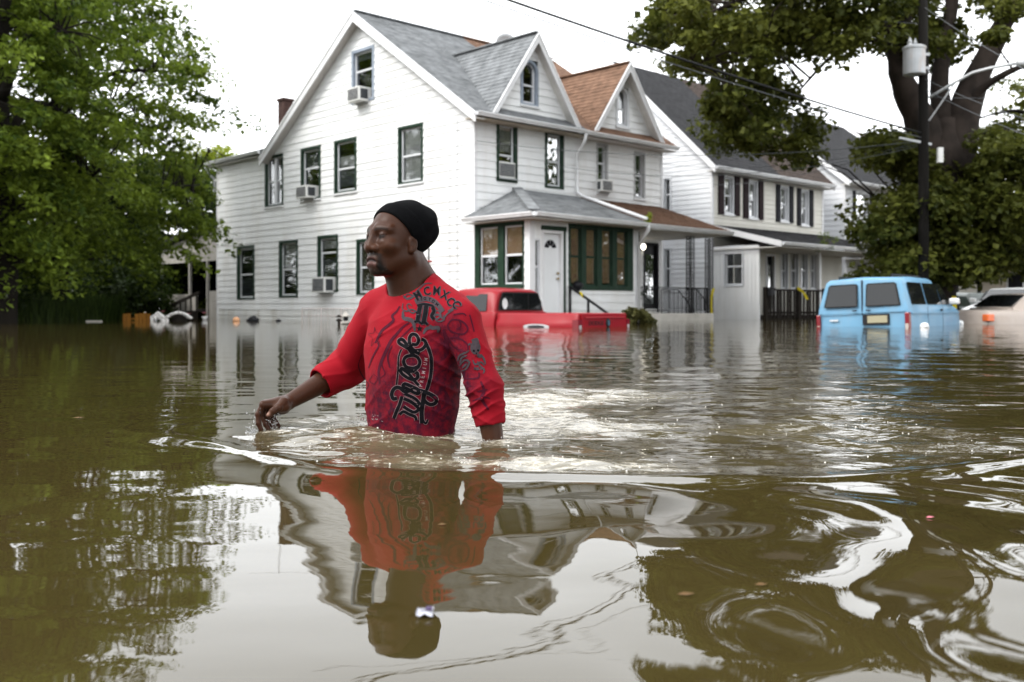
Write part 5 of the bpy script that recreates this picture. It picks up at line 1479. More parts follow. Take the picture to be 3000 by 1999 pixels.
# ---- the big street tree on the right
RY = 24.5
rb = px(2785, 0, RY)
RT = thing('sycamore_tree', 'huge street tree with forked limbs behind the utility pole', 'tree', (rb.x, RY, 0))
def pp(*q): return [px(x, y, Y) for (x, y, Y) in q]
limbs = [
    (pp((2738, 1040, RY), (2742, 860, RY), (2752, 650, RY), (2766, 480, RY), (2772, 350, RY)), [0.60, 0.50, 0.50, 0.60, 0.30]),
    (pp((2762, 520, RY), (2700, 360, RY), (2645, 240, RY - 0.3), (2632, 120, RY - 0.5), (2648, 0, RY - 0.6), (2670, -220, RY - 0.6), (2640, -420, RY)), [0.50, 0.38, 0.28, 0.25, 0.23, 0.18, 0.08]),
    (pp((2775, 400, RY), (2752, 260, RY + 0.3), (2768, 130, RY + 0.5), (2790, 0, RY + 0.6), (2805, -200, RY + 0.8), (2850, -400, RY + 1)), [0.36, 0.22, 0.18, 0.17, 0.13, 0.05]),
    (pp((2780, 520, RY), (2838, 285, RY), (2905, 140, RY), (2975, 0, RY - 0.2), (3070, -170, RY - 0.5), (3120, -350, RY - 0.5)), [0.55, 0.34, 0.26, 0.22, 0.18, 0.08]),
    (pp((2840, 310, RY - 0.2), (2870, 268, RY - 0.4), (2930, 225, RY - 0.8), (3010, 192, RY - 1.2), (3150, 180, RY - 1.6)), [0.14, 0.10, 0.085, 0.06, 0.03]),
    (pp((2640, 150, RY - 0.4), (2600, 85, RY - 0.8), (2540, 58, RY - 1.2), (2470, 75, RY - 1.6), (2370, 110, RY - 2), (2200, 150, RY - 2.4), (2020, 190, RY - 2.8)), [0.13, 0.12, 0.10, 0.09, 0.07, 0.05, 0.02]),
    (pp((2625, 215, RY - 0.3), (2600, 150, RY - 0.2), (2555, 118, RY), (2500, 120, RY + 0.3), (2420, 180, RY + 0.8), (2330, 280, RY + 1.2)), [0.10, 0.085, 0.07, 0.06, 0.045, 0.02]),
    (pp((2650, 0, RY - 0.6), (2520, -90, RY - 1), (2340, -70, RY - 1.5), (2150, 10, RY - 2.2), (1960, 90, RY - 2.6)), [0.15, 0.12, 0.09, 0.06, 0.02]),
    (pp((2400, -80, RY - 1.3), (2320, 20, RY - 1), (2240, 110, RY - 0.6), (2170, 230, RY - 0.2)), [0.07, 0.06, 0.04, 0.02]),
    (pp((2750, 640, RY - 0.2), (2690, 590, RY + 0.4), (2640, 570, RY + 0.8), (2590, 600, RY + 1.0)), [0.10, 0.07, 0.05, 0.02]),
    (pp((2800, 600, RY), (2880, 520, RY - 0.6), (2960, 490, RY - 1), (3060, 520, RY - 1.4)), [0.14, 0.10, 0.07, 0.03]),
]
limb_mesh('trunk', limbs, M['bark_syc'], RT, (rb.x, RY, 0), 12)
g = np.random.default_rng(21)
cen, rad = [], []
def low_edge(x):
    xs = [1850, 1900, 1980, 2060, 2150, 2260, 2340, 2430, 2520, 2620]
    ys = [110, 185, 215, 300, 380, 400, 300, 190, 120, 110]
    return np.interp(x, xs, ys)
def top_edge(x): return np.interp(x, [1850, 1920, 2050, 2200], [95, 30, -120, -300])
while len(cen) < 185:
    x = g.uniform(1870, 2640); y = g.uniform(-300, 410)
    if not (top_edge(x) < y < low_edge(x) - 12): continue
    if g.random() < 0.35 and y > 150: continue
    Y = RY + g.uniform(-4.2, 2.5)
    cen.append(list(px(x, y, Y))); k = g.uniform(0.55, 1.15); rad.append([0.62 * k, 0.62 * k, 0.36 * k])
n_up = len(cen)
for (x0, x1, y0, y1, cnt, ya, yb) in ((2590, 2900, 470, 820, 60, -1.8, 2.5), (2880, 3120, 430, 800, 60, -2.5, 1.5), (2510, 2640, 620, 850, 9, -2.5, 0.5), (2560, 2720, 380, 520, 16, -1.5, 2), (2590, 2760, -100, 180, 22, -1.5, 2.5), (2780, 3000, -150, 40, 14, -1, 2.5), (2900, 3100, 0, 110, 5, -2, 1), (2720, 2800, 60, 240, 5, 0.6, 1.8), (2300, 2400, 300, 470, 7, -1, 2), (2060, 2260, 280, 440, 16, -2, 1.5), (2880, 3060, 380, 560, 16, -2, 1.5), (2610, 2730, 600, 860, 14, -2.4, -0.5), (2720, 2860, 560, 840, 26, -2.2, -0.8)):
    for _ in range(cnt):
        cen.append(list(px(g.uniform(x0, x1), g.uniform(y0, y1), RY + g.uniform(ya, yb)))); k = g.uniform(0.6, 1.2); rad.append([0.62 * k, 0.62 * k, 0.38 * k])
cen = np.array(cen)
twigs('branches', cen, limbs, M['bark_syc'], RT, (rb.x, RY, 0), 0.03)
leaves('crown', cen - np.array([rb.x, RY, 0]), rad, 220, 0.145, M['leaf_dark'], RT, 0.3, 22, aspect=0.8)
# trees that close the street on the right and behind the camera, seen in windows and water
for i, (x, y, h, r, lab) in enumerate(((19.5, 36, 9, 3.6, 'dark tree beyond the parked cars at the right edge'),)):
    broad_tree('maple_tree', lab, (x, y, 0), h, (x, y, h * 0.55), (r, r, h * 0.45), 130, 170, 0.19, M['leaf_dark'], 0.25, 60 + i, low=0.22)
for (x, y, h, r, lab) in ((-14, -16, 13, 6.5, 'broad tree across the street behind the viewer on the left'), (1, -20, 12, 6.5, 'broad tree straight behind the viewer'), (27, -3, 12, 6.0, 'unseen broad tree added down the street outside the right edge'), (-27, -6, 12, 6, 'broad tree far outside the left edge'), (34, 30, 12, 6, 'unseen tree added beyond the cars to darken window reflections')):
    broad_tree('maple_tree', lab, (x, y, 0), h, (x, y, h * 0.5), (r, r * 0.7, h * 0.48), 150, 60, 0.42, M['leaf_mid'], 0.3, int(x * 3 + y + 200), 'trees around the viewer', clump=(1.5, 1.1, 0.7), low=0.03)  # the two unseen trees off to the right are added to darken reflections
# unseen street tree, added and thickened to shade the near water and man
broad_tree('maple_tree', 'unseen street tree added outside the right edge to shade the near water', (5.6, 3.6, 0), 9.5, (4.9, 3.4, 6.6), (3.9, 3.6, 2.3), 260, 110, 0.30, M['leaf_mid'], 0.24, 300, 'trees around the viewer', clump=(1.0, 0.9, 0.5), low=0.40)
# ================================================================== the wading man, shaped as distance fields
def nrm_(v): v = np.asarray(v, float); return v / np.linalg.norm(v)
def smin(a, b, k):
    h = np.clip(0.5 + 0.5 * (b - a) / k, 0, 1)
    return b + (a - b) * h - k * h * (1 - h)
def smax(a, b, k): return -smin(-a, -b, k)
def cone(p, a, b, r1, r2):
    a, b = np.asarray(a, float), np.asarray(b, float)
    ba = b - a; pa = p - a
    h = np.clip(pa @ ba / (ba @ ba), 0, 1)
    return np.linalg.norm(pa - h[..., None] * ba, axis=-1) - (r1 + (r2 - r1) * h)
def ell(p, c, r):
    q = p - np.asarray(c, float); r = np.asarray(r, float)
    k0 = np.linalg.norm(q / r, axis=-1); k1 = np.linalg.norm(q / (r * r), axis=-1)
    return k0 * (k0 - 1.0) / np.maximum(k1, 1e-6)
def sph(p, c, r): return np.linalg.norm(p - np.asarray(c, float), axis=-1) - r

def surface_nets(fn, lo, hi, h, block=8):
    """mesh the zero level of fn; only blocks near the surface are sampled finely"""
    lo, hi = np.asarray(lo, float), np.asarray(hi, float)
    nb = np.ceil((hi - lo) / (h * block)).astype(int)
    n = nb * block + 1
    ax = [lo[i] + h * block * (np.arange(nb[i]) + 0.5) for i in range(3)]
    cc = np.stack(np.meshgrid(*ax, indexing='ij'), -1).reshape(-1, 3)
    dc = fn(cc)
    near = np.abs(dc) < h * block * 1.35
    val = np.repeat(np.repeat(np.repeat(np.where(dc > 0, 1.0, -1.0).astype(np.float32).reshape(nb), block, 0), block, 1), block, 2)
    val = np.pad(val, ((0, 1), (0, 1), (0, 1)), mode='edge')
    loc = np.stack(np.meshgrid(*[np.arange(block + 1)] * 3, indexing='ij'), -1).reshape(-1, 3)
    bi = np.stack(np.unravel_index(np.nonzero(near)[0], nb), -1)
    for s in range(0, len(bi), 400):
        ii = (bi[s:s + 400, None, :] * block + loc[None]).reshape(-1, 3)
        val[ii[:, 0], ii[:, 1], ii[:, 2]] = fn(lo + ii * h)
    ins = val < 0
    c = [ins[i:n[0] - 1 + i, j:n[1] - 1 + j, k:n[2] - 1 + k] for i in (0, 1) for j in (0, 1) for k in (0, 1)]
    cnt = sum(x.astype(np.int8) for x in c)
    cell = np.argwhere((cnt > 0) & (cnt < 8))
    vid = np.full(n - 1, -1, np.int32)
    vid[cell[:, 0], cell[:, 1], cell[:, 2]] = np.arange(len(cell))
    acc = np.zeros((len(cell), 3)); wsum = np.zeros(len(cell))
    cor = [(i, j, k) for i in (0, 1) for j in (0, 1) for k in (0, 1)]
    for a in range(8):
        for b in range(a + 1, 8):
            if sum(x != y for x, y in zip(cor[a], cor[b])) != 1: continue
            pa = cell + np.array(cor[a]); pb = cell + np.array(cor[b])
            va = val[pa[:, 0], pa[:, 1], pa[:, 2]]; vb = val[pb[:, 0], pb[:, 1], pb[:, 2]]
            m = (va < 0) != (vb < 0)
            t = np.where(m, va / np.where(m, va - vb, 1), 0)
            acc += np.where(m[:, None], pa + (pb - pa) * t[:, None], 0); wsum += m
    V = lo + acc / wsum[:, None] * h
    Fs = []
    for d in range(3):
        e = [0, 0, 0]; e[d] = 1
        A_ = val[:n[0] - e[0], :n[1] - e[1], :n[2] - e[2]] < 0; B_ = val[e[0]:, e[1]:, e[2]:] < 0
        idx = np.argwhere(A_ != B_)
        u, w = [(1, 2), (2, 0), (0, 1)][d]
        ok = (idx[:, u] > 0) & (idx[:, w] > 0) & (idx[:, u] < n[u] - 1) & (idx[:, w] < n[w] - 1)
        idx = idx[ok]
        def gv(du, dw):
            q = idx.copy(); q[:, u] -= du; q[:, w] -= dw
            return vid[q[:, 0], q[:, 1], q[:, 2]]
        quad = np.stack([gv(1, 1), gv(0, 1), gv(0, 0), gv(1, 0)], 1)
        fl = B_[idx[:, 0], idx[:, 1], idx[:, 2]]
        quad[fl] = quad[fl][:, ::-1]
        Fs.append(quad)
    F = np.concatenate(Fs)
    F = F[(F >= 0).all(1)]
    # two Newton steps pull the vertices onto the surface
    for _ in range(1):
        d0 = fn(V); e = h * 0.3
        gr = np.stack([fn(V + np.eye(3)[i] * e) - d0 for i in range(3)], 1) / e
        l2 = np.maximum((gr * gr).sum(1), 0.15)
        st = np.clip(d0 / l2, -h * 0.7, h * 0.7)
        V = V - gr * st[:, None]
    return V, F

def pw(x, y, Y): return np.array(px(x, y, Y))
# frames of torso and head
TH = math.radians(42)
TF_, TL_ = np.array([-math.sin(TH), -math.cos(TH), 0]), np.array([math.cos(TH), -math.sin(TH), 0])
HA = math.radians(45)
HF_, HL_ = np.array([-math.sin(HA), -math.cos(HA), 0]), np.array([math.cos(HA), -math.sin(HA), 0])
HC_ = np.array([-0.346, 3.005, 0.588])
tilt = math.radians(2.0)
HU_ = np.array([0, 0, 1.0])
HF_ = HF_ * math.cos(tilt) - HU_ * math.sin(tilt) * 0 ; HU_ = HU_
def to_head(p): q = p - HC_; return np.stack([q @ HL_, q @ HF_, q @ HU_], -1)

R_SH, R_EL, R_WR = np.array([-0.422, 3.160, 0.372]), pw(1018, 1078, 3.29), pw(842, 1180, 3.125)
L_SH, L_EL, L_WR = np.array([-0.148, 2.908, 0.342]), pw(1420, 1135, 2.86), pw(1452, 1335, 2.84)

def bounded(fn, c, r):
    """evaluate fn only near its bounding sphere"""
    c = np.asarray(c, float)
    def f(p):
        d = np.linalg.norm(p - c, axis=-1) - r
        out = d + 0.02
        k = d < 0.015
        if k.any(): out[k] = fn(p[k])
        return out
    return f

def head_sdf_(p):
    q = to_head(p)
    qs = q.copy(); qs[..., 0] = np.abs(q[..., 0])           # symmetric features
    d = ell(q, (0, -0.022, 0.032), (0.076, 0.091, 0.080))
    d = smin(d, ell(q, (0, 0.030, -0.022), (0.062, 0.066, 0.088)), 0.03)
    d = smin(d, cone(qs, (0.048, -0.005, -0.056), (0.020, 0.062, -0.092), 0.020, 0.018), 0.03)   # jaw
    d = smin(d, ell(q, (0, 0.0765, -0.097), (0.024, 0.018, 0.018)), 0.022)                          # chin
    d = smin(d, cone(qs, (0.012, 0.0815, 0.023), (0.046, 0.066, 0.021), 0.0110, 0.0095), 0.018)      # brow
    d = smin(d, ell(qs, (0.043, 0.066, -0.028), (0.020, 0.022, 0.017)), 0.022)                     # cheekbone
    d = smin(d, ell(q, (0, 0.080, -0.066), (0.030, 0.020, 0.026)), 0.02)                           # muzzle
    d = smax(d, -ell(qs, (0.031, 0.104, 0.000), (0.019, 0.021, 0.0115)), 0.012)                    # sockets
    d = smin(d, cone(q, (0, 0.088, 0.014), (0, 0.103, -0.028), 0.0085, 0.0130), 0.012)             # nose
    d = smin(d, ell(q, (0, 0.1035, -0.033), (0.0150, 0.0125, 0.0110)), 0.008)
    d = smin(d, ell(qs, (0.0170, 0.0955, -0.036), (0.0110, 0.013, 0.0100)), 0.007)
    d = smax(d, -ell(qs, (0.0090, 0.1035, -0.0465), (0.0048, 0.006, 0.0045)), 0.003)
    # lips, slightly parted
    bend = q.copy(); bend[..., 1] = q[..., 1] + 7.0 * q[..., 0] ** 2; bend[..., 2] = q[..., 2] + 11.0 * q[..., 0] ** 2
    d = smin(d, cone(bend, (-0.020, 0.0955, -0.0635), (0.020, 0.0955, -0.0635), 0.0056, 0.0056), 0.007)
    d = smin(d, cone(bend, (-0.018, 0.0945, -0.0780), (0.018, 0.0945, -0.0780), 0.0076, 0.0076), 0.007)
    d = smax(d, -cone(bend, (-0.018, 0.1035, -0.0697), (0.018, 0.1035, -0.0697), 0.0055, 0.0055), 0.003)
    # eyeballs under lids
    eye = sph(qs, (0.031, 0.0770, -0.001), 0.0128)
    lid = np.maximum(sph(qs, (0.031, 0.0762, 0.000), 0.0150), -(qs[..., 2] - 0.0042 + (qs[..., 1] - 0.09) * 0.25))
    lidl = np.maximum(sph(qs, (0.031, 0.0760, -0.001), 0.0145), (qs[..., 2] + 0.0065))
    d = smin(d, lid, 0.004); d = smin(d, lidl, 0.005); d = np.minimum(d, eye)
    d = smin(d, ell(qs, (0.033, 0.083, -0.0165), (0.014, 0.008, 0.006)), 0.008)                    # bag under the eye
    # ears
    e = qs.copy(); e[..., 0] = e[..., 0] - 0.12 * (-(e[..., 1] + 0.005))
    er = ell(e, (0.074, 0.000, -0.022), (0.009, 0.015, 0.025))
    er = smax(er, -ell(e, (0.084, 0.003, -0.018), (0.007, 0.009, 0.015)), 0.005)
    er = smin(er, ell(e, (0.075, 0.006, -0.041), (0.007, 0.008, 0.009)), 0.006)
    d = smin(d, er, 0.006)
    return d

head_sdf = bounded(head_sdf_, HC_, 0.15)

def neck_sdf(p):
    d = cone(p, HC_ + HF_ * -0.018 + HU_ * -0.07, np.array([-0.305, 3.035, 0.40]), 0.060, 0.066)
    d = smin(d, cone(p, HC_ + HF_ * -0.035 + HU_ * -0.05, np.array([-0.272, 3.05, 0.44]), 0.045, 0.055), 0.02)
    d = smin(d, cone(p, HC_ + HL_ * 0.045 + HF_ * -0.02 + HU_ * -0.075, np.array([-0.325, 2.99, 0.40]), 0.012, 0.012), 0.02)
    return d

def chain(p, pts, rs, k=0.004):
    d = None
    for a, b, r1, r2 in zip(pts[:-1], pts[1:], rs[:-1], rs[1:]):
        c = cone(p, a, b, r1, r2)
        d = c if d is None else smin(d, c, k)
    return d

FING = [([pw(771, 1186, 3.066), pw(756, 1214, 3.060), pw(757, 1240, 3.058), pw(765, 1260, 3.060)], [0.0100, 0.0088, 0.0080, 0.0072]),
        ([pw(777, 1184, 3.086), pw(767, 1216, 3.090), pw(778, 1243, 3.086), pw(790, 1264, 3.080)], [0.0100, 0.0086, 0.0078, 0.0070]),
        ([pw(788, 1188, 3.107), pw(783, 1222, 3.114), pw(795, 1243, 3.110), pw(805, 1257, 3.104)], [0.0095, 0.0082, 0.0074, 0.0066]),
        ([pw(801, 1195, 3.126), pw(799, 1224, 3.134), pw(809, 1238, 3.130), pw(817, 1249, 3.124)], [0.0090, 0.008, 0.007, 0.0062]),
        ([pw(832, 1178, 3.085), pw(816, 1194, 3.062), pw(799, 1205, 3.050), pw(788, 1217, 3.046)], [0.0160, 0.0120, 0.0098, 0.0085])]
def hand_sdf_(p):
    d = cone(p, R_WR, pw(822, 1186, 3.108), 0.0255, 0.024)
    for (a, _), r in zip(FING[:4], (0.0135, 0.0135, 0.0125, 0.0115)):
        d = smin(d, cone(p, pw(828, 1186, 3.105), a[0], 0.021, r), 0.012)
    d = smin(d, cone(p, pw(833, 1190, 3.085), pw(816, 1197, 3.07), 0.017, 0.014), 0.012)
    d = smin(d, cone(p, pw(830, 1200, 3.115), pw(806, 1208, 3.12), 0.014, 0.012), 0.012)
    for a, r in FING:
        d = smin(d, chain(p, a, r), 0.002)
        for k in (1, 2):
            d = smin(d, sph(p, a[k], r[k] * 1.06), 0.003)
    return d

hand_sdf = bounded(hand_sdf_, pw(800, 1205, 3.09), 0.085)

def arm_sdf(p, sh, el, wr, r=(0.050, 0.040, 0.038, 0.0235)):
    d = smin(cone(p, sh, el, r[0], r[1]), cone(p, el, el + (wr - el) * 0.35, r[1] * 0.98, r[2]), 0.015)
    return smin(d, cone(p, el + (wr - el) * 0.3, wr, r[2], r[3]), 0.012)

def torso_c(z):
    zz = [-0.30, -0.05, 0.10, 0.25, 0.36, 0.46]
    return np.stack([np.interp(z, zz, [-0.310, -0.308, -0.306, -0.303, -0.299, -0.296]), np.interp(z, zz, [3.05, 3.045, 3.04, 3.035, 3.035, 3.04])], -1)
def torso_sdf(p, inf=0.0):
    z = p[..., 2]
    c = torso_c(z)
    dx, dy = p[..., 0] - c[..., 0], p[..., 1] - c[..., 1]
    u = dx * TL_[0] + dy * TL_[1]; v = dx * TF_[0] + dy * TF_[1]
    zz = [-0.30, -0.12, 0.02, 0.14, 0.26, 0.34, 0.40, 0.45]
    a = np.interp(z, zz, [0.152, 0.152, 0.152, 0.162, 0.172, 0.158, 0.118, 0.05]) + inf
    b = np.interp(z, zz, [0.112, 0.112, 0.115, 0.118, 0.118, 0.105, 0.080, 0.05]) + inf
    k = np.sqrt((u / a) ** 2 + (v / b) ** 2 + 1e-9)
    d = (k - 1) * np.minimum(a, b) * 0.92
    d = np.maximum(d, z - 0.45); d = np.maximum(d, -0.30 - z)
    return d

def body_sdf(p):
    d = smin(head_sdf(p), neck_sdf(p), 0.022)
    t = torso_sdf(p, -0.012)
    t = smin(t, cone(p, np.array([-0.30, 3.04, 0.385]), R_SH, 0.05, 0.05), 0.03)
    t = smin(t, cone(p, np.array([-0.28, 3.03, 0.375]), L_SH, 0.045, 0.045), 0.03)
    t = smin(t, arm_sdf(p, R_SH, R_EL, R_WR), 0.02)
    t = smin(t, arm_sdf(p, L_SH, L_EL, L_WR, (0.044, 0.038, 0.036, 0.027)), 0.02)
    d = smin(d, t, 0.02)
    d = smin(d, hand_sdf(p), 0.004)
    lw = L_WR
    d = smin(d, cone(p, lw, lw + np.array([-0.01, -0.01, -0.09]), 0.026, 0.03), 0.012)
    for k in range(5):
        b0 = lw + np.array([-0.03 + 0.014 * k, 0.012 - 0.008 * k, -0.09])
        d = smin(d, cone(p, b0, b0 + np.array([-0.012, -0.01, -0.07 if k < 4 else -0.04]), 0.010, 0.0075), 0.004)
    return d

# ---- skin colours by anatomy
def skin_colours(V):
    q = to_head(V); x, y, z = q[:, 0], q[:, 1], q[:, 2]; ax_ = np.abs(x)
    n = len(V)
    g = np.random.default_rng(3)
    base = np.tile(np.array([0.043, 0.0165, 0.0085]), (n, 1))
    inhead = (np.abs(x) < 0.12) & (np.abs(y) < 0.15) & (z > -0.2)
    def mixc_(w, c):
        nonlocal base
        w = np.clip(w, 0, 1)[:, None] * inhead[:, None]
        base = base * (1 - w) + np.array(c) * w
    def blob(cx, cy, cz, rx, ry, rz): return np.exp(-(((ax_ - cx) / rx) ** 2 + ((y - cy) / ry) ** 2 + ((z - cz) / rz) ** 2))
    mixc_(blob(0.0, 0.09, -0.030, 0.03, 0.04, 0.02) * 0.5, (0.085, 0.038, 0.022))     # warmer nose
    mixc_(blob(0.045, 0.07, -0.025, 0.02, 0.03, 0.018) * 0.5, (0.080, 0.036, 0.021))     # and cheeks
    mixc_(blob(0.03, 0.10, -0.001, 0.022, 0.03, 0.012) * 0.8, (0.024, 0.011, 0.008))     # eye hollows, socket shade put into the skin colour
    brow = np.exp(-(((z - 0.0225 + (ax_ - 0.03) ** 2 * 9) / 0.0052) ** 2)) * (ax_ > 0.012) * (ax_ < 0.052) * (y > 0.06)
    mixc_(brow * 0.7, (0.006, 0.005, 0.0045))
    beard = np.exp(-(((z + 0.108) / 0.022) ** 2)) * (y > 0.045) * (ax_ < 0.04) + np.exp(-(((z + 0.052) / 0.006) ** 2)) * (y > 0.085) * (ax_ < 0.026) + np.exp(-((ax_ - 0.030) / 0.006) ** 2) * (z < -0.05) * (z > -0.1) * (y > 0.06)
    mixc_(beard * 0.8, (0.008, 0.007, 0.0065))
    mixc_((beard > 0.4) * (z < -0.09) * (g.random(n) < 0.08) * 0.3, (0.10, 0.09, 0.085))
    z = z + 11.0 * x * x
    ul = np.exp(-(((z + 0.0640) / 0.0048) ** 2)) * (ax_ < 0.022) * (y > 0.088); ll = np.exp(-(((z + 0.0790) / 0.0075) ** 2)) * (ax_ < 0.021) * (y > 0.088)
    mixc_(ul * 0.9, (0.050, 0.022, 0.019)); mixc_(ll * 0.95, (0.10, 0.050, 0.044))
    mixc_(np.exp(-(((z + 0.0698) / 0.0036) ** 2)) * (ax_ < 0.02) * (y > 0.07) * 1.0, (0.01, 0.004, 0.004))
    z = q[:, 2]
    ed = np.sqrt((ax_ - 0.031) ** 2 + (y - 0.077) ** 2 + (z + 0.001) ** 2)
    eyem = (ed < 0.0136) & (z < 0.0048) & (z > -0.0066) & (y > 0.083)
    ia = np.sqrt((x - np.sign(x) * 0.031 + 0.001) ** 2 + (z + 0.0008) ** 2)
    mixc_(eyem * 1.0, (0.024, 0.017, 0.015))
    mixc_(eyem * (ia < 0.0072), (0.012, 0.007, 0.005))
    # finger nails and paler knuckle creases of the hand
    for a, r in FING:
        tip = a[3] + (a[2] - a[3]) * 0.15 + np.array([-0.003, -0.006, 0.003])
        w = np.exp(-((np.linalg.norm(V - tip, axis=1) / 0.0065) ** 2))
        if a is FING[4][0]: base = base * (1 - w[:, None]) + np.array([0.26, 0.15, 0.115]) * w[:, None]
    pal = np.exp(-((np.linalg.norm(V - pw(822, 1206, 3.08), axis=1) / 0.022) ** 2)) * 0.55
    base = base * (1 - pal[:, None]) + np.array([0.11, 0.048, 0.027]) * pal[:, None]
    base *= (1 + g.normal(0, 0.05, (n, 1)))
    return np.clip(np.concatenate([base, np.ones((n, 1))], 1), 0, 1)

m, n_, l_, b_ = new_mat('brown_skin')
at = n_.new('ShaderNodeAttribute'); at.attribute_name = 'col'
l_.new(at.outputs['Color'], b_.inputs['Base Color'])
b_.inputs['Roughness'].default_value = 0.36
b_.inputs['Specular IOR Level'].default_value = 0.14
b_.inputs['Subsurface Weight'].default_value = 0.0
b_.inputs['Subsurface Radius'].default_value = (0.6, 0.2, 0.1)
b_.inputs['Subsurface Scale'].default_value = 0.008
nz = n_.new('ShaderNodeTexNoise'); nz.inputs['Scale'].default_value = 320; nz.inputs['Detail'].default_value = 3
tc = n_.new('ShaderNodeTexCoord'); l_.new(tc.outputs['Object'], nz.inputs['Vector'])
bp = n_.new('ShaderNodeBump'); bp.inputs['Strength'].default_value = 0.35; bp.inputs['Distance'].default_value = 0.0015
l_.new(nz.outputs[0], bp.inputs['Height']); l_.new(bp.outputs[0], b_.inputs['Normal'])
M['skin'] = m

V, F = surface_nets(body_sdf, (-0.80, 2.78, -0.22), (0.03, 3.40, 0.72), 0.0029)
MAN = np_mesh('person', V, F, M['skin'], None, True, attrs={'col': ('FLOAT_COLOR', skin_colours(V))})
tag(MAN, 'man in red printed shirt and black knit cap wading waist-deep', 'person')

# ---- shirt: sleeves pushed up, cuffs open around the forearms
R_CUFF = R_EL + (R_WR - R_EL) * 0.47
L_CUFF = L_EL + (L_WR - L_EL) * 0.56
def noise3(p, f, seed):
    g = np.random.default_rng(seed); out = 0
    for i in range(5):
        k = g.normal(size=3); k /= np.linalg.norm(k)
        out = out + np.sin(p @ k * f * g.uniform(0.7, 1.4) + g.uniform(0, 6.28))
    return out / 5
NB = np.array([-0.313, 3.030, 0.455])          # centre of the neck opening
def shirt_sdf(p):
    d = torso_sdf(p, 0.004)
    d = smin(d, cone(p, np.array([-0.305, 3.045, 0.385]), R_SH + np.array([0.01, 0, -0.008]), 0.060, 0.062), 0.035)
    d = smin(d, cone(p, np.array([-0.265, 3.02, 0.400]), L_SH + np.array([-0.008, 0, -0.008]), 0.058, 0.056), 0.035)
    d = smin(d, cone(p, np.array([-0.298, 3.045, 0.43]), np.array([-0.292, 3.045, 0.35]), 0.070, 0.085), 0.03)
    d = smin(d, cone(p, pw(1222, 828, 3.07), pw(1330, 905, 2.95), 0.048, 0.05), 0.03)
    d = smin(d, cone(p, pw(1212, 842, 3.05), pw(1120, 890, 3.12), 0.05, 0.05), 0.03)
    # sleeves
    ra = smin(cone(p, R_SH, R_EL, 0.063, 0.062), cone(p, R_EL, R_CUFF, 0.062, 0.052), 0.02)
    axr = nrm_(R_WR - R_EL)
    ra = smax(ra, (p - R_CUFF) @ axr, 0.004)
    la = smin(cone(p, L_SH, L_EL, 0.056, 0.047), cone(p, L_EL, L_CUFF, 0.050, 0.044), 0.02)
    axl = nrm_(L_WR - L_EL)
    la = smax(la, (p - L_CUFF) @ axl, 0.004)
    # folds
    sr = (p - R_EL) @ axr; sl = (p - L_EL) @ axl
    ru = nrm_(R_EL - R_SH); lu = nrm_(L_EL - L_SH)
    ra = ra + 0.0028 * np.sin(((p - R_SH) @ ru) * 95 + 3 * noise3(p, 18, 1)) * np.exp(-((p - R_EL) ** 2).sum(-1) / 0.016) + 0.002 * noise3(p, 55, 2) - 0.005 * (1 - np.abs(np.sin((p @ np.array([-0.3, 0.3, 0.9])) * 62 + 2.5 * noise3(p, 17, 25)))) ** 3 * np.clip(0.5 + noise3(p, 19, 26), 0, 1)
    bun = np.exp(-((sl - 0.035) / 0.050) ** 2)
    la = la - 0.0085 * (1 - np.abs(np.sin(sl * 82 + 2.6 * noise3(p, 24, 3) + (p @ np.array([30.0, 10, 0]))))) ** 2.5 * bun * np.clip(0.7 + noise3(p, 30, 27), 0.1, 1.2) - 0.004 * (1 - np.abs(np.sin((p @ np.array([0.6, 0, 0.8])) * 55 + 2.5 * noise3(p, 15, 28)))) ** 3 + 0.0022 * noise3(p, 50, 4) + 0.0035 * np.exp(-((sl - 0.118) / 0.012) ** 2)
    arm = np.minimum(ra, la)
    fold = 0.004 * noise3(p * np.array([1, 1, 0.55]), 36, 5) + 0.0035 * np.sin((p @ np.array([0.75, -0.2, 0.62])) * 58 + 1.6 * noise3(p, 16, 6)) * np.clip((0.22 - p[..., 2]) / 0.2, 0, 1)
    sw_ = p @ np.array([0.55, -0.15, -0.82]); rid = 1 - np.abs(np.sin(sw_ * 40 + 2.4 * noise3(p, 13, 21) + 1.5 * noise3(p, 30, 22)))
    fold = fold - 0.0055 * rid ** 3 * np.clip(0.35 + noise3(p, 17, 23), 0, 1)
    arm_pit = np.exp(-((p - np.array([-0.215, 2.915, 0.20])) ** 2).sum(-1) / 0.012)
    fold = fold - 0.006 * arm_pit * (1 - np.abs(np.sin(p @ np.array([0.5, 0.1, 0.86]) * 75 + 2 * noise3(p, 20, 24)))) ** 2
    d = d + fold * np.clip((0.40 - p[..., 2]) / 0.12, 0.1, 1)
    d = smin(d, arm, 0.022)
    # seam where the sleeve is set in
    # neck opening: a ring tilted forward
    q = p - NB
    axis = nrm_(np.array([-0.36, -0.26, 0.90]))
    hgt = q @ axis
    rad = np.linalg.norm(q - hgt[..., None] * axis, axis=-1)
    d = smax(d, -np.maximum(rad - 0.0725, -(hgt + 0.03)), 0.010)
    d = np.minimum(d, np.sqrt((rad - 0.0765) ** 2 + (hgt - 0.000) ** 2 * 0.25) - 0.0055) if False else d
    # openings round the forearms
    d = smax(d, -np.maximum(cone(p, R_EL, R_WR, 0.047, 0.042), -(sr - np.linalg.norm(R_CUFF - R_EL) + 0.025)), 0.003)
    d = smax(d, -np.maximum(cone(p, L_EL, L_WR, 0.0360, 0.036), -(sl - np.linalg.norm(L_CUFF - L_EL) + 0.012)), 0.003)
    return np.maximum(d, -0.20 - p[..., 2])
V, F = surface_nets(shirt_sdf, (-0.72, 2.78, -0.22), (0.03, 3.42, 0.52), 0.0040)
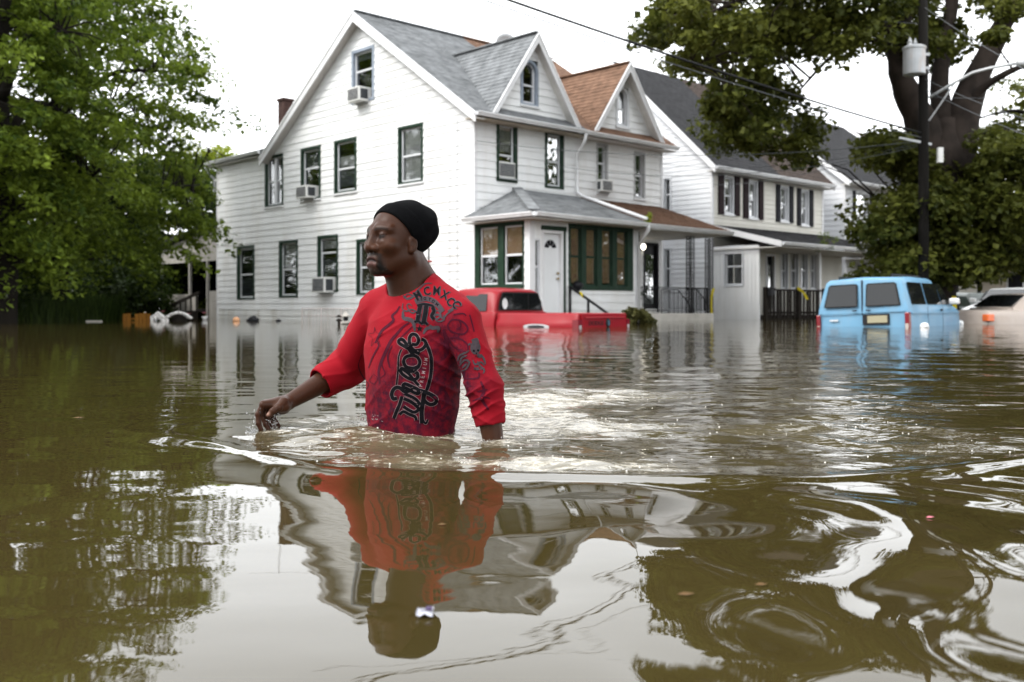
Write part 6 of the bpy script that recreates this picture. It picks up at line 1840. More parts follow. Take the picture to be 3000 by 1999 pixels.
SHV, SHF = V, F
m, n_, l_, b_ = new_mat('red_cotton')
b_.inputs['Roughness'].default_value = 0.85
b_.inputs['Specular IOR Level'].default_value = 0.15
tc = n_.new('ShaderNodeTexCoord')
nz = n_.new('ShaderNodeTexNoise'); nz.inputs['Scale'].default_value = 14; nz.inputs['Detail'].default_value = 6
l_.new(tc.outputs['Object'], nz.inputs['Vector'])
cr = n_.new('ShaderNodeMix'); cr.data_type = 'RGBA'
cr.inputs[6].default_value = (0.20, 0.0018, 0.007, 1); cr.inputs[7].default_value = (0.275, 0.003, 0.011, 1)
l_.new(nz.outputs[0], cr.inputs[0])
at = n_.new('ShaderNodeAttribute'); at.attribute_name = 'ink'        # the dye print that darkens the front
mk = n_.new('ShaderNodeMix'); mk.data_type = 'RGBA'
mk.inputs[7].default_value = (0.022, 0.0015, 0.010, 1)
mr_ = n_.new('ShaderNodeMath'); mr_.operation = 'MULTIPLY'
nz2 = n_.new('ShaderNodeTexNoise'); nz2.inputs['Scale'].default_value = 45; nz2.inputs['Detail'].default_value = 9; nz2.inputs['Roughness'].default_value = 0.7
l_.new(tc.outputs['Object'], nz2.inputs['Vector'])
rr_ = n_.new('ShaderNodeMapRange'); rr_.inputs[1].default_value = 0.38; rr_.inputs[2].default_value = 0.60; rr_.inputs[3].default_value = 0.50; rr_.inputs[4].default_value = 1.0
l_.new(nz2.outputs[0], rr_.inputs[0]); l_.new(rr_.outputs[0], mr_.inputs[0]); l_.new(at.outputs['Fac'], mr_.inputs[1])
l_.new(mr_.outputs[0], mk.inputs[0]); l_.new(cr.outputs[2], mk.inputs[6]); l_.new(mk.outputs[2], b_.inputs['Base Color'])
wv = n_.new('ShaderNodeTexNoise'); wv.inputs['Scale'].default_value = 700
l_.new(tc.outputs['Object'], wv.inputs['Vector'])
bp = n_.new('ShaderNodeBump'); bp.inputs['Strength'].default_value = 0.4; bp.inputs['Distance'].default_value = 0.001
l_.new(wv.outputs[0], bp.inputs['Height']); l_.new(bp.outputs[0], b_.inputs['Normal'])
M['red_cotton'] = m
# screen-printed dark dye over the lower right front and down the sleeve
def to_px(Vx): return np.stack([1500 + FPX * Vx[:, 0] / Vx[:, 1], HOR - FPX * (Vx[:, 2] - CAM_H) / Vx[:, 1]], 1)
pxy = to_px(V)
ink = np.zeros(len(V))
u_ = (V - np.array([-0.29, 3.04, 0])) @ TL_
front = ((V - np.array([-0.29, 3.04, 0])) @ TF_) > -0.06
def gb(cx, cy, rx, ry): return np.exp(-(((pxy[:, 0] - cx) / rx) ** 2 + ((pxy[:, 1] - cy) / ry) ** 2))
ink += 0.6 * gb(1345, 1090, 40, 150) + 0.5 * gb(1110, 1140, 40, 90) + 0.45 * gb(1420, 1130, 60, 60) + 1.0 * gb(1150, 1200, 90, 70) + 0.85 * gb(1260, 1090, 95, 130) + 0.6 * gb(1310, 960, 50, 60) + 0.7 * gb(1330, 1150, 40, 110) + 0.5 * gb(1180, 1060, 50, 90) + 0.6 * gb(1230, 1220, 100, 50)
ink *= front
ink = np.clip(ink + 0.55 * np.clip((0.075 - V[:, 2]) / 0.06, 0, 1), 0, 1) * 0.95
SHIRT = np_mesh('shirt', V, F, M['red_cotton'], MAN, True, attrs={'ink': ('FLOAT', ink)})
# ribbed collar and cuffs
def ring_part(name, c, axis, r, tr, m, squash=None, n=40, k=8, flat=1.6):
    axis = Vector(nrm_(axis)); u = axis.cross(Vector((0, 0, 1)) if abs(axis.z) < 0.9 else Vector((1, 0, 0))).normalized(); v = axis.cross(u)
    vs_, fs_ = [], []
    for i in range(n):
        a = 2 * math.pi * i / n
        o = u * math.cos(a) + v * math.sin(a)
        rr = r * (1 + 0.03 * math.sin(3 * a))
        for j in range(k):
            b = 2 * math.pi * j / k
            vs_.append(Vector(c) + o * (rr + tr * math.cos(b)) + axis * (tr * flat * math.sin(b)))
    for i in range(n):
        for j in range(k):
            fs_.append((i * k + j, ((i + 1) % n) * k + j, ((i + 1) % n) * k + (j + 1) % k, i * k + (j + 1) % k))
    mb = MB(); mb.add(vs_, fs_)
    return mb.build(name, m, SHIRT, smooth=True)
M['rib'] = mat('red_rib_knit', (0.45, 0.008, 0.020), 0.85, 0.08, 20, bump=0.5, bscale=300)

# ---- knit cap
def cap_sdf(p):
    q = to_head(p)
    h = (q[..., 2] - np.interp(q[..., 1], [-0.13, -0.055, -0.012, 0.02, 0.05, 0.075], [-0.082, -0.066, -0.022, 0.026, 0.066, 0.088])) * 0.72
    # the brim arches over the forehead
    h = h + 1.5 * (q[..., 0] ** 2) * np.clip(q[..., 1] / 0.1, 0, 1)
    crown = ell(q, (0, -0.026, 0.034), (0.0860, 0.097, 0.080))
    slouch = ell(q, (0.0, -0.066, 0.038), (0.070, 0.060, 0.058))
    d = smin(crown, slouch, 0.05)
    d = d + 0.0025 * np.sin(q[..., 1] * 75 + q[..., 2] * 60 + 2 * noise3(q, 22, 9)) * np.clip((-q[..., 1]) / 0.06, 0, 1) + 0.0012 * noise3(q, 60, 8)
    d = smax(d, -h, 0.004)
    band = ell(q, (0, -0.026, 0.030), (0.0910, 0.1040, 0.0875)) + 0.0015 * noise3(q, 45, 10)
    band = smax(band, -h, 0.004); band = smax(band, h - 0.052 - 0.004 * noise3(q, 20, 11), 0.004)
    d = np.minimum(d, band)
    d = smax(d, -ell(q, (0, -0.022, 0.030), (0.0785, 0.0935, 0.078)), 0.002)
    return d
V, F = surface_nets(cap_sdf, HC_ - 0.20, HC_ + 0.20, 0.003)
M['knit'] = mat('black_knit', (0.0035, 0.0037, 0.0044), 0.95, 0.3, 60, bump=0.9, bscale=420, spec=0.06)
np_mesh('knit_cap', V, F, M['knit'], MAN, True)
# ---- trousers under the water
def leg_sdf(p):
    hip = np.array([-0.29, 3.05, -0.12])
    d = torso_sdf(p, 0.002)
    d = np.maximum(d, p[..., 2] + 0.10)
    for sg, kn, an in ((1, (-0.30, 2.95, -0.50), (-0.16, 3.02, -0.92)), (-1, (-0.42, 3.08, -0.52), (-0.46, 3.10, -0.95))):
        h0 = hip + TL_ * 0.075 * sg
        d = smin(d, cone(p, h0, np.array(kn), 0.085, 0.062), 0.03); d = smin(d, cone(p, np.array(kn), np.array(an), 0.062, 0.05), 0.02)
    return d
V, F = surface_nets(leg_sdf, (-0.65, 2.75, -1.0), (0.05, 3.3, -0.05), 0.012)
np_mesh('trousers', V, F, mat('dark_denim', (0.02, 0.022, 0.03), 0.9), MAN, True)
# ---- the print on the shirt: ribbons and letters laid on the cloth
from mathutils.bvhtree import BVHTree
SHB = BVHTree.FromPolygons([Vector(v) for v in SHV], [tuple(f) for f in SHF.tolist()])
EYE = Vector((0, 0, CAM_H))
def on_cloth(x, y, off):
    d = Vector(((x - 1500) / FPX, 1, -(y - HOR) / FPX)).normalized()
    h, nn, _, _ = SHB.ray_cast(EYE, d)
    if h is None: return None
    if nn.dot(d) > 0: nn = -nn
    return h + nn * off
def zc(pts): return [(1100 + a * 0.33167, 780 + b * 0.33167) for a, b in pts]
def spline(pts, step=2.0):
    P = [np.array(p, float) for p in pts]; out = []
    for i in range(len(P) - 1):
        p0, p1, p2, p3 = P[max(i - 1, 0)], P[i], P[i + 1], P[min(i + 2, len(P) - 1)]
        k = max(2, int(np.linalg.norm(p2 - p1) / step))
        for j in range(k):
            f = j / k
            out.append(0.5 * (2 * p1 + (p2 - p0) * f + (2 * p0 - 5 * p1 + 4 * p2 - p3) * f * f + (3 * p1 - p0 - 3 * p2 + p3) * f ** 3))
    out.append(P[-1])
    return out
class Ink:
    def __init__(self): self.mb = MB()
    def stroke(self, pts, w, off, taper=False, closed=False):
        """pts in zoom units, w in photo pixels"""
        q = spline(zc(pts))
        n = len(q); L, R = [], []
        for i in range(n):
            d = q[min(i + 1, n - 1)] - q[max(i - 1, 0)]
            d = d / (np.linalg.norm(d) + 1e-9); s = np.array([-d[1], d[0]])
            ww = w * (0.25 + 0.75 * math.sin(math.pi * (0.08 + 0.84 * i / (n - 1)))) if taper else w
            L.append(on_cloth(*(q[i] + s * ww / 2), off)); R.append(on_cloth(*(q[i] - s * ww / 2), off))
        for i in range(n - 1):
            a = (L[i], L[i + 1], R[i + 1], R[i])
            if all(x is not None for x in a) and (a[0] - a[1]).length < 0.03: self.mb.add(a, [(0, 1, 2, 3)])
    def fill(self, pts, off):
        q = [on_cloth(x, y, off) for x, y in zc(pts)]
        if all(x is not None for x in q): self.mb.add(q, [tuple(range(len(q)))])
    def text(self, txt, cx, cy, size, ang, off, bold=0.0, sx=1.0):
        """one word or letter centred at zoom (cx, cy), size in photo px, ang degrees counter-clockwise on the picture"""
        cu = bpy.data.curves.new('t', 'FONT'); cu.body = txt; cu.size = size; cu.align_x = 'CENTER'; cu.align_y = 'CENTER'; cu.offset = bold; cu.resolution_u = 2
        tmp = bpy.data.objects.new('tmp', cu); COL.objects.link(tmp)
        me = bpy.data.meshes.new_from_object(tmp.evaluated_get(bpy.context.evaluated_depsgraph_get()))
        bpy.data.objects.remove(tmp)
        X, Y_ = zc([(cx, cy)])[0]
        ca, sa = math.cos(math.radians(ang)), math.sin(math.radians(ang))
        vs_ = []
        for v in me.vertices:
            a, b = v.co.x * sx, v.co.y
            vs_.append(on_cloth(X + a * ca - b * sa, Y_ - (a * sa + b * ca), off))
        for f in me.polygons:
            pv = [vs_[i] for i in f.vertices]
            if all(x is not None for x in pv): self.mb.add(pv, [tuple(range(len(pv)))])
        bpy.data.meshes.remove(me)
    def build(self, name, m): return self.mb.build(name, m, SHIRT, kind='stuff')
M['ink_black'] = mat('black_ink', (0.005, 0.0045, 0.006), 0.7, 0.1, 30, spec=0.05)
M['ink_white'] = mat('pale_ink', (0.24, 0.17, 0.18), 0.7, 0.1, 30, spec=0.05)
M['ink_grey'] = mat('grey_ink', (0.045, 0.034, 0.040), 0.75, 0.2, 40, spec=0.08)
M['ink_plum'] = mat('plum_ink', (0.050, 0.001, 0.010), 0.8, 0.2, 40, spec=0.15)
plum, grey, white, black, grey2 = Ink(), Ink(), Ink(), Ink(), Ink()
# tone-on-tone flourishes on chest and sleeve
for pts, w in (([(215, 355), (190, 400), (150, 440), (160, 480), (120, 520), (70, 560), (40, 600), (0, 680)], 15), ([(300, 500), (240, 540), (190, 600), (140, 660), (100, 740), (60, 830), (30, 930), (40, 1040)], 17),
               ([(10, 640), (30, 700), (0, 760), (-30, 820), (-60, 900)], 8), ([(330, 530), (270, 590), (215, 640)], 7), ([(-5, 540), (15, 590), (70, 600), (30, 640), (45, 710), (0, 670), (-35, 705), (-25, 640), (-60, 600), (-15, 590), (-5, 540)], 2),
               ([(90, 760), (60, 870), (85, 950), (30, 1000)], 6), ([(-120, 780), (-150, 880), (-110, 980), (-60, 1050), (-110, 1120)], 6), ([(150, 700), (110, 800), (130, 900)], 9), ([(-20, 950), (20, 990), (-10, 1040), (-50, 1010), (-20, 960)], 4)):
    plum.stroke(pts, w * 0.55, 0.0012, w > 3)
for pts, w in (([(650, 500), (680, 475), (740, 480), (790, 510), (815, 560), (780, 600), (720, 595), (660, 570), (640, 530), (650, 500)], 6), ([(735, 470), (755, 520), (735, 560)], 5), ([(650, 640), (700, 630), (760, 650), (810, 690), (820, 740)], 6), ([(650, 640), (680, 700), (740, 740), (800, 760)], 6),
               ([(690, 960), (760, 985), (840, 995), (910, 985), (915, 940)], 6), ([(700, 860), (660, 880), (640, 940)], 6), ([(720, 1040), (780, 1060), (850, 1060)], 10), ([(730, 1110), (790, 1130)], 12), ([(930, 1020), (960, 1100), (940, 1170), (1000, 1270)], 12), ([(900, 1110), (990, 1090)], 8), ([(860, 1190), (960, 1160), (1010, 1170)], 8),
               ([(690, 430), (770, 420), (800, 440)], 5), ([(830, 430), (850, 500), (870, 580)], 5), ([(600, 560), (630, 660), (640, 780)], 16), ([(600, 1080), (640, 1180), (600, 1260)], 12), ([(520, 1150), (560, 1250), (500, 1330)], 14)):
    plum.stroke(pts, w * 0.8, 0.0012, w > 7)
# arched MCMXC, banner, gothic numeral
for k, (ch, x, y, a) in enumerate((('M', 375, 262, 30), ('C', 455, 228, 14), ('M', 540, 225, -4), ('X', 612, 262, -22), ('C', 660, 320, -42), ('C', 712, 345, -58))):
    grey.text(ch, x + 3, y, 36, a, 0.0016, 1.6, 0.85)
    black.text(ch, x, y, 34, a, 0.0018, 0.3, 0.8)
grey.stroke([(250, 285), (290, 250), (330, 262), (350, 240), (400, 190), (440, 158), (500, 155)], 5, 0.0015, True)
grey.stroke([(245, 260), (280, 290), (330, 275), (360, 250)], 7, 0.0015, True)
grey2.stroke([(352, 318), (400, 298), (460, 292), (520, 315), (565, 360), (598, 405)], 15, 0.0018)
for ch, x, y, a in zip('REG.TDMK', (378, 408, 438, 458, 480, 512, 545, 575), (300, 294, 292, 297, 298, 316, 342, 375), (14, 6, 0, -6, -12, -28, -40, -50)):
    black.text(ch, x, y, 12, a, 0.0018, 0.3)
for pts, w in (([(400, 345), (385, 420), (372, 495)], 11), ([(452, 350), (440, 430), (425, 508)], 12), ([(370, 352), (430, 338), (500, 352), (520, 372)], 6), ([(345, 495), (380, 488), (400, 505)], 6), ([(400, 510), (440, 498), (462, 520)], 6), ([(360, 420), (385, 412)], 8), ([(505, 365), (520, 400), (500, 440), (520, 470)], 9)):
    grey.stroke(pts, w + 4.5, 0.0018); black.stroke(pts, w, 0.0022)
for pts, w in (([(245, 330), (240, 380), (275, 400), (320, 385), (355, 400), (330, 415), (300, 395), (280, 350), (300, 335), (325, 355)], 5), ([(245, 400), (250, 460), (290, 470), (330, 490), (345, 540), (350, 575)], 12), ([(480, 520), (510, 545), (560, 545), (550, 585)], 11), ([(425, 600), (445, 560), (480, 545), (520, 560)], 10),
               ([(520, 390), (560, 400), (580, 440), (540, 470), (520, 440), (560, 430), (600, 460), (640, 420), (690, 390)], 6), ([(530, 480), (570, 490), (610, 470), (600, 430)], 5), ([(640, 400), (680, 380), (700, 350), (740, 360)], 6)):
    grey.stroke(pts, w, 0.0016, True)
st_ = []
for k in range(10):
    r = 34 if k % 2 == 0 else 13
    st_.append((390 + r * math.sin(k * math.pi / 5), 553 - r * math.cos(k * math.pi / 5)))
for k in range(10): black.fill([(390, 553), st_[k], st_[(k + 1) % 10]], 0.0022)
# the big upright script word with its outline
script = [([(322, 690), (362, 692), (382, 652), (360, 610), (325, 604), (302, 640), (310, 705), (350, 745), (405, 738), (442, 700), (438, 662), (408, 645)], 10),
          ([(392, 775), (330, 745), (262, 712), (212, 680), (212, 654), (240, 650), (272, 685), (305, 745), (340, 785), (372, 802)], 10),
          ([(372, 802), (330, 788), (272, 800), (250, 840), (272, 888), (330, 902), (380, 882), (392, 842), (372, 802)], 10),
          ([(388, 880), (335, 925), (280, 925), (236, 903), (224, 930), (258, 968), (320, 1000), (368, 990), (372, 950), (335, 925)], 10),
          ([(236, 905), (300, 955), (352, 1020), (392, 1062)], 9), ([(232, 1062), (290, 1085), (350, 1120), (382, 1122), (375, 1090), (320, 1062), (262, 1040), (242, 1062)], 10),
          ([(250, 1170), (300, 1190), (360, 1225), (385, 1210), (350, 1170), (290, 1140), (256, 1128)], 10), ([(350, 1225), (382, 1262), (340, 1290), (280, 1262), (250, 1240)], 10), ([(215, 1310), (250, 1285), (300, 1310), (350, 1330), (360, 1362)], 9),
          ([(192, 1165), (160, 1172), (146, 1130), (168, 1082), (212, 1072), (262, 1108), (330, 1092), (400, 1100), (480, 1130), (532, 1168), (530, 1206), (490, 1222), (450, 1205), (425, 1165), (432, 1110)], 11),
          ([(432, 1120), (420, 1200), (408, 1290), (412, 1388)], 13), ([(236, 1150), (215, 1220), (185, 1290), (165, 1345)], 10), ([(408, 1330), (440, 1390), (462, 1355)], 6)]
for pts, w in script:
    white.stroke(pts, w + 2.2, 0.0012); black.stroke(pts, w, 0.0018)
for pts, w in (([(188, 1050), (200, 930), (208, 800), (232, 735)], 5), ([(440, 668), (476, 750), (495, 850), (485, 980), (452, 1098)], 10)):
    white.stroke(pts, w + 1.8, 0.0012); black.stroke(pts, w, 0.0018)
for ch, f in zip('PREMIUM', np.linspace(0, 1, 7)):
    white.text(ch, 402 + 48 * f, 1058 - 235 * f, 15, 80, 0.0022, 0.2, 0.85)
# skull on the sleeve
for k in range(14):
    a0, a1 = 2 * math.pi * k / 14, 2 * math.pi * (k + 1) / 14
    grey2.fill([(882, 735), (882 + 45 * math.cos(a0), 720 + 62 * math.sin(a0)), (882 + 45 * math.cos(a1), 720 + 62 * math.sin(a1))], 0.0018)
grey2.stroke([(850, 665), (890, 650), (905, 690)], 9, 0.0018); grey2.stroke([(905, 775), (915, 800), (935, 790)], 9, 0.0018)
for (x, y) in ((868, 748), (905, 745)): black.stroke([(x - 9, y), (x + 9, y + 2)], 5.5, 0.0022)
black.stroke([(888, 765), (892, 778)], 3, 0.0022)
for k in range(4): black.stroke([(880 + 9 * k, 790), (883 + 9 * k, 806)], 1.2, 0.0022)
for pts in ([(730, 840), (745, 790), (800, 765), (830, 745)], [(750, 860), (765, 810), (810, 790)], [(745, 880), (790, 830), (830, 850), (800, 910), (760, 925)], [(770, 900), (810, 860)], [(860, 830), (880, 870), (930, 850), (960, 880)], [(900, 840), (920, 880), (960, 920), (950, 950)], [(880, 900), (910, 915)], [(820, 700), (840, 680)], [(930, 780), (955, 820), (970, 870)]):
    grey2.stroke(pts, 6, 0.0017, True)
for ch, x, y, a in (('M', 885, 905, -8), ('O', 918, 905, -8), ('N', 945, 912, -10)): grey2.text(ch, x, y, 13, a, 0.0018, 0.4)
plum.build('dye_flourish', M['ink_plum']); grey.build('print_ornament', M['ink_grey']); grey2.build('print_skull_and_banner', M['ink_grey']); white.build('print_outline', M['ink_white']); black.build('print_lettering', M['ink_black'])
# ================================================================== flood water and the drowned ground
def sst(a, b, x):
    t = np.clip((x - a) / (b - a), 0, 1); return t * t * (3 - 2 * t)
def wnoise(x, y, lam, seed, n=9, aniso=1.0):
    """smooth sum of waves of mean length lam; aniso > 1 stretches crests along x"""
    g = np.random.default_rng(seed); out = np.zeros_like(x)
    for i in range(n):
        a = g.uniform(0, 2 * math.pi); k = 2 * math.pi / (lam * g.uniform(0.65, 1.5))
        kx, ky = math.cos(a) * k / aniso, math.sin(a) * k
        out += np.sin(kx * x + ky * y + g.uniform(0, 6.28))
    return out / math.sqrt(n)
# crest of the wake: world x -> y
CX = np.array([-1.6, -1.05, -0.87, -0.67, -0.40, 0.0, 0.38, 0.68, 0.97, 1.30, 1.8, 3.0])
CY = np.array([3.30, 2.98, 2.82, 2.60, 2.33, 2.25, 2.215, 2.20, 2.30, 2.48, 2.75, 3.3])
SWIRL = [(0.19, 1.62, 0.125, 0.40, 0.0085), (0.46, 1.80, 0.13, 0.32, -0.0070), (0.42, 1.28, 0.11, 0.28, 0.0055), (0.70, 1.55, 0.14, 0.36, 0.0075), (0.64, 2.02, 0.15, 0.22, 0.0045), (0.96, 1.90, 0.15, 0.34, -0.0070), (0.26, 1.12, 0.08, 0.22, -0.0040), (0.58, 1.12, 0.10, 0.24, -0.0045), (1.22, 2.0, 0.17, 0.40, 0.0075), (1.5, 2.2, 0.18, 0.40, -0.0065), (0.03, 1.95, 0.10, 0.22, -0.0030), (0.85, 1.25, 0.12, 0.3, 0.005)]
def water_field(x, y):
    cy = np.interp(x, CX, CY)
    d = y - cy                                         # > 0 is behind the crest, around the man
    amp = (0.35 + 0.65 * sst(-0.5, 0.1, x)) * sst(-1.5, -0.7, x) * (1 - sst(2.2, 3.2, x))
    h = 0.0075 * amp * np.exp(-(d / 0.055) ** 2) - 0.0022 * amp * np.exp(-((d + 0.17) / 0.11) ** 2) + 0.0006 * amp * np.exp(-((d + 0.38) / 0.12) ** 2)
    # bow wave ahead of the hand
    r1 = np.hypot(x + 0.80, y - 3.05)
    h += 0.0006 * np.sin(r1 * 30) * np.exp(-((r1 - 0.35) / 0.22) ** 2) * sst(0.1, -0.2, x + 0.75)
    # slow swells at the lower right, fed by older wakes
    sw = sst(0.02, 0.50, x + 0.25 * (1.3 - y)) * (1 - sst(2.3, 3.0, y)) * sst(0.0, 0.18, cy - y)
    wx = x + 0.07 * np.sin(5.5 * y + 1.0) + 0.04 * np.sin(9 * x + 4 * y); wy = y + 0.06 * np.sin(6.0 * x + 0.5)
    h += sw * (0.0022 * wnoise(wy, wx, 0.24, 31, 7, 2.2) + 0.0007 * wnoise(wy, wx, 0.11, 32, 7, 2.0))
    for (cx, cyy, rx, ry, a) in SWIRL:
        rr2 = ((x - cx + 0.10 * (y - cyy)) / rx) ** 2 + ((y - cyy) / ry) ** 2
        h += sst(0.0, 0.14, cy - y) * a * np.exp(-rr2)
    # quiet water at the lower left
    calm = (1 - sw) * (1 - sst(4, 7, y))
    h += calm * (0.00022 * wnoise(x, y, 0.16, 33, 9, 2.5) + 0.0007 * wnoise(x, y, 0.55, 34, 7, 1.6))
    # churned water round and behind the man
    ch = sst(-0.02, 0.16, d) * (1 - sst(4.0, 5.4, y)) * sst(-0.85, -0.62, x) * (1 - 0.75 * sst(0.5, 2.2, x)) * (1 - sst(2.4, 3.4, x))
    left_gap = sst(3.25, 3.6, y) * (1 - sst(-0.55, -0.1, x))
    ch = ch * (1 - left_gap) * (0.30 + 0.70 * sst(-0.5, 0.9, wnoise(x, y, 0.75, 51, 7, 1.8) + 1.3 * np.exp(-((x + 0.2) / 0.6) ** 2)))
    h += ch * (0.0058 * wnoise(x + 0.02 * np.sin(14 * y), y, 0.19, 35, 9, 1.9) + 0.0017 * wnoise(x, y + 0.01 * np.sin(30 * x), 0.075, 36, 9, 1.7) * (0.5 + 0.5 * np.exp(-((x + 0.2) / 0.7) ** 2)) + 0.005 * wnoise(x, y, 0.34, 37, 7, 1.6))
    # open chop farther out, stronger to the right
    op = sst(3.4, 5.0, y) * (0.10 + 0.90 * sst(-1.4, 0.4, x / np.maximum(y, 1) * 4))
    h += op * (1 - sst(14, 30, y)) * (0.0034 * wnoise(x, y, 0.42, 38, 9, 1.5) + 0.0016 * wnoise(x, y, 0.20, 39, 9, 1.5) * (1 - sst(8, 14, y)))
    # water heaped against the body and the arms
    def hill(cx, cy_, rx, ry, a): return a * np.exp(-((x - cx) / rx) ** 2 - ((y - cy_) / ry) ** 2)
    h += hill(-0.45, 2.93, 0.10, 0.12, 0.030) + hill(-0.30, 2.84, 0.16, 0.08, 0.012) + hill(-0.02, 2.80, 0.05, 0.05, 0.010) + hill(-0.70, 3.08, 0.10, 0.07, 0.003) - hill(-0.13, 2.98, 0.10, 0.12, 0.010)
    foam = ch * (0.62 * np.exp(-((x - 0.15) / 0.9) ** 2) + 0.25) + 0.6 * np.exp(-((x + 0.73) / 0.07) ** 2 - ((y - 3.03) / 0.07) ** 2) + 0.5 * np.exp(-((x + 0.03) / 0.09) ** 2 - ((y - 2.78) / 0.07) ** 2)
    chop = np.clip(ch + 0.35 * op, 0, 1)
    return h, np.clip(foam, 0, 1), chop
def axis_pts(a0, a1, step, lo, hi, grow=1.07):
    mid = np.arange(a0, a1 + 1e-6, step)
    up, s, p = [], step, a1
    while p < hi: s *= grow; p += s; up.append(p)
    dn, s, p = [], step, a0
    while p > lo: s *= grow; p -= s; dn.append(p)
    return np.concatenate([dn[::-1], mid, up])
xs = axis_pts(-1.15, 1.9, 0.0095, -130, 130, 1.06)
ys = axis_pts(0.75, 4.9, 0.0095, -45, 190, 1.045)
X, Y = np.meshgrid(xs, ys, indexing='ij')
Hh, foam, chop = water_field(X, Y)
far_ = sst(20, 45, np.abs(X)) + sst(40, 70, Y); Hh *= np.clip(1 - far_, 0, 1)
V = np.stack([X, Y, Hh], -1).reshape(-1, 3)
nx, ny = X.shape
I = np.arange(nx * ny).reshape(nx, ny)
F = np.stack([I[:-1, :-1], I[1:, :-1], I[1:, 1:], I[:-1, 1:]], -1).reshape(-1, 4)
m, n_, l_, b_ = new_mat('muddy_water')
tc = n_.new('ShaderNodeTexCoord')
b_.inputs['IOR'].default_value = 1.40
b_.inputs['Roughness'].default_value = 0.015
def nod(t, **k):
    q = n_.new(t)
    for a, b in k.items(): q.inputs[a].default_value = b
    return q
mud = nod('ShaderNodeTexNoise', Scale=1.3, Detail=5.0); l_.new(tc.outputs['Object'], mud.inputs['Vector'])
mc = n_.new('ShaderNodeMix'); mc.data_type = 'RGBA'; mc.inputs[6].default_value = (0.033, 0.0245, 0.0080, 1); mc.inputs[7].default_value = (0.042, 0.0315, 0.0105, 1)
l_.new(mud.outputs[0], mc.inputs[0])
# foam: broken bubbles where the water is churned
fa = n_.new('ShaderNodeAttribute'); fa.attribute_name = 'foam'
ca = n_.new('ShaderNodeAttribute'); ca.attribute_name = 'chop'
mpf = n_.new('ShaderNodeMapping'); mpf.inputs['Scale'].default_value = (1, 1.5, 1); l_.new(tc.outputs['Object'], mpf.inputs[0])
fn1 = nod('ShaderNodeTexNoise', Scale=26.0, Detail=9.0, Roughness=0.72); l_.new(mpf.outputs[0], fn1.inputs['Vector'])
fm = n_.new('ShaderNodeMath'); fm.operation = 'MULTIPLY_ADD'; fm.inputs[1].default_value = 0.33; l_.new(fa.outputs['Fac'], fm.inputs[0]); l_.new(fn1.outputs[0], fm.inputs[2])
fr_ = n_.new('ShaderNodeMapRange'); fr_.inputs[1].default_value = 0.73; fr_.inputs[2].default_value = 0.86; fr_.inputs[4].default_value = 0.75; l_.new(fm.outputs[0], fr_.inputs[0])
mf = n_.new('ShaderNodeMix'); mf.data_type = 'RGBA'; mf.inputs[7].default_value = (0.50, 0.46, 0.38, 1)
ar = n_.new('ShaderNodeMix'); ar.data_type = 'RGBA'; ar.inputs[7].default_value = (0.27, 0.235, 0.165, 1)   # aerated water is paler; the chop's bright sky reflection is painted in too
arf = n_.new('ShaderNodeMath'); arf.operation = 'MULTIPLY'; arf.inputs[1].default_value = 0.36; l_.new(fa.outputs['Fac'], arf.inputs[0]); l_.new(arf.outputs[0], ar.inputs[0]); l_.new(mc.outputs[2], ar.inputs[6])
l_.new(fr_.outputs[0], mf.inputs[0]); l_.new(ar.outputs[2], mf.inputs[6]); l_.new(mf.outputs[2], b_.inputs['Base Color'])
rm = n_.new('ShaderNodeMapRange'); rm.inputs[3].default_value = 0.012; rm.inputs[4].default_value = 0.45; l_.new(fr_.outputs[0], rm.inputs[0]); l_.new(rm.outputs[0], b_.inputs['Roughness'])
# ripples too fine for the mesh
def ripple(scale, sx, sy, detail):
    mp = n_.new('ShaderNodeMapping'); mp.inputs['Scale'].default_value = (sx, sy, 1); l_.new(tc.outputs['Object'], mp.inputs[0])
    q = nod('ShaderNodeTexNoise', Scale=scale, Detail=detail); l_.new(mp.outputs[0], q.inputs['Vector']); return q
ra, rb_, rc_ = ripple(3.2, 0.6, 1.0, 3.0), ripple(24.0, 0.7, 1.0, 3.0), ripple(9.0, 0.6, 1.0, 2.0)
def bump(src, dist, strength_src, k, prev=None, base=0.0):
    b = n_.new('ShaderNodeBump'); b.inputs['Distance'].default_value = dist
    if strength_src is None: b.inputs['Strength'].default_value = k
    else:
        mm = n_.new('ShaderNodeMath'); mm.operation = 'MULTIPLY_ADD'; mm.inputs[1].default_value = k; mm.inputs[2].default_value = base; l_.new(strength_src, mm.inputs[0]); l_.new(mm.outputs[0], b.inputs['Strength'])
    l_.new(src.outputs[0], b.inputs['Height'])
    if prev: l_.new(prev.outputs[0], b.inputs['Normal'])
    return b
b1 = bump(ra, 0.020, ca.outputs['Fac'], 0.6, None, 0.04)
b2 = bump(rc_, 0.010, ca.outputs['Fac'], 0.7, b1, 0.03)
b3 = bump(rb_, 0.006, ca.outputs['Fac'], 0.55, b2, 0.012)
l_.new(b3.outputs[0], b_.inputs['Normal'])
M['water'] = m
WT = np_mesh('flood_water', V, F, m, None, True, kind='structure', attrs={'foam': ('FLOAT', foam.ravel()), 'chop': ('FLOAT', chop.ravel())})
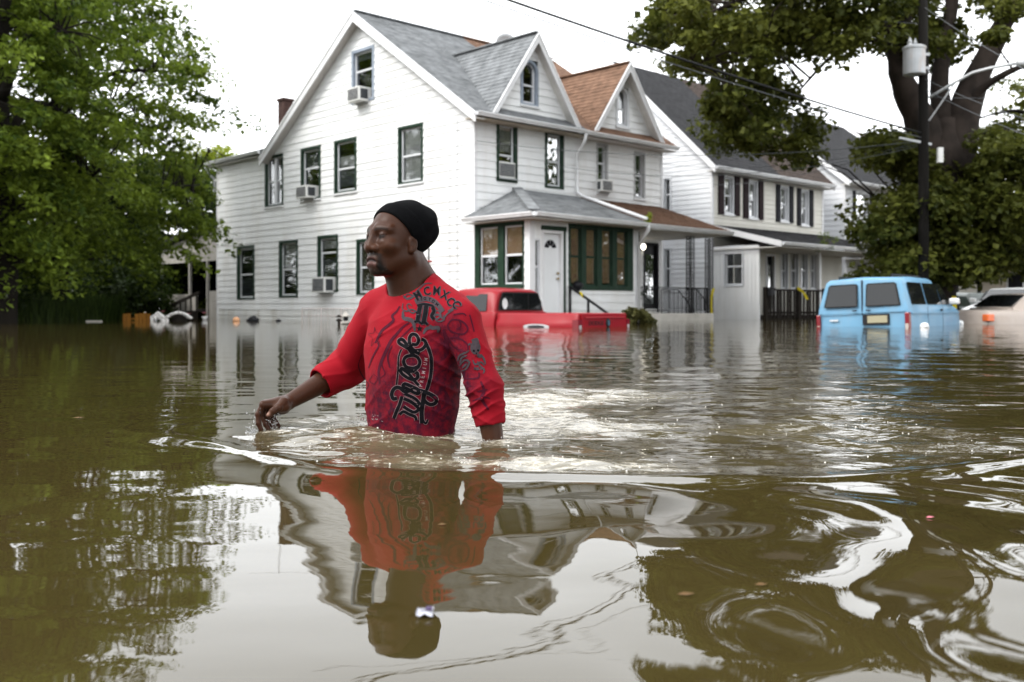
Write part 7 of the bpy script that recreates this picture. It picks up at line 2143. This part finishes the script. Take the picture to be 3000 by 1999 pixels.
# the street and yards beneath
gx = np.concatenate([np.linspace(-150, -30, 13), np.linspace(-28, 28, 57), np.linspace(30, 150, 13)]); gy = np.concatenate([np.linspace(-60, -2, 12), np.linspace(0, 60, 61), np.linspace(64, 220, 20)])
GX, GY = np.meshgrid(gx, gy, indexing='ij')
GZ = -1.0 + 0.25 * sst(21, 25, GY) + 0.01 * np.sin(GX * 1.3) * np.sin(GY * 0.9)
I = np.arange(GX.size).reshape(GX.shape)
np_mesh('ground', np.stack([GX, GY, GZ], -1).reshape(-1, 3), np.stack([I[:-1, :-1], I[1:, :-1], I[1:, 1:], I[:-1, 1:]], -1).reshape(-1, 4), mat('drowned_ground', (0.06, 0.055, 0.045), 0.9, 0.3, 1.5), None, True, kind='structure')
# ================================================================== small things
M['orange_wood'] = mat('orange_stained_wood', (0.20, 0.085, 0.012), 0.7, 0.2, 4, stretch=(8, 8, 0.6), bump=0.3, objvar=0.12)
M['white_stone'] = mat('white_stone', (0.62, 0.60, 0.58), 0.8, 0.12, 6, bump=0.3, objvar=0.1)
M['bag'] = mat('black_bag', (0.012, 0.012, 0.014), 0.35, 0.2, 8, bump=0.6, bscale=20)
M['peach'] = mat('peach_rubber', (0.62, 0.33, 0.18), 0.5, 0.1, 6)
M['pink'] = mat('pink_petals', (0.5, 0.16, 0.2), 0.7, 0.2, 9)
M['hoop_red'] = mat('hoop_red', (0.5, 0.035, 0.025), 0.5, 0.1, 6)
M['net'] = mat('net_cord', (0.6, 0.58, 0.56), 0.8)
M['pale_wire'] = mat('pale_wire', (0.5, 0.42, 0.40), 0.6)
M['paper'] = mat('wet_paper', (0.42, 0.42, 0.47), 0.5, 0.4, 40)
M['leaf_scrap'] = mat('fallen_leaf', (0.12, 0.07, 0.03), 0.7)
def ico(mb, c, r, seed=0, lump=0.12, n=8, m_=6):
    g = random.Random(seed); vs_, fs_ = [], []
    for i in range(m_ + 1):
        for k in range(n):
            a, b = math.pi * i / m_, 2 * math.pi * k / n
            q = 1 + g.uniform(-lump, lump) if 0 < i < m_ else 1
            vs_.append((c[0] + r[0] * q * math.sin(a) * math.cos(b), c[1] + r[1] * q * math.sin(a) * math.sin(b), c[2] + r[2] * q * math.cos(a)))
    for i in range(m_):
        for k in range(n): fs_.append((i * n + k, (i + 1) * n + k, (i + 1) * n + (k + 1) % n, i * n + (k + 1) % n))
    return mb.add(vs_, fs_)
# orange slat fence
p = px(360, 0, 28)
T = thing('slat_fence', 'low orange wooden slat fence at the left bank', 'fence', (p.x, 28, 0))
for k in range(7):
    if k == 2: continue
    mb = MB(); mb.box(k * 0.112, k * 0.112 + 0.10, 0, 0.025, -0.5, 0.19 + 0.015 * (k % 3)); mb.build('slat', M['orange_wood'], T)
mb = MB(); mb.box(-0.02, 0.78, 0.026, 0.06, 0.02, 0.08); mb.build('rail', M['orange_wood'], T)
# white stones edging the flower beds
for (x0, x1, lab, arch) in ((445, 490, 'round heap of white edging stones beside the orange fence', 0), (492, 558, 'arched row of white edging stones above a dark bed', 1)):
    p0, p1 = px(x0, 0, 27.6), px(x1, 0, 27.6)
    T = thing('stone_edging', lab, 'stones', (p0.x, 27.6, 0), 0, 'white stone edgings')
    w = p1.x - p0.x
    for k in range(16):
        f = k / 15
        z = (0.20 * math.sin(math.pi * (0.15 + 0.75 * f)) + 0.02) if arch else 0.05 + 0.16 * (1 - abs(2 * (f - 0.4)))
        mb = MB(); ico(mb, (f * w, random.uniform(-0.05, 0.05), z), (0.055, 0.05, 0.045), k, 0.15); mb.build('stone', M['white_stone'], T, smooth=True)
        if not arch:
            mb = MB(); ico(mb, (f * w, random.uniform(-0.1, 0), z - 0.09), (0.05, 0.05, 0.05), k + 40, 0.15); mb.build('stone', M['white_stone'], T, smooth=True)
    if arch:
        mb = MB(); ico(mb, (w / 2, 0.15, -0.05), (w * 0.48, 0.14, 0.19), 3, 0.05, 12, 8); mb.build('soil_bed', M['bark'], T, smooth=True)
for (x, y, Y) in ((478, 914, 28), (553, 921, 28), (598, 918, 29)):
    p = px(x, y, Y); T = thing('flower', 'pink flower standing above the water near the %s' % {478: 'white stone heap', 553: 'arched stone row', 598: 'back porch steps'}[x], 'flower', (p.x, Y, 0), 0, 'pink flowers')
    mb = MB(); mb.tube([(0, 0, -0.3), (0, 0, p.z)], 0.008, 5); mb.build('stem', M['leaf_scrap'], T)
    mb = MB()
    for k in range(6):
        a = k * math.pi / 3; mb.add([(0, 0, p.z), (0.05 * math.cos(a - 0.4), 0.05 * math.sin(a - 0.4), p.z + 0.03), (0.07 * math.cos(a), 0.07 * math.sin(a), p.z + 0.02), (0.05 * math.cos(a + 0.4), 0.05 * math.sin(a + 0.4), p.z + 0.03)], [(0, 1, 2, 3)])
    mb.build('petals', M['pink'], T)
# floating things by the gable wall
p = px(692, 0, 27); mb = MB(); ico(mb, (p.x, 27, 0.03), (0.10, 0.10, 0.085), 1, 0.02, 14, 10); tag(mb.build('ball', M['peach'], smooth=True), 'peach-coloured ball floating by the gable wall', 'ball')
p = px(741, 0, 27); mb = MB(); ico(mb, (p.x, 27, 0.03), (0.16, 0.12, 0.09), 2, 0.22, 12, 8); ico(mb, (p.x + 0.02, 27, 0.10), (0.06, 0.05, 0.05), 5, 0.25); o = mb.build('rubbish_bag', M['bag'], smooth=True); tag(o, 'black rubbish bag floating by the gable wall', 'bag')
p = px(816, 0, 27); mb = MB(); ico(mb, (p.x, 27, 0.01), (0.07, 0.05, 0.05), 7, 0.3); tag(mb.build('rubbish_bag', M['bag'], smooth=True), 'tiny black scrap of rubbish floating under a window', 'rubbish')
p = px(600, 0, 29); mb = MB(); mb.lathe([(0.05, 0.0), (0.09, 0.12), (0.085, 0.13), (0.03, 0.02)], (p.x, 29, -0.02), 12); tag(mb.build('plastic_cup', M['white_paint'], smooth=True), 'white plastic tub floating at the porch corner', 'tub')
p = px(275, 0, 26); mb = MB(); mb.box(p.x - 0.2, p.x + 0.2, 25.96, 26.06, -0.02, 0.03); tag(mb.build('floating_plank', M['grey_wood'], bevel=0.01), 'short pale plank floating on the left water', 'plank')
for (x, lab) in ((2708, 'white bag floating against the blue van side'), (2812, 'white cup floating at the front of the blue van')):
    p = px(x, 0, 18.4 if x < 2800 else 22.0); mb = MB(); ico(mb, (p.x, p.y, 0.02), (0.08, 0.08, 0.07), x, 0.15, 12, 8); tag(mb.build('floating_bag', M['white_paint'], smooth=True), lab, 'rubbish')
# wire garden fence in front of the gable wall
p0, p1 = px(885, 0, 26.2), px(1060, 0, 24.6)
T = thing('wire_fence', 'low pale wire fence in the water before the gable wall', 'fence', (p0.x, p0.y, 0))
d_ = p1 - p0; d_.z = 0
mb = MB(); mb.tube([(0, 0, 0.34), tuple(d_ + Vector((0, 0, 0.34)))], 0.009, 5); mb.build('top_wire', M['pale_wire'], T)
mb = MB(); mb.tube([(0, 0, 0.16), tuple(d_ + Vector((0, 0, 0.16)))], 0.006, 5); mb.build('middle_wire', M['pale_wire'], T)
for k in range(19):
    q = d_ * (k / 18); r = 0.011 if k % 6 == 0 else 0.0055
    mb = MB(); mb.tube([(q.x, q.y, -0.5), (q.x, q.y, 0.36 if k % 6 == 0 else 0.345)], r, 5); mb.build('upright', M['pale_wire'], T)
# garden ornaments
p = px(993, 0, 21); T = thing('bird_feeder', 'dark brown garden post feeder standing in the water', 'bird feeder', (p.x, 21, 0))
mb = MB(); mb.tube([(0, 0, -0.8), (0, 0, 0.14)], 0.03, 8); mb.build('post', M['dark_wood'], T)
mb = MB(); mb.box(-0.055, 0.055, -0.05, 0.05, 0.08, 0.12); mb.prism([(-0.07, -0.05, 0.16), (0.07, -0.05, 0.16), (0, -0.05, 0.22)], (0, 0.1, 0)); mb.build('tray_and_roof', M['dark_wood'], T)
p = px(1013, 0, 22); T = thing('garden_lantern', 'grey garden lantern beside the dark feeder', 'lantern', (p.x, 22, 0))
mb = MB(); mb.lathe([(0.08, -0.6), (0.075, 0.0), (0.10, 0.02), (0.10, 0.05), (0.06, 0.07)], (0, 0, 0), 10); mb.build('base', M['grey_wood'], T)
mb = MB(); mb.lathe([(0.05, 0.07), (0.055, 0.17)], (0, 0, 0), 8); mb.build('glass_chamber', M['room'], T)
mb = MB(); mb.lathe([(0.09, 0.17), (0.085, 0.19), (0.03, 0.25), (0.02, 0.28)], (0, 0, 0), 10); mb.build('cap', M['grey_wood'], T)
# basketball hoop beside the man's head
p = px(1246, 766, 23.5); T = thing('basketball_hoop', 'small red basketball hoop behind the man near the wall', 'basketball hoop', (p.x, 23.5, 0))
R_ = 0.15; mb = MB(); mb.tube([(R_ * math.cos(a * math.pi / 12), R_ * math.sin(a * math.pi / 12), p.z) for a in range(25)], 0.018, 6); rim = mb.build('rim', M['hoop_red'], T)
mb = MB()
for k in range(10):
    a = k * math.pi / 5
    mb.tube([(R_ * math.cos(a), R_ * math.sin(a), p.z), (R_ * 0.75 * math.cos(a + 0.3), R_ * 0.75 * math.sin(a + 0.3), p.z - 0.14), (R_ * 0.6 * math.cos(a), R_ * 0.6 * math.sin(a), p.z - 0.28)], 0.004, 4)
    mb.tube([(R_ * math.cos(a), R_ * math.sin(a), p.z), (R_ * 0.75 * math.cos(a - 0.3), R_ * 0.75 * math.sin(a - 0.3), p.z - 0.14), (R_ * 0.6 * math.cos(a), R_ * 0.6 * math.sin(a), p.z - 0.28)], 0.004, 4)
mb.build('net', M['net'], rim)
mb = MB(); mb.tube([(0.07, 0.13, -0.9), (0.07, 0.13, p.z + 0.35)], 0.018, 8); mb.build('pole', M['black_iron'], T)
mb = MB(); mb.bar((0.07, 0.13, p.z), (0.05, 0.1, p.z), 0.03); mb.box(-0.26, -0.02, 0.16, 0.18, p.z - 0.03, p.z + 0.25); mb.build('backboard', M['sash'], T)
# tv antenna behind the house
p = px(815, 335, 37); T = thing('television_antenna', 'thin grey television antenna rising behind the house roof', 'antenna', (p.x, 37, p.z - 1.5))
mb = MB(); mb.tube([(0, 0, 0), (0, 0, 3.25)], 0.014, 6); mb.build('mast', M['galv'], T)
mb = MB(); mb.tube([(-1.1, 0, 3.08), (1.1, 0, 3.12)], 0.009, 5); mb.build('boom', M['galv'], T)
for k in range(7):
    x = -1.0 + k * 0.33; mb = MB(); mb.tube([(x, -0.35 - 0.05 * k, 3.09), (x, 0.35 + 0.05 * k, 3.09)], 0.006, 4); mb.build('element', M['galv'], T)
mb = MB(); mb.tube([(-0.18, 0, 2.25), (0.18, 0, 2.25)], 0.012, 5); mb.tube([(0, -0.18, 2.25), (0, 0.18, 2.25)], 0.012, 5); mb.build('lower_element', M['galv'], T)
# shrub and weeds
M['leaf_shrub'] = leaf_mat('juniper_leaf', (0.05, 0.055, 0.018), (0.12, 0.11, 0.035), 0.2)
p = px(1858, 0, 22.6)
bush('shrub', 'brownish green shrub poking out of the water behind the truck', (p.x, 22.6), (0.46, 0.40, 0.36), 34, 90, 0.07, M['leaf_shrub'], 90, None, 'shrub')
for (s, t, z, lab, i) in ((3.80, -2.5, 2.55, 'tuft of green weed in the gutter where the porch roofs meet', 91), (SB + 2.55, -2.62, 2.36, 'leafy weed growing in the gutter of the shuttered house', 92)):
    q = hp(s, t, z)
    g = np.random.default_rng(i); cen = g.normal(0, 0.07 if i == 91 else 0.16, (8, 3)) + [0, 0, 0.09]
    T = thing('gutter_weed', lab, 'weed', q, 0, 'weeds in gutters')
    mb = MB()
    for c in cen: mb.tube([(0, 0, -0.03), tuple(c * 0.6), tuple(c)], [0.008, 0.006, 0.003], 4, False)
    mb.build('stems', M['leaf_scrap'], T); leaves('foliage', cen, np.full((8, 3), 0.08 if i == 91 else 0.14), 40, 0.06, M['leaf_bright'] if i == 91 else M['leaf_light'], T, 0.2, i)
# caution tape, bags and mailbox
def tape(lab, pts, w):
    mb = MB(); P = [Vector(q) for q in pts]
    o0 = P[0].copy()
    for a, b in zip(P[:-1], P[1:]):
        s = Vector((w / 2, 0, 0)) if abs((b - a).z) > abs((b - a).x) else Vector((0, 0, w / 2))
        tw = Vector((0, random.uniform(0.01, 0.03), 0))
        mb.hexa([a - s, a + s, a + s + Vector((0, .004, 0)), a - s + Vector((0, .004, 0)), b - s + tw, b + s, b + s + Vector((0, .004, 0)), b - s + tw + Vector((0, .004, 0))])
    o = mb.build('caution_tape', M['yellow_tape']); tag(o, lab, 'tape', 'yellow caution tape')
q = hp(7.46, -1.9, 0.9)
tape('yellow caution tape hanging from the iron stair rail', [q + Vector((0.02, -0.05, 0.02)), q + Vector((-0.05, -0.05, -0.25)), q + Vector((-0.06, -0.05, -0.5)), q + Vector((-0.04, -0.05, -0.78))], 0.075)
q = hp(SB + 2.2, -1.9, 0.98)
tape('yellow caution tape knotted on the dark deck railing', [q + Vector((-0.15, -0.08, 0.02)), q + Vector((0.05, -0.08, -0.12)), q + Vector((0.18, -0.08, -0.36))], 0.09)
q = hp(doorF[1] + 0.14, PT - 0.5, 0.72)
tape('yellow caution tape wound on the stoop handrail', [q + Vector((-0.03, -0.06, 0.03)), q + Vector((0.04, -0.06, -0.12))], 0.05)
p = px(2795, 885, 23.5); tape('yellow caution tape strung behind the blue van', [p + Vector((0, 0, 0.14)), p + Vector((0.02, 0, -0.1)), p + Vector((0.0, 0, -0.3))], 0.09)
q = hp(doorF[1] + 0.42, PT - 0.12, 0.90); T = thing('hanging_bag', 'black bag hung beside the stoop handrail', 'bag', q)
mb = MB(); ico(mb, (0, 0, 0), (0.13, 0.09, 0.12), 4, 0.18, 12, 8); mb.build('sack', M['bag'], T, smooth=True); mb = MB(); mb.tube([(-0.05, 0, 0.1), (0, 0, 0.18), (0.05, 0, 0.1)], 0.008, 5); mb.build('handle', M['bag'], T)
q = hp(SB + 0.42, -BPD - 0.16, 0.86); T = thing('mailbox', 'black mailbox fixed on the dark deck railing', 'mailbox', q, STREET)
mb = MB(); mb.box(-0.12, 0.12, -0.07, 0.07, -0.14, 0.08); mb.build('box', M['black_plastic'], T, bevel=0.02); mb = MB(); mb.prism([(-0.13, -0.08, 0.085), (-0.13, 0.08, 0.085), (-0.13, 0.06, 0.13), (-0.13, -0.05, 0.13)], (0.26, 0, 0)); mb.build('lid', M['black_plastic'], T)
q = hp(4.6, -1.2, 0.2); T = thing('potted_plant', 'dark potted plant on the iron-railed porch', 'plant', q)
mb = MB(); mb.lathe([(0.10, 0), (0.15, 0.25), (0.16, 0.27), (0.12, 0.25)], (0, 0, 0), 12); mb.build('pot', M['brick_dark'], T); leaves('foliage', np.random.default_rng(4).normal(0, 0.12, (10, 3)) + [0, 0, 0.45], np.full((10, 3), 0.12), 40, 0.09, M['leaf_mid'], T, 0.3, 4)
# scraps on the near water
p = px(1245, 1808, 0); Yd = CAM_H * FPX / (1808 - HOR)
p = px(1245, 1808, Yd)
T = thing('paper_scrap', 'crumpled white and purple wrapper floating below the man', 'wrapper', (p.x, Yd, 0.004))
g = random.Random(8); mb = MB(); W_, D_ = 0.020, 0.024
gv = [[(-W_ / 2 + W_ * i / 4, -D_ / 2 + D_ * j / 3, g.uniform(0.0, 0.006)) for j in range(4)] for i in range(5)]
mb.add([q for r in gv for q in r], [(i * 4 + j, (i + 1) * 4 + j, (i + 1) * 4 + j + 1, i * 4 + j + 1) for i in range(4) for j in range(3)]); mb.build('paper', M['paper'], T)
mb = MB(); mb.box(0.001, 0.009, -0.006, 0.006, 0.0055, 0.0075); mb.build('printed_patch', mat('purple_print', (0.05, 0.03, 0.08), 0.5), T)
for (x, y, s, lab, mm) in ((2725, 1527, 0.008, 'small pink scrap floating in the dark swells at right', 'pink'), (2010, 1752, 0.012, 'dark twig floating in the grey reflection', 'leaf_scrap'), (1295, 1541, 0.008, 'tiny dark leaf on the shirt reflection', 'leaf_scrap'), (230, 1225, 0.02, 'dark leaf floating on the green reflection at left', 'leaf_scrap'), (2230, 1727, 0.009, 'brown leaf floating low in the right swells', 'leaf_scrap')):
    Yd = CAM_H * FPX / (y - HOR); p = px(x, y, Yd)
    h0 = float(water_field(np.array([p.x]), np.array([Yd]))[0][0])
    mb = MB(); mb.add([(-s, 0, 0.001), (-s * 0.2, s * 0.35, 0.003), (s, s * 0.1, 0.002), (0, -s * 0.35, 0.001)], [(0, 1, 2, 3)]); mb.v = [(v[0] + p.x, v[1] + Yd, v[2] + h0 + 0.001) for v in mb.v]
    tag(mb.build('floating_scrap', M[mm]), lab, 'scrap', 'scraps on the near water')
# bubbles riding the churned water, drops thrown up by the hand
def beads(name, pts, rad, m, label, cat):
    base = MB(); ico(base, (0, 0, 0), (1, 1, 1), 0, 0, 8, 5)
    bv = np.array(base.v); bf_ = [f for f in base.f]
    V = (pts[:, None, :] + bv[None] * rad[:, None, None]).reshape(-1, 3)
    F = (np.array(bf_)[None] + (np.arange(len(pts)) * len(bv))[:, None, None]).reshape(-1, 4)
    o = np_mesh(name, V, F, m, None, True, kind='stuff')
    return tag(o, label, cat, kind='stuff')
g = np.random.default_rng(77)
bx2, by2 = g.uniform(-0.7, 2.2, 9000), g.uniform(2.2, 4.6, 9000)
hh_, ff_, _ = water_field(bx2, by2)
keep = g.random(9000) < ff_ ** 2 * 0.3
bp_ = np.stack([bx2, by2, hh_], 1)[keep]
m, n_, l_, b_ = new_mat('bubble_skin'); b_.inputs['Base Color'].default_value = (0.62, 0.60, 0.55, 1); b_.inputs['Roughness'].default_value = 0.1
M['bubble'] = m
beads('foam_bubbles', bp_, g.uniform(0.001, 0.003, len(bp_)), M['bubble'], 'scattered foam bubbles on the churned water behind the man', 'foam')
m, n_, l_, b_ = new_mat('clear_drop'); b_.inputs['Transmission Weight'].default_value = 1.0; b_.inputs['IOR'].default_value = 1.33; b_.inputs['Roughness'].default_value = 0.02
M['drop'] = m
pts, rr = [], []
for (x, y, Y, sx, sy, cnt) in ((742, 1250, 3.05, 10, 28, 70), (738, 1292, 3.0, 10, 18, 40), (800, 1245, 3.06, 10, 14, 40), (806, 1218, 3.07, 3, 14, 16), (815, 1222, 3.07, 3, 12, 12), (1420, 1300, 2.80, 25, 8, 40), (1090, 1225, 2.95, 25, 8, 30)):
    for _ in range(cnt):
        q = px(x + g.normal(0, sx), y + g.normal(0, sy), Y + g.normal(0, 0.02)); q.z = max(q.z, 0.004); pts.append(list(q)); rr.append(abs(g.normal(0.0011, 0.0007)) + 0.0006)
beads('splash_drops', np.array(pts), np.array(rr), M['drop'], 'water drops splashing from the wading hand and body', 'splash')
